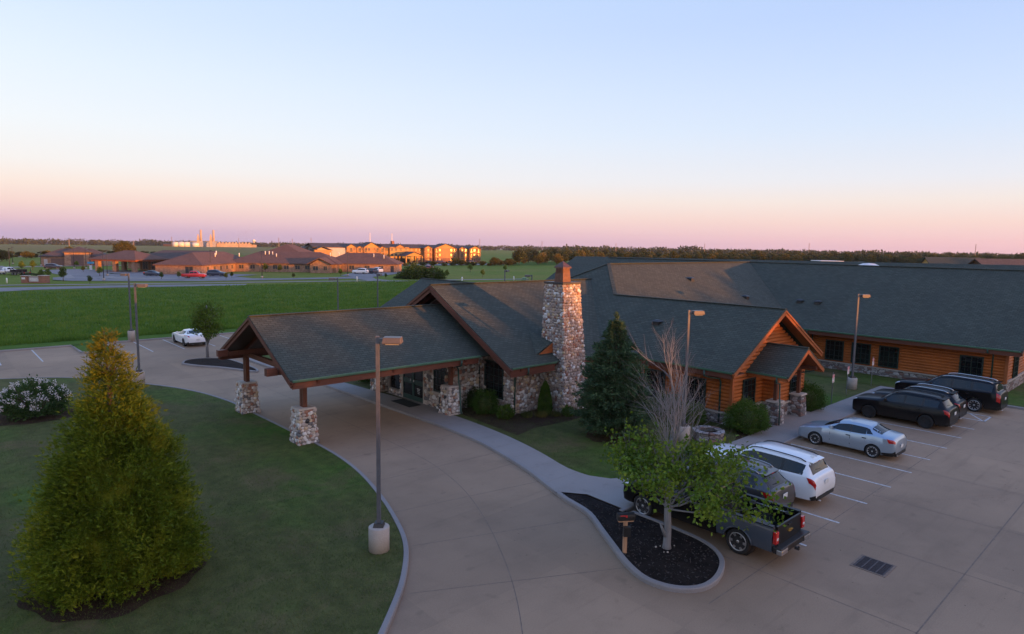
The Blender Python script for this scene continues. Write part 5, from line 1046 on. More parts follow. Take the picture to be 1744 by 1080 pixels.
m = MB(); m.tube([(-.75, 0, 0), (.75, 0, 0)], .025, 6); m.box(-.7, -.55, -.05, .05, -.04, .04); m.box(.5, .7, -.05, .05, -.05, .05); tag(m.obj('steel_bar', 'steel', None, on_pick(bx1 + .95, -.78, 1.12), ROT), 'long steel bar lying along the far side of the pickup load bed', 'bar')
# white coupe on the far side of the car park
def coupe_body():
    st = [(0, .34, .62, .66, .72, .5, 0), (.06, .24, .72, .80, .88, .5, 0), (.40, .19, .82, .90, .93, .5, 0), (1.10, .18, .88, 1.0, .955, .55, 0), (1.80, .18, .92, 1.06, .96, .58, 0), (2.45, .18, .95, 1.38, .96, .56, 1), (2.95, .18, .96, 1.44, .96, .57, 1), (3.35, .18, .99, 1.43, .96, .56, 1), (3.60, .18, 1.0, 1.38, .96, .53, 1), (4.30, .19, 1.0, 1.14, .95, .55, 0), (4.85, .24, .97, 1.10, .90, .5, 0), (5.0, .36, .80, .92, .82, .5, 0)]
    return Body(st, 5.0)
car('white_coupe', 'white two-door coupe parked beyond the small tree by the field', 'car', coupe_body(), W(18.0, 64.2, .004), ROT, 'white_car_paint', (.95, 3.90, .35, .25, .83, 'black_alloy', 10, 'cou'), None, 'sedan', tail='strip', trim='black_plastic')
# ------------------------------------------------------------------ plants near the lodge
def crown_from(name, Ps, Ds, ln, wd, mat, parent, rng, flat=0, up=None):
    V, Fc = leaves(Ps, Ds, ln, wd, rng, flat, up); return fastmesh(name, V, Fc, mat, parent)
# big cypress on the lawn
rg = np.random.default_rng(11)
cyp = thing('cypress_tree', 'large yellow-green cypress tree with a thin orange top on the left lawn', 'tree', W(3.60, 20.25, .1))
PZ = [0, .35, 1.07, 1.9, 2.7, 3.5, 4.2, 4.75, 5.5, 6.2, 6.65, 7.15]; PR = [1.55, 1.95, 2.12, 1.92, 1.70, 1.46, 1.14, .84, .68, .54, .38, .05]
m = MB(); m.tube([(0, 0, 0), (.05, 0, 2), (-.03, .04, 4.5), (-.08, .05, 5.8), (-.10, .02, 7.0)], [.2, .15, .07, .03, .008], 8)
for k in range(40):
    z = rg.uniform(3.6, 6.7); t = rg.uniform(0, 6.28); r = np.interp(z, PZ, PR) * rg.uniform(.6, .95); m.tube([(-.05, 0, z - .35), (r * .5 * math.cos(t), r * .5 * math.sin(t), z - .12), (r * math.cos(t), r * math.sin(t), z + .05)], [.022, .013, .005], 5)
m.obj('trunk', 'brown_bark', cyp)
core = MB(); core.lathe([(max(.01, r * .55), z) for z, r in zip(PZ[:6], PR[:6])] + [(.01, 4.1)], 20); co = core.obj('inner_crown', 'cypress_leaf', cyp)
def cyp_sprays(n):
    z = rg.beta(1.15, 1.75, n) * 7.1; z = np.clip(z, .1, 7.05); th = rg.uniform(0, 2 * math.pi, n)
    lump = .88 + .16 * np.sin(th * 5 + z * 2.1) + .07 * np.sin(th * 11 - z * 4.3) + .05 * np.sin(th * 23 + z * 9)
    rr = np.interp(z, PZ, PR) * lump * (1.03 - np.abs(rg.normal(0, .19, n))); keep = ~((z > 5.3) & (np.sin(th * 4 + z * 5.5) < (z - 5.3) * .8 - .5)); return z[keep], th[keep], rr[keep]
NT_ = 760; zt_ = np.clip(rg.beta(1.1, 1.75, NT_) * 7.1, .15, 6.95); tt_ = rg.uniform(0, 2 * math.pi, NT_); rt_ = np.interp(zt_, PZ, PR) * rg.uniform(.64, 1.17, NT_)
per_ = np.where(zt_ > 5.0, 26, np.where(zt_ > 3.8, 70, 100)); I_ = np.repeat(np.arange(NT_), per_); n = len(I_); sg = np.where(zt_ > 5.0, .10, .17)[I_]
Pc = np.stack([rt_ * np.cos(tt_), rt_ * np.sin(tt_), zt_], 1)[I_] * 1.0; back = rg.uniform(0, 1, n) ** 1.5 * np.where(zt_ > 5, .55, .45)[I_]
Pc[:, :2] *= (1 - back)[:, None]; Pc[:, 2] -= back * .25; Pc += np.clip(rg.normal(0, 1, (n, 3)), -1.7, 1.7) * (sg * (1 - back * .5))[:, None]; Pc[:, 2] = np.maximum(Pc[:, 2], .08); th = np.arctan2(Pc[:, 1], Pc[:, 0]); rr = np.hypot(Pc[:, 0], Pc[:, 1]); z = Pc[:, 2]
P = np.stack([rr * np.cos(th), rr * np.sin(th), z], 1); O = np.stack([np.cos(th), np.sin(th), 0 * th], 1)
D = O * rg.uniform(.5, 1.1, n)[:, None] + np.array([0, 0, 1.]) * rg.uniform(.05, .95, n)[:, None] + rg.normal(0, .3, (n, 3)); D /= np.linalg.norm(D, axis=1)[:, None]
sd_ = np.cross(D, rg.normal(size=(n, 3))); sd_ /= np.linalg.norm(sd_, axis=1)[:, None]; PP = []; DD = []; LL = []; sz = rg.uniform(.7, 1.25, n)
for k, ang in ((0, -.5), (2, 0), (4, .5)):
    PP.append(P + D * (.05 * abs(k - 2))[..., None] if False else P - D * .06); DD.append(D * math.cos(ang) + sd_ * math.sin(ang) + rg.normal(0, .10, (n, 3))); LL.append(sz * (.150 - .018 * abs(k - 2)))
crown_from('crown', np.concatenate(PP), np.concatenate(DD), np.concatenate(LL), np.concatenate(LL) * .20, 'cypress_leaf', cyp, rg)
# spruce in front of the lodge
rg = np.random.default_rng(5)
spr = thing('spruce_tree', 'dark green spruce tree standing on the lawn beside the stone chimney', 'tree', W(25.1, 19.85, .1))
m = MB(); m.tube([(0, 0, 0), (0, .02, 3), (.03, 0, 6.0)], [.15, .09, .012], 8); SP = []; SD = []
zs_ = np.linspace(.55, 5.75, 30)
for i, z in enumerate(zs_):
    R_ = np.interp(z, [.5, 1.0, 2.2, 3.4, 4.4, 5.2, 5.8, 6.2], [1.45, 1.95, 1.85, 1.5, 1.05, .55, .28, .05])
    for k in range(13 if z < 4 else 9):
        t = 2 * math.pi * k / (13 if z < 4 else 9) + i * 1.7 + rg.normal(0, .22); rl = R_ * rg.uniform(.68, 1.12); o = np.array([math.cos(t), math.sin(t), 0]); dip = rg.uniform(-.12, .10) - .06
        pts = [np.array([0, 0, z]), o * rl * .5 + np.array([0, 0, z + dip * rl]), o * rl + np.array([0, 0, z + dip * rl + .12 * rl])]
        m.tube([tuple(p) for p in pts], [.02, .012, .004], 4)
        ns = int(26 * rl) + 6; u = rg.uniform(.18, 1, ns) ** .75; q = (1 - u)[:, None] ** 2 * pts[0] + (2 * u * (1 - u))[:, None] * pts[1] + (u ** 2)[:, None] * pts[2]
        side = np.array([-o[1], o[0], 0]); s_ = rg.uniform(-1, 1, ns); w_ = (.30 * rl * (1 - u * .55)); q = q + side * (s_ * w_)[:, None] + np.stack([0 * u, 0 * u, rg.normal(-.02, .05, ns)], 1)
        d = o[None] * .9 + side * s_[:, None] * .9 + np.array([0, 0, .25]) + rg.normal(0, .25, (ns, 3))
        for rep in range(4): SP.append(q + rg.normal(0, .03, q.shape)); SD.append(d + rg.normal(0, .45, d.shape))
top = rg.uniform(0, 1, (160, 1)); SP.append(np.concatenate([rg.normal(0, .05, (160, 2)), 5.5 + .7 * top], 1)); SD.append(np.concatenate([rg.normal(0, .5, (160, 2)), np.full((160, 1), .9)], 1))
m.obj('trunk', 'brown_bark', spr); SP = np.concatenate(SP); SD = np.concatenate(SD); crown_from('crown', SP, SD, rg.uniform(.12, .22, len(SP)), rg.uniform(.035, .06, len(SP)), 'spruce_leaf', spr, rg)
# half-dead maple in the mulch island
rg = np.random.default_rng(23); mp = thing('maple_tree', 'half bare maple with dead upper twigs and leafy lower limbs in the mulch island', 'tree', W(16.94, 11.09, .09))
m = MB(); LP = []; LD = []
def branch(p, d, ln, r, dep, leafy, up=.16):
    clump = rg.uniform()
    pts = [p]; rad = [r]; n = 5; q = p.copy(); dd = d / np.linalg.norm(d)
    for i in range(n):
        dd = dd + rg.normal(0, .085, 3) + np.array([0, 0, up * .28]); dd /= np.linalg.norm(dd); q = q + dd * ln / n; pts.append(q.copy()); rad.append(r * (1 - (i + 1) / n * .68))
    m.tube([tuple(x) for x in pts], rad, 6 if r > .02 else 4, True, False)
    if leafy > 0 and dep <= 2:
        for i in range(2 if dep == 2 else 1, n + 1):
            k = int(leafy * rg.uniform(.8, 2.6) * (1.5 if dep == 0 else 1) * (1.8 if clump > .45 else .12)); c = pts[i]; zf = 0 if c[2] < 1.45 else 1 if c[2] < 3.3 else max(0, 1 - (c[2] - 3.3) / .9); k = int(k * zf * (1 if math.hypot(c[0], c[1]) > .62 else .12))
            if k > 0: LP.append(c + rg.normal(0, .15, (k, 3))); LD.append(rdir(rg, k) + np.array([0, 0, -.25]))
    if dep == 0: return
    nb = {3: 6, 2: 6, 1: 4}[dep] if leafy else {3: 6, 2: 8, 1: 6}[dep]
    for k in range(nb):
        i = 1 + int(rg.uniform(.25, 1) * (n - 1)); i = min(i, n); b = pts[i]; ax = rdir(rg, 1)[0]; nd = dd * .9 + np.cross(dd, ax) * rg.uniform(.45, .85)
        branch(b, nd, ln * rg.uniform(.42, .66), rad[i] * .58, dep - 1, leafy, up)
m.tube([(0, 0, -.05), (0, 0, .12), (.01, 0, .6), (-.02, .02, 1.35), (.0, .02, 2.4), (.03, 0, 3.6)], [.17, .13, .115, .11, .08, .045], 10)
m.tube([(-.02, -.02, .35), (-.16, -.06, .62), (-.25, -.05, .85)], [.075, .05, .03], 7)
for k in range(11):                                          # low leafy limbs spread wide
    t = k * 2.4 + rg.normal(0, .2); branch(np.array([0, 0, rg.uniform(1.2, 1.9)]), np.array([math.cos(t), math.sin(t), rg.uniform(.2, .65)]), rg.uniform(1.25, 1.75) * (1.3 if math.cos(t) > .2 else 1.1), .034, 2, 1.5, .22)
for k in range(6): t = k * 1.05 + .4; branch(np.array([0, 0, rg.uniform(1.9, 2.6)]), np.array([math.cos(t) * .75, math.sin(t) * .75, .75]), rg.uniform(1.1, 1.4), .030, 2, 1.2, .2)
for k in range(9):                                           # bare leaders
    t = k * 2.4 + .7; branch(np.array([0, 0, rg.uniform(1.6, 2.9)]), np.array([math.cos(t) * .24, math.sin(t) * .24, 1.0]), rg.uniform(2.2, 3.0), .026, 2, 0, .14)
branch(np.array([.03, 0, 3.5]), np.array([.05, 0, 1.]), 2.5, .045, 2, 0)
m.obj('trunk', 'pale_bark', mp); LP = np.concatenate(LP) + np.array([.12, -.10, 0]); LD = np.concatenate(LD); crown_from('crown', LP, LD, rg.uniform(.08, .14, len(LP)), rg.uniform(.08, .13, len(LP)), 'maple_leaf', mp, rg)
# generic leafy tree: limbs and clumps of leaves
def leaf_tree(name, label, cat, loc, H, cr, clear, nclump, nleaf, lsize, mat, seed, bark='bark', group=None, squash=.85, spread=.33, dens=1.0, top=1.0, parent_empty=True):
    rg = np.random.default_rng(seed); t = thing(name, label, cat, loc, 0, group); m = MB(); ch = H - clear; zc = clear + ch * .5
    m.tube([(0, 0, -.1), (rg.normal(0, .01) * H, 0, clear), (rg.normal(0, .02) * H, rg.normal(0, .02) * H, clear + ch * .75)], [.022 * H + .02, .017 * H + .01, .006 * H], 7)
    Ps = []; Ds = []
    for k in range(nclump):
        u = rdir(rg, 1)[0] * rg.uniform(.25, 1) ** .6; c = np.array([u[0] * cr * (1 - spread), u[1] * cr * (1 - spread), zc + u[2] * ch * .5 * (1 - spread * .6)]);
        c[:2] *= np.interp((c[2] - clear) / ch, [0, .35, 1], [.75, 1, top * .6])
        m.tube([(0, 0, max(clear * .8, c[2] - cr * .7)), tuple(c * np.array([.5, .5, 1]) - np.array([0, 0, cr * .18])), tuple(c)], [.010 * H, .006 * H, .002 * H], 4)
        s = cr * spread * rg.uniform(.75, 1.25); k2 = int(nleaf * rg.uniform(.7, 1.3)); d = rdir(rg, k2); p = c + d * np.array([s, s, s * squash]) * (rg.uniform(.35, 1, (k2, 1)) ** .6); Ps.append(p); Ds.append(d * .6 + rdir(rg, k2) + np.array([0, 0, -.15]))
    m.obj('trunk', bark, t); Ps = np.concatenate(Ps); Ds = np.concatenate(Ds); crown_from('crown', Ps, Ds, lsize * rg.uniform(.7, 1.3, len(Ps)), lsize * rg.uniform(.5, .8, len(Ps)), mat, t, rg); return t
leaf_tree('shade_tree', 'small dark green shade tree in the mulch bed beside the white coupe', 'tree', W(16.7, 54.9, .08), 5.35, 1.8, 1.2, 40, 95, .17, 'linden_leaf', 4, 'pale_bark', None, .9, .30, top=1.1)
# shrubs
def shrub(name, label, loc, rx, h, n, ls, mat, seed, group=None, shape='round', flower=None):
    rg = np.random.default_rng(seed); t = thing(name, label, 'shrub', loc, 0, group); d = rdir(rg, n); d[:, 2] = np.where(d[:, 2] < 0, d[:, 2] * .62, d[:, 2])
    if shape == 'cone':
        z = rg.uniform(0, 1, n) ** 1.25; th = rg.uniform(0, 6.283, n); r = rx * np.interp(z, [0, .15, .45, .8, 1], [.8, 1, .88, .5, .04]) * rg.uniform(.85, 1.03, n); P = np.stack([r * np.cos(th), r * np.sin(th), z * h], 1); D = np.stack([np.cos(th) * .5, np.sin(th) * .5, np.ones(n)], 1) + rg.normal(0, .25, (n, 3))
    else:
        lump = 1 + .10 * np.sin(d[:, 0] * 7 + seed) + .10 * np.sin(d[:, 1] * 8 + 1) + rg.normal(0, .05, n); k = rg.uniform(.72, 1.02, n) * lump; P = d * np.array([rx, rx, h * .6]) * k[:, None] + np.array([0, 0, h * .38]); P[:, 2] = np.maximum(P[:, 2], rg.uniform(.02, .12, n)); D = d + rg.normal(0, .55, (n, 3)) + np.array([0, 0, .35])
    m = MB()
    if shape == 'cone': m.lathe([(rx * .5, .0), (rx * .75, h * .15), (rx * .55, h * .5), (.01, h * .9)], 12)
    else: m.lathe([(rx * .3, 0.0), (rx * .5, h * .22), (rx * .55, h * .45), (rx * .4, h * .68), (.01, h * .78)], 14)
    m.obj('stems', 'far_dark_leaf' if flower is None else 'brown_bark', t) if flower is None else [m2.obj('stems', 'brown_bark', t) for m2 in [stems(rg, rx, h)]]
    crown_from('crown', P, D, ls * rg.uniform(.7, 1.3, n), ls * rg.uniform(.4, .65, n), mat, t, rg)
    if flower:
        k = flower; dd = rdir(rg, k); dd[:, 2] = np.abs(dd[:, 2]) * .9 + .02; dd /= np.linalg.norm(dd, axis=1)[:, None]; c = dd * np.array([rx, rx, h * .62]) * 1.1 + np.array([0, 0, h * .38]); Pf = np.repeat(c, 15, 0) + rg.normal(0, .06, (k * 15, 3)); crown_from('blossom', Pf, rdir(rg, k * 15), .075, .06, 'blossom', t, rg)
    return t
def stems(rg, rx, h):
    m = MB()
    for k in range(14): t = rg.uniform(0, 6.28); m.tube([(.1 * math.cos(t), .1 * math.sin(t), 0), (rx * .45 * math.cos(t), rx * .45 * math.sin(t), h * .5), (rx * .7 * math.cos(t), rx * .7 * math.sin(t), h * .9)], [.03, .02, .006], 5)
    return m
shrub('flowering_shrub', 'rounded crape myrtle shrub full of white blossom on the left lawn', W(3.95, 42.1, .1), 1.5, 1.85, 6000, .15, 'myrtle_leaf', 2, flower=120)
shrub('flowering_shrub', 'pale blossom shrub cut off by the left edge of the picture', W(.35, 44.6, .1), .95, 1.3, 2200, .14, 'myrtle_leaf', 9, flower=60)
bx = 'box_leaf'
shrub('box_shrub', 'rounded dark green box shrub between the log corner and the porch pier', W(31.2, 15.95, .1), 1.02, 1.65, 11000, .085, bx, 21)
shrub('box_shrub', 'rounded dark green box shrub to the right of the porch, beside the pavement', W(38.55, 16.0, .1), .98, 1.6, 8000, .085, bx, 22)
shrub('box_shrub', 'dark green box shrub below the tall window near the stone corner', W(23.0, 27.3, .1), .78, 1.35, 5000, .085, bx, 23)
shrub('box_shrub', 'dark shrub behind the entrance pier with the downspout', W(23.3, 29.0, .1), .6, 1.15, 3000, .085, bx, 24)
shrub('lime_shrub', 'small bright lime-green shrub at the foot of the stone corner', W(23.15, 25.75, .1), .45, .75, 1800, .10, 'lime_leaf', 25)
shrub('lime_shrub', 'bright green shrub at the right foot of the stone chimney', W(28.75, 24.6, .1), .50, .95, 2200, .10, 'lime_leaf', 26)
shrub('cone_shrub', 'narrow pointed arborvitae against the stone wall left of the chimney', W(25.55, 25.1, .1), .40, 1.85, 6500, .085, bx, 27, shape='cone')
shrub('box_shrub', 'dark shrub partly hidden behind the pointed arborvitae', W(26.2, 23.95, .1), .3, .6, 1000, .08, bx, 28)
shrub('box_shrub', 'dark green shrub below the log wall window behind the maple', W(30.5, 20.4, .1), .9, 1.4, 5000, .09, bx, 29)
shrub('box_shrub', 'dark green shrub near the low stone planter and log corner', W(30.55, 18.7, .1), .7, 1.1, 3500, .09, bx, 30)
shrub('box_shrub', 'wide dark hedge shrub seen under the canopy left of the far pier', W(22.8, 38.6, .1), 1.4, 1.0, 6000, .10, bx, 31)
shrub('box_shrub', 'dark hedge shrub behind the far canopy pier', W(23.0, 41.6, .1), 1.5, 1.0, 6000, .10, bx, 32)
# tufts of dry grass along the stone wall
def tuft(label, loc, seed, h=.4): rg = np.random.default_rng(seed); n = 260; P = np.concatenate([rg.normal(0, .16, (n, 2)), np.zeros((n, 1))], 1); D = np.concatenate([rg.normal(0, .5, (n, 2)), np.ones((n, 1))], 1); V, Fc = leaves(P, D, h * rg.uniform(.6, 1.2, n), .02, rg); o = fastmesh('grass_tuft', V, Fc, 'far_leaf', None, loc); tag(o, label, 'grass tuft', 'dry grass tufts by the stone wall')
for k, (a, b) in enumerate(((24.2, 25.2), (24.9, 24.7), (25.6, 24.3), (26.9, 23.9))): tuft('dry ornamental grass tuft in the bed under the stone wall', W(a, b, .12), 40 + k)
# ------------------------------------------------------------------ street furniture
def lamp(label, loc, h, az_head, name='street_lamp', base_h=.78, r=.32, sq=.115, group='lamp posts of the car park'):
    t = thing(name, label, 'lamp post', loc, az_head, group); m = MB(); m.lathe([(r, -.1), (r, base_h - .02), (r - .025, base_h), (.001, base_h + .001)], 28); m.obj('footing', 'footing_concrete', t)
    m = MB(); m.frustum(-.16, .16, -.16, .16, base_h + .002, -.13, .13, -.13, .13, base_h + .13); m.obj('base_plate', 'dark_metal', t)
    m = MB(); s = sq / 2; m.frustum(-s, s, -s, s, base_h + .13, -s * .85, s * .85, -s * .85, s * .85, h); m.obj('pole', 'bronze_metal', t)
    m = MB(); m.box(s * .85, .20, -.05, .05, h - .16, h - .06); m.obj('arm', 'bronze_metal', t)
    m = MB(); m.frustum(.20, .70, -.19, .19, h - .22, .16, .74, -.21, .21, h - .20); m.frustum(.16, .74, -.21, .21, h - .20, .19, .71, -.18, .18, h - .02); hd = m.obj('lamp_head', 'copper_lamp', t, bevel=.012)
    m = MB(); m.box(.26, .66, -.15, .15, h - .235, h - .222); m.obj('lens', 'plate_white', hd); return t
simple('copper_lamp', (.095, .080, .075), .45, .15)
lamp('tall lamp post in the foreground, standing on the lawn at the bend of the drive', W(9.95, 16.86, .1), 6.72, R(0))
lamp('lamp post at the back edge of the left lawn, nearer of the left pair', W(10.18, 47.71, .1), 6.62, R(8)); lamp('lamp post on the field side of the far parking rows, behind the left pair', W(14.18, 68.7, .1), 6.3, R(170), base_h=.9)
lamp('lamp post rising between the maple and the log wing', W(27.19, 17.13, .1), 6.5, R(12)); lamp('lamp post standing among the three parking signs', W(46.72, 16.43, .1), 6.55, R(5))
for (px, py), hd, lb in (((575, 473), R(190), 'lamp post in the field margin seen above the middle of the canopy ridge'), ((643, 466), R(80), 'thin lamp post seen above the right part of the canopy ridge'), ((860, 460), R(60), 'lamp post beyond the great room ridge, left of the chimney'), ((906, 468), R(175), 'lamp post just left of the chimney flue with its head to the left')):
    p = G(px, py, 6.6); lamp(lb, (p[0], p[1], 0), 6.6, hd)
# reserved parking signs
def sign(label, loc, top):
    t = thing('parking_sign', label, 'sign', loc, AZ, 'reserved parking signs'); m = MB(); m.box(-.02, .02, -.02, .02, -.1, top); m.obj('post', 'steel', t)
    m = MB(); m.box(-.155, .155, -.034, -.022, top - .62, top - .12); s = m.obj('sign_plate', 'plate_white', t); m = MB(); m.box(-.15, .15, -.0375, -.0345, top - .31, top - .125); m.obj('red_field', 'sign_red', s)
    m = MB()
    for z, w_ in ((top - .18, .09), (top - .25, .07)): m.box(-w_, w_, -.0405, -.038, z - .018, z + .018)
    m.obj('lettering', 'letter_white', s); m = MB()
    for z, w_ in ((top - .38, .1), (top - .45, .08), (top - .55, .11)): m.box(-w_, w_, -.0375, -.0345, z - .012, z + .012)
    m.obj('lettering', 'sign_red', s)
def spos(px, py): p = G(px, py, .12); return (p[0], p[1], .1)
sign('red and white parking sign nearest the porch shrub', spos(1415.5, 688), 2.0); sign('red and white parking sign in front of the lamp footing', spos(1441, 673), 2.05); sign('red and white parking sign to the right of the lamp post, by the stone base', spos(1483.5, 657), 2.1)
# mailbox
t = thing('mailbox', 'black mailbox with a red flag on a raw wooden post in the mulch island', 'mailbox', (*G(1063.5, 941, .1)[:2], .09), R(8)); m = MB(); m.box(-.055, .055, -.055, .055, -.1, 1.03); m.obj('post', 'raw_wood', t)
m = MB(); m.box(-.24, .24, -.07, .07, 1.03, 1.08); m.obj('shelf', 'raw_wood', t)
m = MB(); prof = [(-.10, 0), (.10, 0), (.10, .13), (.085, .185), (.05, .215), (0, .225), (-.05, .215), (-.085, .185), (-.10, .13)]; k = len(prof); m.add([(x, y, 1.082 + z) for x in (-.27, .27) for y, z in prof], [tuple(range(k)), tuple(range(2 * k - 1, k - 1, -1))] + [(i, k + i, k + (i + 1) % k, (i + 1) % k) for i in range(k)]); bxm = m.obj('box', 'black_plastic', t)
m = MB(); m.box(-.20, .02, -.118, -.104, 1.235, 1.265); m.box(-.03, .02, -.118, -.104, 1.19, 1.236); m.obj('flag', 'red_paint', bxm)
m = MB(); m.box(-.10, .12, -.19, -.056, .60, .88); m.box(-.11, .13, -.2, -.05, .88, .90); m.obj('paper_box', 'black_plastic', t)
# storm drain
t = thing('storm_drain', 'rusty iron storm drain grate in the concrete of the car park', 'drain', W(20.95, 6.37, .0), AZ); m = MB(); m.box(-.52, .52, -.50, -.43, .0, .012); m.box(-.52, .52, .43, .50, .0, .012); m.box(-.52, -.45, -.43, .43, .0, .012); m.box(.45, .52, -.43, .43, .0, .012); m.obj('rim', 'joint', t)
m = MB(); m.box(-.45, .45, -.43, .43, .001, .005); m.obj('pit', 'rust_iron', t); m = MB()
for k in range(5): m.box(-.45, .45, -.43 + k * .2, -.39 + k * .2, .006, .02)
for k in range(13): m.box(-.45 + k * .0729, -.425 + k * .0729, -.42, .42, .006, .018)
m.obj('grate', 'rust_iron', t)
# doormat, low stone planter, bin
m = MB(); m.box(20.35, 21.2, 31.0, 33.0, .144, .157); tag(m.obj('doormat', 'doormat', None, None, AZ), 'dark doormat in front of the green entrance doors', 'doormat')
t = thing('stone_planter', 'low stone planter ring with pale cap slabs behind the maple', 'planter', (*G(1206, 748, .1)[:2], .1), AZ)
m = MB()
for k in range(10):
    a0, a1 = 2 * math.pi * k / 10, 2 * math.pi * (k + .96) / 10; q = [(r * math.cos(a), r * math.sin(a)) for r, a in ((.75, a0), (.75, a1), (.50, a1), (.50, a0))]; m.prism(q, 0, .42)
m.obj('wall', 'ledge_stone', t); m = MB()
for k in range(10):
    a0, a1 = 2 * math.pi * k / 10, 2 * math.pi * (k + .94) / 10; q = [(r * math.cos(a), r * math.sin(a)) for r, a in ((.80, a0), (.80, a1), (.46, a1), (.46, a0))]; m.prism(q, .422, .48)
m.obj('cap', 'ledge_stone', t); m = MB(); m.lathe([(.5, .0), (.49, .34), (.001, .37)], 16); m.obj('soil', 'bark_mulch', t)
m = MB(); m.lathe([(.15, 0), (.16, .05), (.16, .75), (.12, .82), (.05, .86), (.04, 1.0), (.001, 1.01)], 16, W(21.35, 29.2, .14)); tag(m.obj('ash_bin', 'black_plastic'), 'slim black ash bin standing behind the entrance pier', 'bin')
# stones at the foot of the maple, leaves on the ground
for k in range(6):
    rg = np.random.default_rng(60 + k); a = rg.uniform(0, 6.28); r = rg.uniform(.2, .38); bm = bmesh.new(); bmesh.ops.create_icosphere(bm, subdivisions=1, radius=rg.uniform(.022, .04)); me = bpy.data.meshes.new('pebble')
    for v in bm.verts: v.co *= rg.uniform(.75, 1.2)
    bm.to_mesh(me); bm.free(); me.materials.append(MATS['cap_stone']); p = W(16.94 + r * math.cos(a), 11.09 + r * math.sin(a), .12); o = bpy.data.objects.new('pebble', me); C.objects.link(o); o.location = p; tag(o, 'pale pebble lying at the foot of the half bare maple', 'stone', 'pebbles round the maple trunk')
rg = np.random.default_rng(77); n = 170; ab_ = np.stack([rg.uniform(13.6, 36, n), rg.uniform(-3, 13.5, n)], 1); ab2 = np.stack([rg.uniform(13.0, 19, n // 2), rg.uniform(13, 44, n // 2)], 1); e = np.stack([np.interp(rg.uniform(0, 1, 200), np.linspace(0, 1, len(isl)), np.array(isl)[:, 0]), np.zeros(200)], 1)
ab_ = np.concatenate([ab_, ab2]); ab_ = ab_[~inside(ab_, bed)]; P = np.concatenate([ab_, np.full((len(ab_), 1), .012)], 1); D = np.concatenate([rg.normal(size=(len(ab_), 2)), np.full((len(ab_), 1), .1)], 1); V, Fc = leaves(P, D, rg.uniform(.025, .06, len(P)), .025, rg, .9, (0, 0, 1)); o = fastmesh('leaf_litter', V, Fc, 'bark_mulch', rotz=AZ); stuff(o, 'scattered dead leaves and crumbs on the concrete', 'litter')
rg = np.random.default_rng(78); n = 2600; q = np.stack([rg.uniform(13, 19, n), rg.uniform(8, 16.6, n)], 1); q = q[inside(q, bi + [(18.25, 13.9), (17.55, 16.6)])]; P = np.concatenate([q, np.full((len(q), 1), .108)], 1); D = np.concatenate([rg.normal(size=(len(q), 2)), np.abs(rg.normal(0, .35, (len(q), 1)))], 1); V, Fc = leaves(P, D, rg.uniform(.05, .12, len(P)), .03, rg); o = fastmesh('mulch_chips', V, Fc, 'mulch_chip', rotz=AZ) if 'mulch_chip' in MATS else fastmesh('mulch_chips', V, Fc, 'mulch', rotz=AZ); stuff(o, 'black shredded mulch in the kerbed island', 'mulch')
# ------------------------------------------------------------------ far side of the road
def hip(mb, x0, x1, y0, y1, z0, z1, inset, ov=.5):
    x0 -= ov; x1 += ov; y0 -= ov; y1 += ov
    if x1 - x0 >= y1 - y0: ym = (y0 + y1) / 2; A, B = (x0 + inset, ym, z1), (x1 - inset, ym, z1)
    else: xm = (x0 + x1) / 2; A, B = (xm, y0 + inset, z1), (xm, y1 - inset, z1)
    c = [(x0, y0, z0), (x1, y0, z0), (x1, y1, z0), (x0, y1, z0)]
    if x1 - x0 >= y1 - y0: fs = [(0, 1, 5, 4), (1, 2, 5), (2, 3, 4, 5), (3, 0, 4)]
    else: fs = [(0, 1, 4), (1, 2, 5, 4), (2, 3, 5), (3, 0, 4, 5)]
    mb.add(c + [A, B] + [(x, y, z - .28) for x, y, z in c], fs + [(i, 6 + i, 6 + (i + 1) % 4, (i + 1) % 4) for i in range(4)] + [(9, 8, 7, 6)])
def gable(mb, x0, x1, y0, y1, z0, z1, axis='y', ov=.4):     # axis = direction of the ridge
    if axis == 'y': xm = (x0 + x1) / 2; mb.slab([(x0 - ov, y0 - ov, z0), (xm, y0 - ov, z1), (xm, y1, z1), (x0 - ov, y1, z0)], .22); mb.slab([(xm, y0 - ov, z1), (x1 + ov, y0 - ov, z0), (x1 + ov, y1, z0), (xm, y1, z1)], .22)
    else: ym = (y0 + y1) / 2; mb.slab([(x0 - ov, y0 - ov, z0), (x1 + ov, y0 - ov, z0), (x1 + ov, ym, z1), (x0 - ov, ym, z1)], .22); mb.slab([(x0 - ov, ym, z1), (x1 + ov, ym, z1), (x1 + ov, y1 + ov, z0), (x0 - ov, y1 + ov, z0)], .22)
def far_window(parent, x, y, z, w, h, face='y', frame='far_trim', out=-1):
    f = MB(); e = .09
    def bx(m, a0, a1, c0, c1, d0, d1):
        if face == 'y': m.box(a0, a1, min(y + out * d0, y + out * d1), max(y + out * d0, y + out * d1), c0, c1)
        else: m.box(min(x + out * d0, x + out * d1), max(x + out * d0, x + out * d1), a0, a1, c0, c1)
    c = x if face == 'y' else y
    for q in ((c - w / 2, c - w / 2 + e, z, z + h), (c + w / 2 - e, c + w / 2, z, z + h), (c - .04, c + .04, z + e, z + h - e), (c - w / 2 + e, c + w / 2 - e, z, z + e), (c - w / 2 + e, c + w / 2 - e, z + h - e, z + h)): bx(f, *q, .0, .08)
    o = f.obj('window', frame, parent); p = MB(); bx(p, c - w / 2 + .04, c + w / 2 - .04, z + .04, z + h - .04, -.01, .03); p.obj('pane', 'far_pane', o)
def frame_at(p, q):                                          # local x along p->q, y away from the camera
    dx, dy = q[0] - p[0], q[1] - p[1]; return math.atan2(dy, dx), math.hypot(dx, dy)
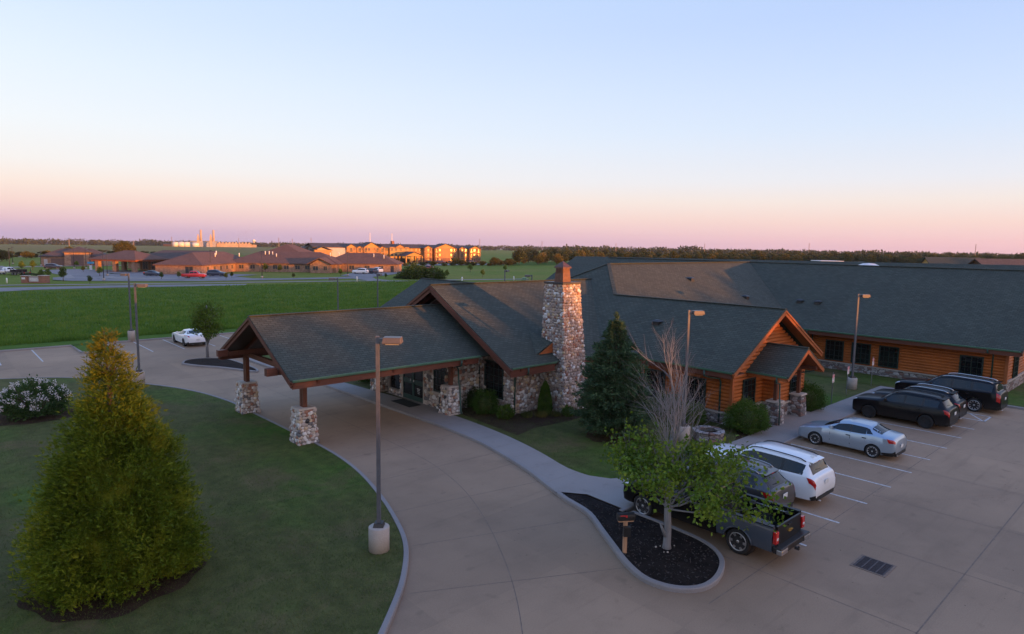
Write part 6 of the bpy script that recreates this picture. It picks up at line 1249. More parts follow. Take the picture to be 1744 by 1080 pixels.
# --- brick ranch: front wing, long right wing, high centre, left rear block
p0, p1 = G(265, 467), G(340, 468); rz, ln = frame_at(p0, p1)
rn = thing('brick_ranch', 'long low brick care home with brown hipped roofs across the field', 'building', p0, rz)
def rwall(x0, x1, y0, y1, h): m = MB(); m.box(x0, x1, y0, y1, -.1, h); return m.obj('wall', 'far_brick', rn)
def rroof(*a, mat='brown_shingle'): m = MB(); hip(m, *a); return m.obj('roof', mat, rn)
rwall(0, 12.6, 0, 26, 2.7); r1 = rroof(0, 12.6, 0, 40, 2.7, 6.0, 9)
rwall(12.6, 44, 24, 40, 2.7); r2 = rroof(10, 44.5, 24, 41, 2.72, 6.25, 8)
rwall(44, 62, 31, 44, 2.7); r3 = rroof(38, 62, 31, 46, 2.71, 6.1, 7)
r4 = rroof(13, 30, 40, 62, 4.5, 8.6, 8); rwall(14, 29, 41, 61, 4.5)
rwall(-26, 4, 34, 50, 2.7); r5 = rroof(-26, 6, 33, 52, 2.72, 6.0, 8, mat='grey_shingle')
m = MB(); gable(m, 36.5, 43.5, 19.6, 28, 2.75, 4.7, 'y'); m.obj('roof', 'brown_shingle', rn); rwall(37, 43, 20.2, 24, 2.7); m = MB(); m.slab([(37, 20.18, 2.7), (43, 20.18, 2.7), (40, 20.18, 4.4)], .1, (0, 1, 0)); m.obj('gable', 'far_brick', rn)
for x, y, w, f in [(14.5, 24, 1.6, 'y'), (18, 24, 1.6, 'y'), (21.5, 24, 1.5, 'y'), (25, 24, 1.5, 'y'), (28.5, 24, 1.6, 'y'), (32, 24, 1.6, 'y'), (35, 24, 1.4, 'y'), (38.6, 20.2, 1.7, 'y'), (41.6, 20.2, 1.2, 'y'), (47.5, 31, 1.7, 'y'), (52.5, 31, 1.8, 'y'), (57, 31, 1.7, 'y')]: far_window(rn, x, y, .8, w, 1.35, f)
for y in (4, 8.5, 13, 17.5, 21.5): far_window(rn, 12.6, y, .8, 1.5, 1.35, 'x', out=1)
m = MB(); m.box(8.2, 10.2, -.06, .0, 0, 2.2); dr = m.obj('door', 'dark_metal', rn); m = MB(); m.box(9.16, 9.24, -.075, -.06, .3, 2.1); m.obj('door_gap', 'far_trim', dr); m = MB(); m.box(60.2, 61.2, 30.94, 31, 0, 2.1); m.obj('door', 'dark_metal', rn)
for x, y, z, R_ in ((2.6, 13, 4.4, r1), (8.5, 20, 5.6, r1), (9.4, 17, 5.0, r1), (12.6, 27.5, 4.9, r2), (20, 30, 5.6, r2), (21.2, 30.2, 5.6, r2), (22.4, 29.8, 5.5, r2), (24, 28.6, 4.9, r2), (41, 29.5, 5.4, r2), (43.2, 32, 5.6, r2), (54, 35, 5.2, r3), (57.5, 34, 4.8, r3)): m = MB(); m.lathe([(.16, -.4), (.16, .75), (.001, .78)], 8, (x, y, z)); m.obj('roof_vent', 'tank_white', R_)
# --- entrance canopy of the ranch
pc = G(203, 464); t = thing('entrance_pavilion', 'square brick entrance pavilion with a brown hipped roof, left of the care home', 'building', G(170, 462), frame_at(G(170, 462), G(240, 464))[0])
m = MB(); hip(m, -1.5, 13.5, -1.0, 11, 3.7, 6.2, 6.6, .8); m.obj('roof', 'brown_shingle', t); m = MB(); m.box(-1.6, 13.6, -1.1, -.8, 3.1, 3.42); m.box(13.3, 13.6, -.8, 10.8, 3.1, 3.42); m.box(-1.6, -1.3, -.8, 10.8, 3.1, 3.42); m.obj('beam', 'cedar_wood', t)
for x, y in ((-.4, 0), (5.6, 0), (12.2, 0), (-.4, 9.5), (12.2, 9.5)): m = MB(); m.box(x - .55, x + .55, y - .55, y + .55, -.1, 3.1); m.obj('pier', 'far_brick', t)
m = MB(); m.box(3, 16, 12, 16, -.1, 3.4); w = m.obj('wall', 'far_brick', t); 
for x in (5, 8.2, 11.5): far_window(t, x, 12, .3, 2.0, 2.4, 'y', 'grey_siding')
# --- garage building
p0, p1 = G(70, 452.5), G(148, 452.5); rz, ln = frame_at(p0, p1); t = thing('garage_building', 'brick garage building with three brown roller doors and a grey hipped roof, far left', 'building', p0, rz); k = ln / 20
m = MB(); m.box(0, 19.6, 0, 11, -.1, 3.3); m.obj('wall', 'far_brick', t); m = MB(); m.box(7.0, 14.5, -.9, 8, -.1, 4.8); m.obj('wall', 'far_brick', t)
m = MB(); hip(m, 0, 19.6, 0, 11, 3.3, 5.9, 5.6); m.obj('roof', 'grey_shingle', t); m = MB(); hip(m, 7, 14.5, -.9, 9, 4.8, 6.6, 4.2); m.obj('roof', 'grey_shingle', t)
for x0, x1, y, h in ((2.9, 6.6, 0, 2.5), (8.9, 12.6, -.9, 3.9), (15.2, 18.2, 0, 2.5)): m = MB(); m.box(x0, x1, y - .08, y - .01, 0, h); [m.box(x0 + .06, x1 - .06, y - .1, y - .08, h * j / 5 + .04, h * (j + 1) / 5 - .04) for j in range(5)]; m.obj('garage_door', 'brown_door', t)
m = MB(); m.box(.9, 1.9, -.07, 0, 0, 2.2); m.obj('door', 'grey_siding', t)
# --- monument sign
p0, p1 = G(38.5, 481.5), G(82, 481.8); rz, ln = frame_at(p0, p1); t = thing('monument_sign', 'brick monument sign with a pale lettered panel beside the far road', 'sign', p0, rz)
m = MB(); m.box(0, 1.2, -.5, .7, -.1, 1.45); m.obj('pillar', 'red_brick', t); m = MB(); m.box(ln - 1.6, ln, -.5, .7, -.1, 1.5); m.obj('pillar', 'red_brick', t); m = MB(); m.box(1.2, ln - 1.6, -.1, .4, -.1, 1.3); m.obj('wall', 'red_brick', t); m = MB(); m.box(-.1, 1.3, -.6, .8, 1.45, 1.56); m.box(ln - 1.7, ln + .1, -.6, .8, 1.5, 1.6); m.box(1.3, ln - 1.7, -.2, .5, 1.3, 1.4); m.pieces('cap', 'cap_stone', t)
m = MB(); m.box(1.35, ln - 1.75, -.16, -.11, .25, 1.2); pnl = m.obj('sign_panel', 'grey_siding', t); m = MB()
for z, a, b in ((.95, 1.6, 3.0), (.68, 1.55, 3.4), (.42, 1.7, 3.2)):
    u = a
    while u < b: l_ = RNG.uniform(.08, .2); m.box(u, u + l_, -.18, -.165, z - .07, z + .07); u += l_ + .05
m.obj('lettering', 'letter_white', pnl); m = MB(); m.box(.15, .85, -.56, -.505, .75, 1.15); m.obj('plaque', 'plate_white', t)
# --- three-storey apartment house
p0, p1 = G(541, 448), G(817, 447.5); rz, ln = frame_at(p0, p1); ap = thing('apartment_house', 'long three-storey apartment house with tan gables and balconies glowing in low sun', 'building', p0, rz)
u = lambda zx: (zx - 185) / 1195 * ln                         # position along the front, from the enlarged photograph
EH = 7.3
def block(x0, x1, y0, y1, h, mat, low=None, name='wall'):
    m = MB(); m.box(x0, x1, y0, y1, 2.4 if low else -.1, h); m.obj(name, mat, ap)
    if low: m = MB(); m.box(x0 - .03, x1 + .03, y0 - .03, y1, -.1, 2.4); m.obj('base_wall', low, ap)
block(u(185), u(640), 1.2, 16, EH, 'tan_siding', 'red_brick'); block(u(640), u(930), 1.6, 16, EH, 'tan_siding', 'red_brick'); block(u(930), u(1380), 1.0, 16, EH, 'tan_siding', 'red_brick')
for x0, x1, z1 in ((u(165), u(640), 9.1), (u(600), u(960), 9.1), (u(900), u(1385), 8.9)): m = MB(); gable(m, x0, x1, 1.0, 16, EH, z1, 'x', .5); m.obj('roof', 'grey_shingle', ap)
def bay(z0, z1, peak, dep, balc=True, mat='tan_siding', gmat='cream_siding', base='red_brick', top=EH):
    x0, x1 = u(z0), u(z1); block(x0, x1, -dep, 1.0, top, mat, base); m = MB(); gable(m, x0, x1, -dep, 7, top, peak, 'y', .45); m.obj('roof', 'grey_shingle', ap)
    m = MB(); m.slab([(x0, -dep - .02, top), (x1, -dep - .02, top), ((x0 + x1) / 2, -dep - .02, peak - .12)], .12, (0, 1, 0)); m.obj('gable', gmat, ap)
    w = x1 - x0; n = max(1, int(w / 3.2))
    for fl in range(3):
        z = fl * 2.45 + .1
        if balc:
            for sx in ((x0 + 1.0, x1 - 1.0) if w > 6 else ((x0 + x1) / 2,)):
                bw = 1.7 if w > 6 else w * .8; b = MB(); b.box(sx - bw / 2, sx + bw / 2, -dep - .7, -dep - .04, z - .02, z + .12)
                for q in np.linspace(sx - bw / 2 + .05, sx + bw / 2 - .05, 7): b.box(q - .02, q + .02, -dep - .68, -dep - .64, z + .12, z + .95)
                b.box(sx - bw / 2, sx + bw / 2, -dep - .7, -dep - 1.12, z + .95, z + 1.02); bo = b.obj('balcony', 'far_trim', ap)
                c = MB(); c.box(sx - bw / 2, sx - bw / 2 + .14, -dep - .7, -dep - 1.06, z + 1.02, z + 2.4); c.box(sx + bw / 2 - .14, sx + bw / 2, -dep - .7, -dep - 1.06, z + 1.02, z + 2.4); c.pieces('post', 'far_trim', bo)
                far_window(ap, sx, -dep - .02, z + .14, 1.1, 1.9)
        if w > 6:
            for q in np.linspace(x0 + 2.7, x1 - 2.7, n - 1 if n > 2 else 1): far_window(ap, q, -dep - .02, z + .7, 1.2, 1.35)
bay(372, 438, 8.9, .6); bay(442, 484, 8.0, .4); bay(488, 598, 9.9, .8); bay(603, 640, 8.0, .4); bay(930, 990, 8.6, .5); bay(1008, 1178, 9.7, .9); bay(1206, 1252, 8.2, .4); bay(1290, 1378, 8.7, .7)
block(u(680), u(822), .6, 2, 7.6, 'cream_siding', 'red_brick'); m = MB(); gable(m, u(722), u(786), .5, 8, 7.6, 9.0, 'y', .3); m.obj('roof', 'grey_shingle', ap); m = MB(); m.slab([(u(724), .45, 7.6), (u(784), .45, 7.6), (u(754), .45, 8.9)], .1, (0, 1, 0)); m.obj('gable', 'tan_siding', ap)
for q in (650, 668, 695, 725, 760, 800, 845, 880, 910, 1000, 1190, 1265, 1280):
    for fl in range(3): far_window(ap, u(q), .6 if 680 < q < 822 else (1.6 if 640 <= q <= 930 else 1.0), fl * 2.45 + .8, 1.2, 1.35)
block(u(185), u(370), 0, 1.2, EH - .3, 'grey_siding', 'red_brick'); block(u(160), u(270), -1.6, 1.0, 6.0, 'tan_siding'); m = MB(); gable(m, u(160), u(270), -1.6, 6, 6.0, 7.6, 'y', .4); m.obj('roof', 'grey_shingle', ap)
# portico
m = MB(); gable(m, u(738), u(868), -9, .5, 3.5, 5.6, 'y', .6); m.obj('portico_roof', 'grey_shingle', ap); m = MB(); m.slab([(u(742), -9.02, 3.5), (u(864), -9.02, 3.5), (u(803), -9.02, 5.3)], .12, (0, 1, 0)); m.obj('gable', 'cream_siding', ap)
for q in (745, 785, 825, 862): m = MB(); x = u(q); m.box(x - .28, x + .28, -8.9, -8.3, -.1, 3.4); m.obj('pier', 'cream_siding', ap)
for q in (745, 862): m = MB(); x = u(q); m.box(x - .28, x + .28, -.6, 0, -.1, 3.4); m.obj('pier', 'cream_siding', ap)
m = MB(); m.box(u(745), u(862), -.1, .5, .2, 3.2); m.obj('entrance_glass', 'far_pane', ap)
m = MB(); m.box(u(742), u(760), 9, 11, 9.0, 10.6); m.obj('chimney', 'red_brick', ap)
# --- grey gabled house at the left end of the apartments
p0 = G(508, 447); t = thing('gabled_house', 'grey two-gabled house at the left end of the apartment house', 'building', p0, R(28)); m = MB(); m.box(0, 12, 0, 12, -.1, 4.6); m.obj('wall', 'grey_siding', t); m = MB(); m.slab([(0, -.02, 4.6), (12, -.02, 4.6), (6, -.02, 8.3)], .1, (0, 1, 0)); m.obj('gable', 'grey_siding', t); m = MB(); gable(m, 0, 12, 0, 12, 4.6, 8.4, 'y', .5); m.obj('roof', 'grey_shingle', t); m = MB(); gable(m, 2, 8, -3, 1, 3.6, 5.6, 'y', .4); m.obj('porch_roof', 'grey_shingle', t); m = MB(); m.box(2.2, 7.8, -2.8, 0, -.1, 3.5); m.obj('porch', 'grey_siding', t)
for x in (4, 9): far_window(t, x, -.02, 3.4 if x > 6 else 5.8, 1.3, 1.4)
# --- buildings behind the right wing
def shed(name, label, p, rz, w, d, h, hr, wm, rm, gm=None, group=None):
    t = thing(name, label, 'building', p, rz, group); m = MB(); m.box(0, w, 0, d, -.1, h); m.obj('wall', wm, t); m = MB(); gable(m, 0, w, 0, d, h, hr, 'y' if w < d else 'x', .6); m.obj('roof', rm, t); m = MB()
    if w < d: m.slab([(0, -.03, h), (w, -.03, h), (w / 2, -.03, hr - .1)], .1, (0, 1, 0))
    else: m.slab([(w + .03, 0, h), (w + .03, d, h), (w + .03, d / 2, hr - .1)], .1, (-1, 0, 0)); m.slab([(-.03, 0, h), (-.03, d, h), (-.03, d / 2, hr - .1)], .1, (1, 0, 0))
    m.pieces('gable', gm or wm, t); return t
d1 = DIR(1592, 452, 215); shed('gabled_hall', 'brown roofed hall with an orange lit gable showing over the right roof', (d1[0], d1[1], 0), R(-6), 13.5, 9, 4.6, 8.0, 'cedar_wood', 'green_shingle', 'cream_siding')  # dark lodge shingle on the brown roof: its unlit look is put into the colour
d1 = DIR(1588, 452, 190); shed('low_house', 'low brown gabled house in front of the hall with the lit gable', (d1[0], d1[1], 0), R(-30), 9, 16, 2.9, 5.2, 'far_brick', 'green_shingle')  # roof darkened the same way, shade carried by the shingle colour
d1 = DIR(1660, 452, 240); t = thing('flat_store', 'flat roofed brick store with pale parapet and roof units at the right', 'building', (d1[0], d1[1], 0), R(-8)); m = MB(); m.box(0, 11.5, 0, 14, 0, 5.0); m.obj('wall', 'far_brick', t); m = MB(); m.box(-.15, 11.65, -.15, 14.15, 5.0, 5.25); m.obj('parapet', 'plant_cream', t); m = MB(); m.box(1, 3, 3, 5, 5.25, 6.3); m.box(7.2, 10.6, 4, 6, 5.25, 6.2); m.box(4.2, 5.4, 7, 8, 5.25, 6.0); m.pieces('roof_unit', 'tank_white', t)
d1 = DIR(1700, 452, 180); shed('dark_house', 'dark roofed house at the right edge behind the long roof', (d1[0], d1[1], 0), R(5), 22, 12, 4.0, 8.1, 'dark_wood', 'grey_shingle')
for px, dist, w, h, lb in ((1372, 330, 9, 2.5, 'long low white flat roofed building behind the right wing roof'), (1450, 360, 10, 2.3, 'low white building right of the white roof dome'), (1700, 700, 30, 3.5, 'long pale shed in a clearing at the far right'), (1398, 300, 9, 3.6, 'small pale flat roofed shed by the white low building')):
    d1 = DIR(px, 445, dist); t = thing('low_building', lb, 'building', (d1[0], d1[1], ZG(dist)), R(-4)); m = MB(); m.box(0, w, 0, 10, 0, h + (9.6 - .0278 * dist) * .0 + (1.2 if dist < 400 else 0)); m.obj('wall', 'plant_cream', t); m = MB(); zt = h + (1.2 if dist < 400 else 0); m.frustum(-.3, w + .3, -.3, 10.3, zt, -.2, w + .2, -.2, 10.2, zt + .25); m.obj('roof', 'tank_white', t); m = MB(); [m.box(1 + i * 3, 2.4 + i * 3, -.06, 0, 1, 2.2) for i in range(int(w / 3))]; m.pieces('window_band', 'far_pane', t)
# --- power station on the horizon
def gz(px, dist): d = DIR(px, 420, dist); return (d[0], d[1], ZG(dist))
PD = 1680; sc = PD / 1100
for k, (px, w) in enumerate(((299, 8), (309, 9.5), (318, 9.5), (333.5, 10.5))):
    t = thing('storage_tank', ['slim white storage tank, leftmost at the power station', 'white storage tank second from the left at the power station', 'white storage tank third from the left at the power station', 'wide white storage tank just left of the first chimney stack'][k], 'tank', gz(px, PD), 0, 'storage tanks of the power station'); r = w * sc / 2; h = 6.2 * sc * (1.05 if k < 3 else .9); m = MB(); m.lathe([(r, 0), (r, h), (r * .5, h + r * .12), (.01, h + r * .17)], 28); m.obj('shell', 'tank_white', t); m = MB(); m.lathe([(r + .12, h * .97), (r + .12, h), (r, h + .02)], 28); m.obj('rim', 'plant_cream', t)
for k, px in enumerate((341.5, 363)):
    t = thing('boiler_unit', 'power station boiler with a tall round stack, ' + ('left one of the pair' if k == 0 else 'right one of the pair'), 'power plant', gz(px, PD), R(20), 'boiler units of the power station'); m = MB(); m.lathe([(2.3, 0), (2.3, 30), (2.15, 39.5), (1.9, 39.6), (1.9, 39.0), (.01, 38.9)], 20, (1.5, 0, 0)); m.obj('stack', 'plant_cream', t); m = MB(); m.box(-7, -1, -4, 6, 0, 17); m.box(-6.5, -2, -3, 4, 17, 24); m.box(-5.5, -3, -2, 2, 24, 29); m.pieces('boiler', 'plant_cream', t); m = MB(); m.box(-.9, 5.5, -4, 5, 0, 13); m.box(-14, -7, -3, 4, 0, 9); m.pieces('housing', 'far_metal', t)
    m = MB()
    for z in (8, 15, 22, 30): m.lathe([(3.0, z), (3.0, z + .4), (2.3, z + .4)], 16, (1.5, 0, 0))
    m.obj('gallery', 'far_metal', t)
p = gz(369, PD + 25); t = thing('cooling_block', 'long pale cooling block with many fan housings right of the stacks', 'power plant', p, R(14)); m = MB(); m.box(0, 76, 0, 16, 0, 8.6); m.obj('wall', 'plant_cream', t); m = MB(); [m.lathe([(3.0, 8.6), (2.6, 10.2), (2.9, 11.4), (2.5, 11.4), (.01, 11.0)], 14, (4.5 + i * 7.4, 8, 0)) for i in range(10)]; m.pieces('fan_housing', 'plant_cream', t); m = MB(); m.box(72, 88, 3, 12, 0, 6.5); m.obj('annex', 'plant_cream', t)
p = gz(322, PD + 40); t = thing('turbine_hall', 'low grey turbine hall behind the white tanks', 'power plant', p, R(12)); m = MB(); m.box(0, 60, 0, 18, 0, 13); m.obj('wall', 'far_metal', t); m = MB(); m.box(-.5, 60.5, -.5, 18.5, 13, 13.6); m.obj('roof', 'grey_shingle', t)
p = gz(278, PD + 60); t = thing('low_works', 'low brown works building left of the white tanks on the horizon', 'power plant', p, R(10)); m = MB(); m.box(0, 26, 0, 14, 0, 5.5); m.obj('wall', 'cedar_wood', t); m = MB(); m.box(-.4, 26.4, -.4, 14.4, 5.5, 6); m.obj('roof', 'far_metal', t)
# steam drifting from the cooling block
nt_ = bpy.data.materials.new('steam'); nt_.use_nodes = True; q = nt_.node_tree; q.nodes.clear(); o_ = q.nodes.new('ShaderNodeOutputMaterial'); v_ = q.nodes.new('ShaderNodeVolumePrincipled'); v_.inputs['Color'].default_value = (.9, .86, .84, 1); v_.inputs['Density'].default_value = .004; v_.inputs['Anisotropy'].default_value = .2; q.links.new(v_.outputs[0], o_.inputs['Volume']); MATS['steam'] = nt_
bm = bmesh.new()
for k in range(9):
    r = 5 + 2.2 * (k % 3) + k * .5; bmesh.ops.create_icosphere(bm, subdivisions=2, radius=r, matrix=Matrix.Translation((12 + k * 7.5, 8 + (k % 2) * 4, 15 + k * 1.7 + (k % 3) * 2)))
me = bpy.data.meshes.new('steam'); bm.to_mesh(me); bm.free(); me.materials.append(nt_)
for k_ in (): pass
o = bpy.data.objects.new('steam', me); C.objects.link(o); o.location = gz(371, PD + 25); o.rotation_euler.z = R(14); rm_ = o.modifiers.new('r', 'REMESH'); rm_.mode = 'VOXEL'; rm_.voxel_size = 1.6; stuff(o, 'thin white steam drifting right from the power station', 'steam')
# water tower
t = thing('water_tower', 'small white round water tower on the horizon right of the power station', 'water tower', gz(432.5, 2300), 0); s = 2300 / 1100; m = MB(); m.lathe([(1.5 * s, 0), (.7 * s, 1.5 * s), (.6 * s, 6 * s), (1.2 * s, 7 * s)], 14); m.obj('stem', 'tank_white', t); m = MB(); m.lathe([(.6 * s, 6.6 * s), (2.0 * s, 7.4 * s), (2.7 * s, 9 * s), (2.0 * s, 10.7 * s), (.01, 11.4 * s)], 18); m.obj('tank', 'tank_white', t)
# transmission poles
def pylon(px, ytop, ybase, dist, label, arms=3):
    p = gz(px, dist); h = HT(p, px, ytop) - p[2]; t = thing('power_pole', label, 'power pole', p, R(30), 'transmission poles along the horizon'); m = MB(); m.tube([(0, 0, 0), (0, 0, h)], [.45 * dist / 900, .28 * dist / 900], 8); m.obj('pole', 'pole_steel', t); m = MB()
    for i in range(arms): z = h * (.97 - .09 * i); m.beam((-1.6, 0, z), (1.6, 0, z + .15), .16, .16)
    m.obj('cross_arm', 'pole_steel', t)
for px, yt, di, lb in ((343 - 50, 403, 1500, 'slender transmission pole left of the white tanks'), (475, 405, 1000, 'transmission pole over the right part of the care home roof'), (530, 405, 1000, 'transmission pole just left of the apartment house'), (817, 407, 900, 'transmission pole at the right end of the apartment house'), (923, 411, 1000, 'transmission pole in the woods left of the chimney flue'), (1049, 414.5, 950, 'transmission pole above the lit lodge roof'), (1200, 415, 900, 'transmission pole in the woods between the two nearest to it'), (1378, 414.5, 850, 'transmission pole above the white roof dome'), (1662, 416, 800, 'transmission pole near the orange lit gable'), (228, 410, 1400, 'short transmission pole beyond the entrance pavilion'), (498, 407, 1100, 'thin transmission pole between two taller ones over the care home'), (1107 - 700, 406, 1300, 'thin transmission pole right of the cooling block'), (118, 408, 1300, 'leftmost transmission pole above the garage building')): pylon(px, yt, 0, di, lb)
for px, yt, lb in ((630, 396.5, 'left one of two tall white masts behind the apartment house'), (667.3, 397.5, 'right one of two tall white masts behind the apartment house')): p = gz(px, 700); h = HT(p, px, yt) - p[2]; m = MB(); m.tube([(0, 0, 0), (0, 0, h)], [.6, .42], 8); m.box(-1.2, 1.2, -.2, .2, h * .96, h * .965); o = m.obj('radio_mast', 'tank_white', None, p); tag(o, lb, 'mast', 'tall white masts')
# slender light poles of the far lots
for px, yb, yt, lb in ((17, 459, 423, 'thin dark light pole near the left edge'), (22, 450, 421, 'second thin dark light pole from the left edge'), (70, 453, 428, 'thin dark light pole at the left corner of the garage building'), (126.5, 458, 420, 'thin dark light pole at the right of the garage doors'), (147, 458, 421.5, 'thin dark light pole between garage building and pavilion, left of two'), (153.6, 457, 423.5, 'thin dark light pole between garage building and pavilion, right of two'), (177, 477.7, 428.5, 'thin dark light pole in front of the left pavilion pier'), (183, 469.5, 426, 'thin dark light pole between two pavilion piers'), (359, 466, 426.7, 'thin dark light pole behind the red pickup'), (446.5, 473.5, 427.6, 'thin dark light pole on the grass before the care home'), (592, 470, 429, 'thin dark light pole by the row of parked white cars')):
    p = G(px, yb); h = HT(p, px, yt); t = thing('light_pole', lb, 'light pole', p, 0, 'light poles of the far lots'); m = MB(); m.tube([(0, 0, .3), (0, 0, h)], [.10, .07], 6); m.obj('pole', 'dark_metal', t); m = MB(); m.box(-.1, .6, -.15, .15, h - .12, h + .03); m.obj('lamp_head', 'dark_metal', t); m = MB(); m.lathe([(.3, 0), (.3, .5), (.001, .52)], 10); m.obj('footing', 'footing_concrete', t)
# street-name sign, hydrant, markers, wall
p = G(155, 460); t = thing('street_sign', 'blue street sign on a white post near the pavilion', 'sign', p, 0); m = MB(); m.box(-.35, .35, -.12, .12, 0, 1.5); m.obj('post', 'tank_white', t); m = MB(); m.box(-1.0, 1.0, -.05, .05, 1.9, 2.5); m.obj('blade', 'sign_blue', t); m = MB(); m.box(-.06, .06, -.05, .05, 1.5, 1.9); m.obj('stalk', 'dark_metal', t)
simple('hyd', (.7, .7, .68), .5)
p = G(787, 478); t = thing('fire_hydrant', 'white fire hydrant on the grass beyond the great room ridge', 'hydrant', p, 0); m = MB(); m.lathe([(.22, 0), (.22, .08), (.15, .1), (.15, .7), (.2, .72), (.2, .78), (.13, .9), (.001, 1.0)], 12); m.obj('barrel', 'hyd', t); m = MB(); m.tube([(-.28, 0, .55), (.28, 0, .55)], .08, 8); m.obj('nozzle', 'hyd', t)
for px, yb, h, mt, lb in ((12, 482.5, 1.0, 'hyd', 'white marker post on the grass at the far left'), (608, 480.5, 1.3, 'hyd', 'white marker post where the far drive meets the road'), (875, 478, 1.1, 'hyd', 'white marker post left of the chimney flue')): p = G(px, yb); m = MB(); m.lathe([(.14, 0), (.14, h), (.08, h + .1), (.001, h + .12)], 8, p); tag(m.obj('marker_post', mt), lb, 'marker post')
p = G(893, 477); m = MB(); m.frustum(-.6, .6, -.5, .5, 0, -.55, .55, -.45, .45, .7); tag(m.obj('utility_box', 'gutter_green', None, p), 'low green utility box left of the chimney flue', 'utility box')
p = G(625, 453); t = thing('yard_fence', 'low tan fence enclosing a yard at the right end of the care home', 'fence', p, R(20)); m = MB(); [m.box(i * 2.4, i * 2.4 + 2.3, -.04, .04, .1, 1.7) for i in range(5)]; m.pieces('panel', 'raw_wood', t)
p = G(620, 449.5); t = thing('box_trailer', 'white box trailer parked at the yard before the apartments', 'trailer', p, R(22)); m = MB(); m.box(0, 6.4, 0, 2.4, .9, 3.3); m.obj('box', 'tank_white', t); add_wheels(t, (1.6, 4.8), 1.1, .45, .3, 'alloy', 5, 'sed'); 
# --- far cars
FB = {'sedan': sedan_body(4.6, .9, 1.45), 'suv': suv_body(4.8, .95, 1.75, .05, .2)}
FW = {'sedan': (.95, 3.65, .32, .22, .78, 'alloy', 5, 'far1'), 'suv': (.95, 3.75, .37, .24, .82, 'alloy', 5, 'far2')}
def fcar(px, py, kind, paint, rz, label, group=None, name='parked_car', s=1.0):
    r = car(name, label, 'car', FB[kind], (*G(px, py)[:2], .03), R(rz), paint, FW[kind], group, kind if kind == 'sedan' else 'suv', far=True); r.scale = (s,) * 3; return r
g1 = 'cars in the lot beside the care home'; g2 = 'cars before the apartment house'
fcar(261, 470, 'sedan', 'navy_paint', -8, 'dark blue saloon parked before the care home entrance', g1); fcar(369, 470.5, 'suv', 'navy_paint', 0, 'dark blue sport utility car next to the red pickup', g1)
for px, py, kd, pt, lb in ((614, 466.5, 'suv', 'white_car_paint', 'white sport utility car, nearest of the row by the far drive'), (626, 462.5, 'suv', 'white_car_paint', 'white boxy car behind the nearest white one of the row'), (632, 466, 'suv', 'navy_paint', 'dark blue car between two white ones of the row'), (641, 464.5, 'suv', 'white_car_paint', 'white car to the right of the dark blue one in the row'), (649, 463, 'suv', 'grey_paint', 'grey car in the middle of the far row'), (656, 462, 'sedan', 'silver_paint', 'silver car, third from the right end of the far row'), (661, 461, 'sedan', 'grey_paint', 'grey saloon, second from the right end of the far row'), (666, 459.5, 'sedan', 'blue_grey_paint', 'blue grey car at the right end of the far row')): fcar(px, py, kd, pt, 168 if px < 620 else 140, lb, g1)
for px, py, kd, pt, lb in ((642, 450, 'sedan', 'silver_paint', 'silver car at the left of the apartment parking'), (649, 450, 'suv', 'black_paint', 'black car left of the apartment portico'), (655, 449.7, 'suv', 'navy_paint', 'dark blue car left of the apartment portico'), (660, 450.6, 'sedan', 'white_car_paint', 'white saloon left of the apartment portico'), (666, 449.2, 'sedan', 'black_paint', 'black saloon closest to the apartment portico'), (732, 449.3, 'suv', 'black_paint', 'black car below the right apartment gable'), (746, 449, 'suv', 'maroon_paint', 'dark red car, left one under the big right gable'), (752, 448.8, 'suv', 'maroon_paint', 'dark red car, right one under the big right gable'), (766, 448.6, 'sedan', 'black_paint', 'black saloon before the right apartment wing'), (803, 448, 'suv', 'navy_paint', 'dark blue car at the right end of the apartments'), (872, 448, 'sedan', 'maroon_paint', 'reddish car among the trees right of the apartments')): fcar(px, py, kd, pt, 35, lb, g2, s=.85)
fcar(728, 460.5, 'suv', 'red_truck_paint', 150, 'small red car half hidden behind the big bush', None); fcar(92, 458.5, 'suv', 'navy_paint', 10, 'dark car behind the bushes right of the monument sign', None); 
def fpick(px, py, paint, rz, label, s=1.0):
    L = 5.6; t = thing('pickup_truck', label, 'pickup', (*G(px, py)[:2], .03), R(rz)); st = [(0, .45, .78, .84, .8, .6, 0), (.1, .36, .98, 1.06, .95, .6, 0), (.5, .34, 1.06, 1.18, .98, .62, 0), (1.1, .34, 1.1, 1.2, .98, .62, 0), (1.5, .34, 1.14, 1.25, .98, .62, 0), (2.0, .34, 1.16, 1.78, .98, .68, 1), (2.6, .34, 1.16, 1.86, .98, .7, 1), (3.2, .34, 1.16, 1.85, .98, .7, 1), (3.6, .34, 1.16, 1.8, .98, .68, 1), (3.75, .34, 1.15, 1.2, .98, .66, 0), (5.5, .36, 1.13, 1.17, .97, .66, 0), (5.6, .45, 1.1, 1.12, .95, .6, 0)]
    B = Body(st, L); B.mesh(3).obj('body', paint, t); add_wheels(t, (L / 2 - .95, L / 2 - 4.4), .82, .40, .26, 'alloy', 5, 'far3'); g = MB(); B.top(g, [(4.12, 6.2), (4.93, 6.15), (4.93, 8), (4.12, 8)]); g.obj('windscreen', 'car_glass', t)
    for q in ([(4.42, 5.12), (5.92, 5.12), (5.92, 5.9), (4.95, 5.9)], [(6.08, 5.12), (7.75, 5.12), (7.75, 5.88), (6.08, 5.9)]): g = MB(); B.patch(g, q, .01, 4, 3, mirror=True); g.obj('side_window', 'car_glass', t)
    m = MB(); m.box(-L / 2 + .12, -L / 2 + 1.75, -.78, .78, 1.16, 1.2); m.obj('bed', 'dark_void', t); m = MB(); B.patch(m, [(10.2, 4.0), (10.9, 4.0), (10.9, 3), (10.2, 3)], .015, 2, 2, mirror=True); m.obj('tail_light', 'red_lens', t); return t
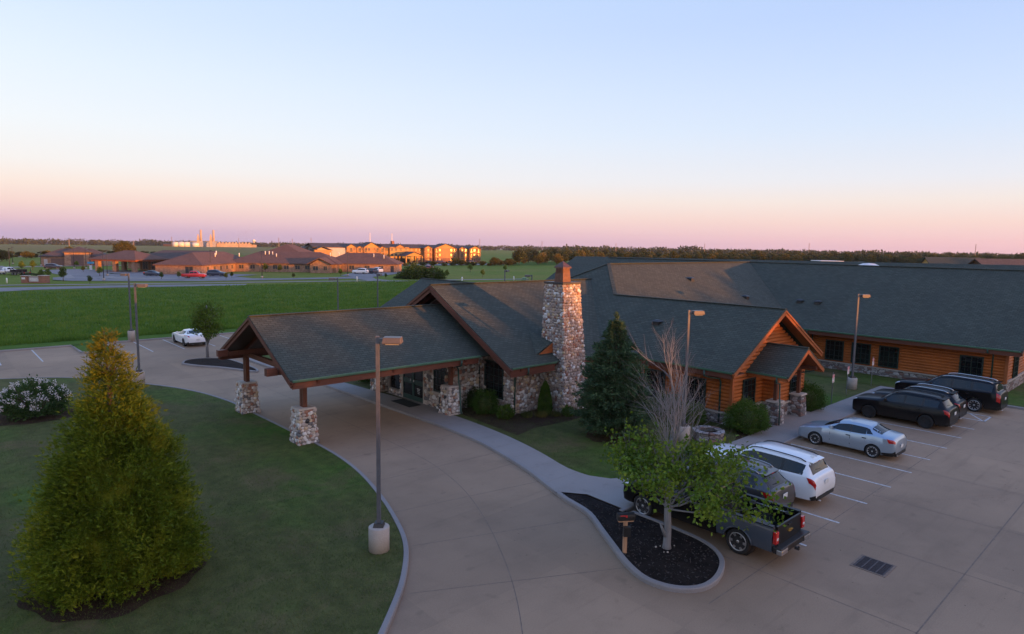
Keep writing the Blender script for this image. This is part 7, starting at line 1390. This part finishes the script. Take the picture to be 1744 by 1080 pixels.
fpick(331, 474, 'red_truck_paint', 8, 'bright red pickup truck parked before the care home'); fpick(14, 467, 'white_car_paint', 75, 'white pickup truck towing a flat trailer at the far left')
t = thing('flat_trailer', 'dark flat trailer behind the white pickup at the far left', 'trailer', (*G(31, 468.5)[:2], 0), R(165)); m = MB(); m.box(-3, 3, -1.1, 1.1, .7, .85); m.obj('deck', 'dark_metal', t); m = MB(); [m.box(x - .05, x + .05, y - .05, y + .05, .85, 1.7) for x in (-2.9, -1, 1, 2.9) for y in (-1.05, 1.05)]; m.pieces('stake', 'dark_metal', t); m = MB(); m.box(-2, -.6, -.8, .8, .85, 1.5); m.box(.4, 1.8, -.7, .7, .85, 1.35); m.pieces('load', 'dark_void', t); add_wheels(t, (-.5, .5), 1.0, .38, .25, 'alloy', 5, 'far2'); m = MB(); m.box(-3.05, -3, -.9, -.6, .6, .8); m.box(-3.05, -3, .6, .9, .6, .8); m.pieces('tail_light', 'red_lens', t)
# ------------------------------------------------------------------ trees and bushes beyond the field
protos = [leaf_tree('leafy_tree', 'x', 'tree', (0, -60, -200), 8.5, 4.6, 1.0, 46, 80, .62, mt, 100 + k, 'brown_bark', None, .85, .36) for k, mt in enumerate(('far_leaf', 'far_leaf', 'far_dark_leaf', 'far_dark_leaf'))]
young = [leaf_tree('young_tree', 'x', 'tree', (0, -60, -200), 3.4, 1.15, .6, 16, 60, .26, mt, 120 + k, 'brown_bark', None, .9, .36) for k, mt in enumerate(('bush_leaf', 'linden_leaf'))]
bushp = [shrub('round_bush', 'x', (0, -60, -200), 2.2, 2.6, 1100, .42, mt, 130 + k) for k, mt in enumerate(('bush_leaf', 'far_dark_leaf'))]
used = set()
def place(pr, loc, s, label, group, sz=None):
    i = id(pr); rz = RNG.uniform(0, 6.28); sc_ = (s * RNG.uniform(.85, 1.15), s * RNG.uniform(.85, 1.15), s * (sz or RNG.uniform(.9, 1.15)))
    if i in used: return dup(pr, loc, rz, label, sc_, group)
    used.add(i); pr.location = loc; pr.rotation_euler.z = rz; pr.scale = sc_; pr['label'] = label; pr['group'] = group; return pr
gy = 'young trees on the far lawns'
for px, yb, yt, k, lb in ((275, 475.3, 462, 0, 'young tree left of the red pickup, second of the island trees'), (305, 474.5, 461.5, 0, 'rounded young tree just left of the red pickup'), (108, 478.5, 452, 0, 'leafy young tree right of the monument sign'), (153, 483, 468, 0, 'thin young tree on the verge before the far lot'), (82, 474, 456, 1, 'dark leafy young tree behind the right pillar of the monument sign'), (70, 473, 457, 1, 'dark leafy young tree behind the monument sign'), (452.5, 463.5, 447, 0, 'slim young tree before the care home windows, left one'), (477, 464.5, 449, 0, 'slim young tree before the care home windows, right one'), (56, 459.5, 441.5, 1, 'young tree left of the garage building'), (37, 461, 443, 1, 'young tree near the left edge behind the trailer'), (500, 474, 466, 0, 'tiny tree on the grass by the far drive'), (580, 470, 456, 1, 'small tree at the right end of the care home wall'), (131, 455, 443, 1, 'reddish young tree at the right of the garage building'), (170, 470, 452, 1, 'dark young tree in front of the pavilion'), (142, 463, 452, 0, 'yellowish young tree left of the pavilion'), (657, 474, 465, 0, 'small tree at the mouth of the far drive'), (761, 473.5, 458, 1, 'round young tree on the meadow left of the hydrant'), (822, 471.5, 457.5, 1, 'round young tree on the meadow right of the hydrant'), (801, 463.5, 448, 1, 'dark young tree on the meadow before the woods edge'), (860, 463, 450, 1, 'young tree on the meadow right of the woods edge'), (677, 455, 446, 0, 'small tree before the apartment portico'), (745 - 50, 454, 446, 1, 'dark small tree right of the apartment portico'), (385, 476, 463, 0, 'young tree behind the blue car in the island'), (395, 473, 462, 0, 'small island tree right of the blue car')):
    p = G(px, yb); h = max(1.5, HT(p, px, yt)); place(young[k], (p[0], p[1], 0), h / 3.4, lb, gy, h / 3.4 / (h / 3.4) * 1.0)
gb = 'bushes of the far lots'
def bushes(seq, lab):
    for i, (px, yb, yt, k) in enumerate(seq): p = G(px, yb); h = max(.5, HT(p, px, yt)); place(bushp[k], (p[0], p[1], -.05), h / 2.6, lab, gb, h / 2.6 * 1.0)
bushes([(677, 474, 466, 0), (690, 474.5, 460, 0), (700, 474.5, 456, 0), (708, 475, 455, 0), (717, 475, 456.5, 0), (728, 475, 459, 0), (738, 475, 457, 0), (746, 475, 460, 0), (752, 475, 466, 0), (684, 472, 463, 0)], 'green bush of the tall thicket beside the far drive')
bushes([(44, 468, 461, 1), (52, 467.5, 460.5, 1), (66, 469, 461, 1)], 'low dark bush between the trailer and the monument sign')
bushes([(168, 475, 471.5, 1), (176, 475.2, 471.5, 1), (186, 474.5, 471.5, 1), (193, 473.5, 470.8, 1)], 'low clipped bush in the kerbed island before the pavilion')
bushes([(336, 475.5, 471.5, 0), (344, 475.7, 471.5, 0), (352, 475.5, 471.8, 0), (361, 475, 471.6, 0)], 'low clipped bush in the island beside the red pickup')
bushes([(94, 477.5, 474.5, 1), (101, 477.5, 474.5, 1)], 'small round bush right of the monument sign'); bushes([(190, 466.5, 461.5, 0), (198, 467, 462.5, 1), (206, 467, 462.5, 1)], 'low bush at the foot of the pavilion piers')
gt = 'trees of the hay fields and woods'
def trees(seq, lab):
    for px, yb, yt, k in seq:
        p = G(px, yb); d = math.hypot(p[0], p[1]); h = max(2.0, HT(p, px, yt)); place(protos[k], (p[0], p[1], ZG(d)), h / 8.5, lab, gt, h / 8.5)
trees([(3, 445, 418, 0), (12, 444, 420, 0)], 'russet tree at the left edge beyond the far lots'); trees([(33, 437, 421, 2)], 'dark tree left of a yellow one, above the far left lots'); trees([(45, 440, 420, 1), (53, 440, 422, 1), (60, 439, 424, 1), (26, 438, 427, 1)], 'yellowish bush-like tree beyond the garage building'); trees([(118, 436, 415, 0), (124, 436, 419, 1)], 'tall russet tree behind the garage roof')
trees([(202, 436, 412, 0), (212, 436, 410, 0), (222, 436, 413, 0)], 'big rounded tree behind the pavilion roof'); trees([(195, 432, 420, 2), (232, 432, 422, 2), (243, 430, 421, 2), (250, 430, 422, 2)], 'dark tree beside the big rounded one behind the pavilion'); trees([(75, 434, 421, 1), (86, 433, 422, 1), (97, 432, 423, 0), (106, 433, 423, 1)], 'small scrubby tree of the row above the garage building'); trees([(150, 428, 421, 1), (160, 428, 420, 0), (170, 428, 418.5, 2), (178, 427, 420, 2)], 'scrub tree in the hay field left of the big rounded one')
trees([(x, 431 + (i % 3) * 2, 420 + (i * 5 % 4), (i * 3) % 4) for i, x in enumerate((8, 19, 40, 66, 80, 92, 112, 138, 166, 186, 262, 274))], 'scattered small tree of the broken hedgerows across the left hay field')
trees([(x, 453, 436 + (i * 3 % 4) * 1.5, i % 4) for i, x in enumerate((562, 690, 703, 720, 738, 757, 771, 806, 822, 834))], 'bushy tree standing before the apartment house front')
trees([(x, 429.5, 420.5 + (i % 3) * 1.2, 2) for i, x in enumerate((286, 293, 300, 307, 314, 322, 330, 340, 350, 358, 366))], 'dark tree of the row above the care home roof')
trees([(x, 453 - (i % 3), 431 + (i * 7 % 5) * 1.6, i % 2) for i, x in enumerate((842, 850, 858, 866, 874, 776, 786, 795))], 'sunlit russet tree at the edge of the wood right of the apartments')
trees([(x, 451 - (i % 4) * 1.5, 421.5 + (i * 5 % 7) * 1.1, (i % 4) if i % 3 else 2) for i, x in enumerate(range(884, 1010, 8))], 'tree of the wood behind the left end of the lodge roofs')
trees([(x, 446 + (x - 1000) * .012 - (i % 3) * 1.5, 424.5 + (i * 5 % 7) * .8 + (x - 1000) * .0105, (i * 3 + i // 4) % 4) for i, x in enumerate(range(1000, 1750, 7))], 'tree of the long wood behind the lodge roofs')
trees([(x, 440 + (x - 1000) * .013 - (i % 3), 421.8 + (i * 3 % 5) * .7 + (x - 1000) * .0115, 2 + i % 2) for i, x in enumerate(range(900, 1750, 13))], 'darker tree in the back rows of the long wood')
# far-off woods on the horizon (one mass) and the wood behind the camera that shades the foreground
WID = .42
def wood(name, label, seq, hgt, lsz, mat, seed, per=26):
    rg = np.random.default_rng(seed); P = []; D = []
    for (x, y, z, s) in seq:
        h = hgt * s * rg.uniform(.75, 1.2); k = per; d = rdir(rg, k); c = np.array([x, y, z + h * .52]); P.append(c + d * np.array([h * WID, h * WID, h * .52]) * rg.uniform(.4, 1, (k, 1))); D.append(d + rdir(rg, k) * .8)
    P = np.concatenate(P); D = np.concatenate(D); V, Fc = leaves(P, D, lsz * rg.uniform(.7, 1.3, len(P)), lsz * rg.uniform(.5, .8, len(P)), rg); o = fastmesh(name, V, Fc, mat); return stuff(o, label, 'wood')
WID = .95
seq = []
for dist, az0, az1, step, dz in ((1900, -45, 2, 10, 0), (2050, -45, 45, 11, 0), (2350, -45, 45, 12, 1), (2800, -45, 45, 14, 3), (1250, 3, 45, 9, 0), (1400, 3, 45, 10, 0)):
    n = int(math.radians(az1 - az0) * dist / step)
    for k in range(n):
        a = R(az0 + (az1 - az0) * (k + RNG.uniform(0, 1)) / n); d = dist * RNG.uniform(.97, 1.03); s = .8 + .35 * math.sin(a * 31 + dist) * math.sin(a * 77) + RNG.uniform(-.1, .15)
        if s > .55: seq.append((d * math.sin(a), d * math.cos(a), ZG(d) + dz, s))
wood('distant_woods', 'far-off band of woods along the whole horizon', seq, 11.5, 5.0, 'far_dark_leaf', 5, 60)
WID = .42
SHADE_D, SHADE_H = 160, 10.3
seq = []; nrm_ = (math.sin(R(SUN_AZ)), math.cos(R(SUN_AZ))); tan_ = (-nrm_[1], nrm_[0])
for k in range(760):
    u_ = RNG.uniform(-200, 640); w_ = SHADE_D + RNG.uniform(-14, 14); seq.append((nrm_[0] * w_ + tan_[0] * u_, nrm_[1] * w_ + tan_[1] * u_, 0, .95 + .05 * math.sin(u_ * .055 + 1.0) + .04 * math.sin(u_ * .17)))
wood('shading_wood', 'wood standing east of the car park', seq, SHADE_H, 1.9, 'far_dark_leaf', 6, 130)
# ------------------------------------------------------------------ evening haze
HZ = 5.5e-5
hm = bpy.data.materials.new('haze'); hm.use_nodes = True; q = hm.node_tree; q.nodes.clear(); o_ = q.nodes.new('ShaderNodeOutputMaterial'); v_ = q.nodes.new('ShaderNodeVolumePrincipled'); v_.inputs['Color'].default_value = (.86, .80, .90, 1); v_.inputs['Density'].default_value = HZ; v_.inputs['Anisotropy'].default_value = .1; q.links.new(v_.outputs[0], o_.inputs['Volume'])
MATS['haze'] = hm; m = MB(); m.box(-3600, 3600, -700, 4200, -42, 75); o = m.obj('haze', 'haze'); stuff(o, 'thin evening haze in the air', 'haze')
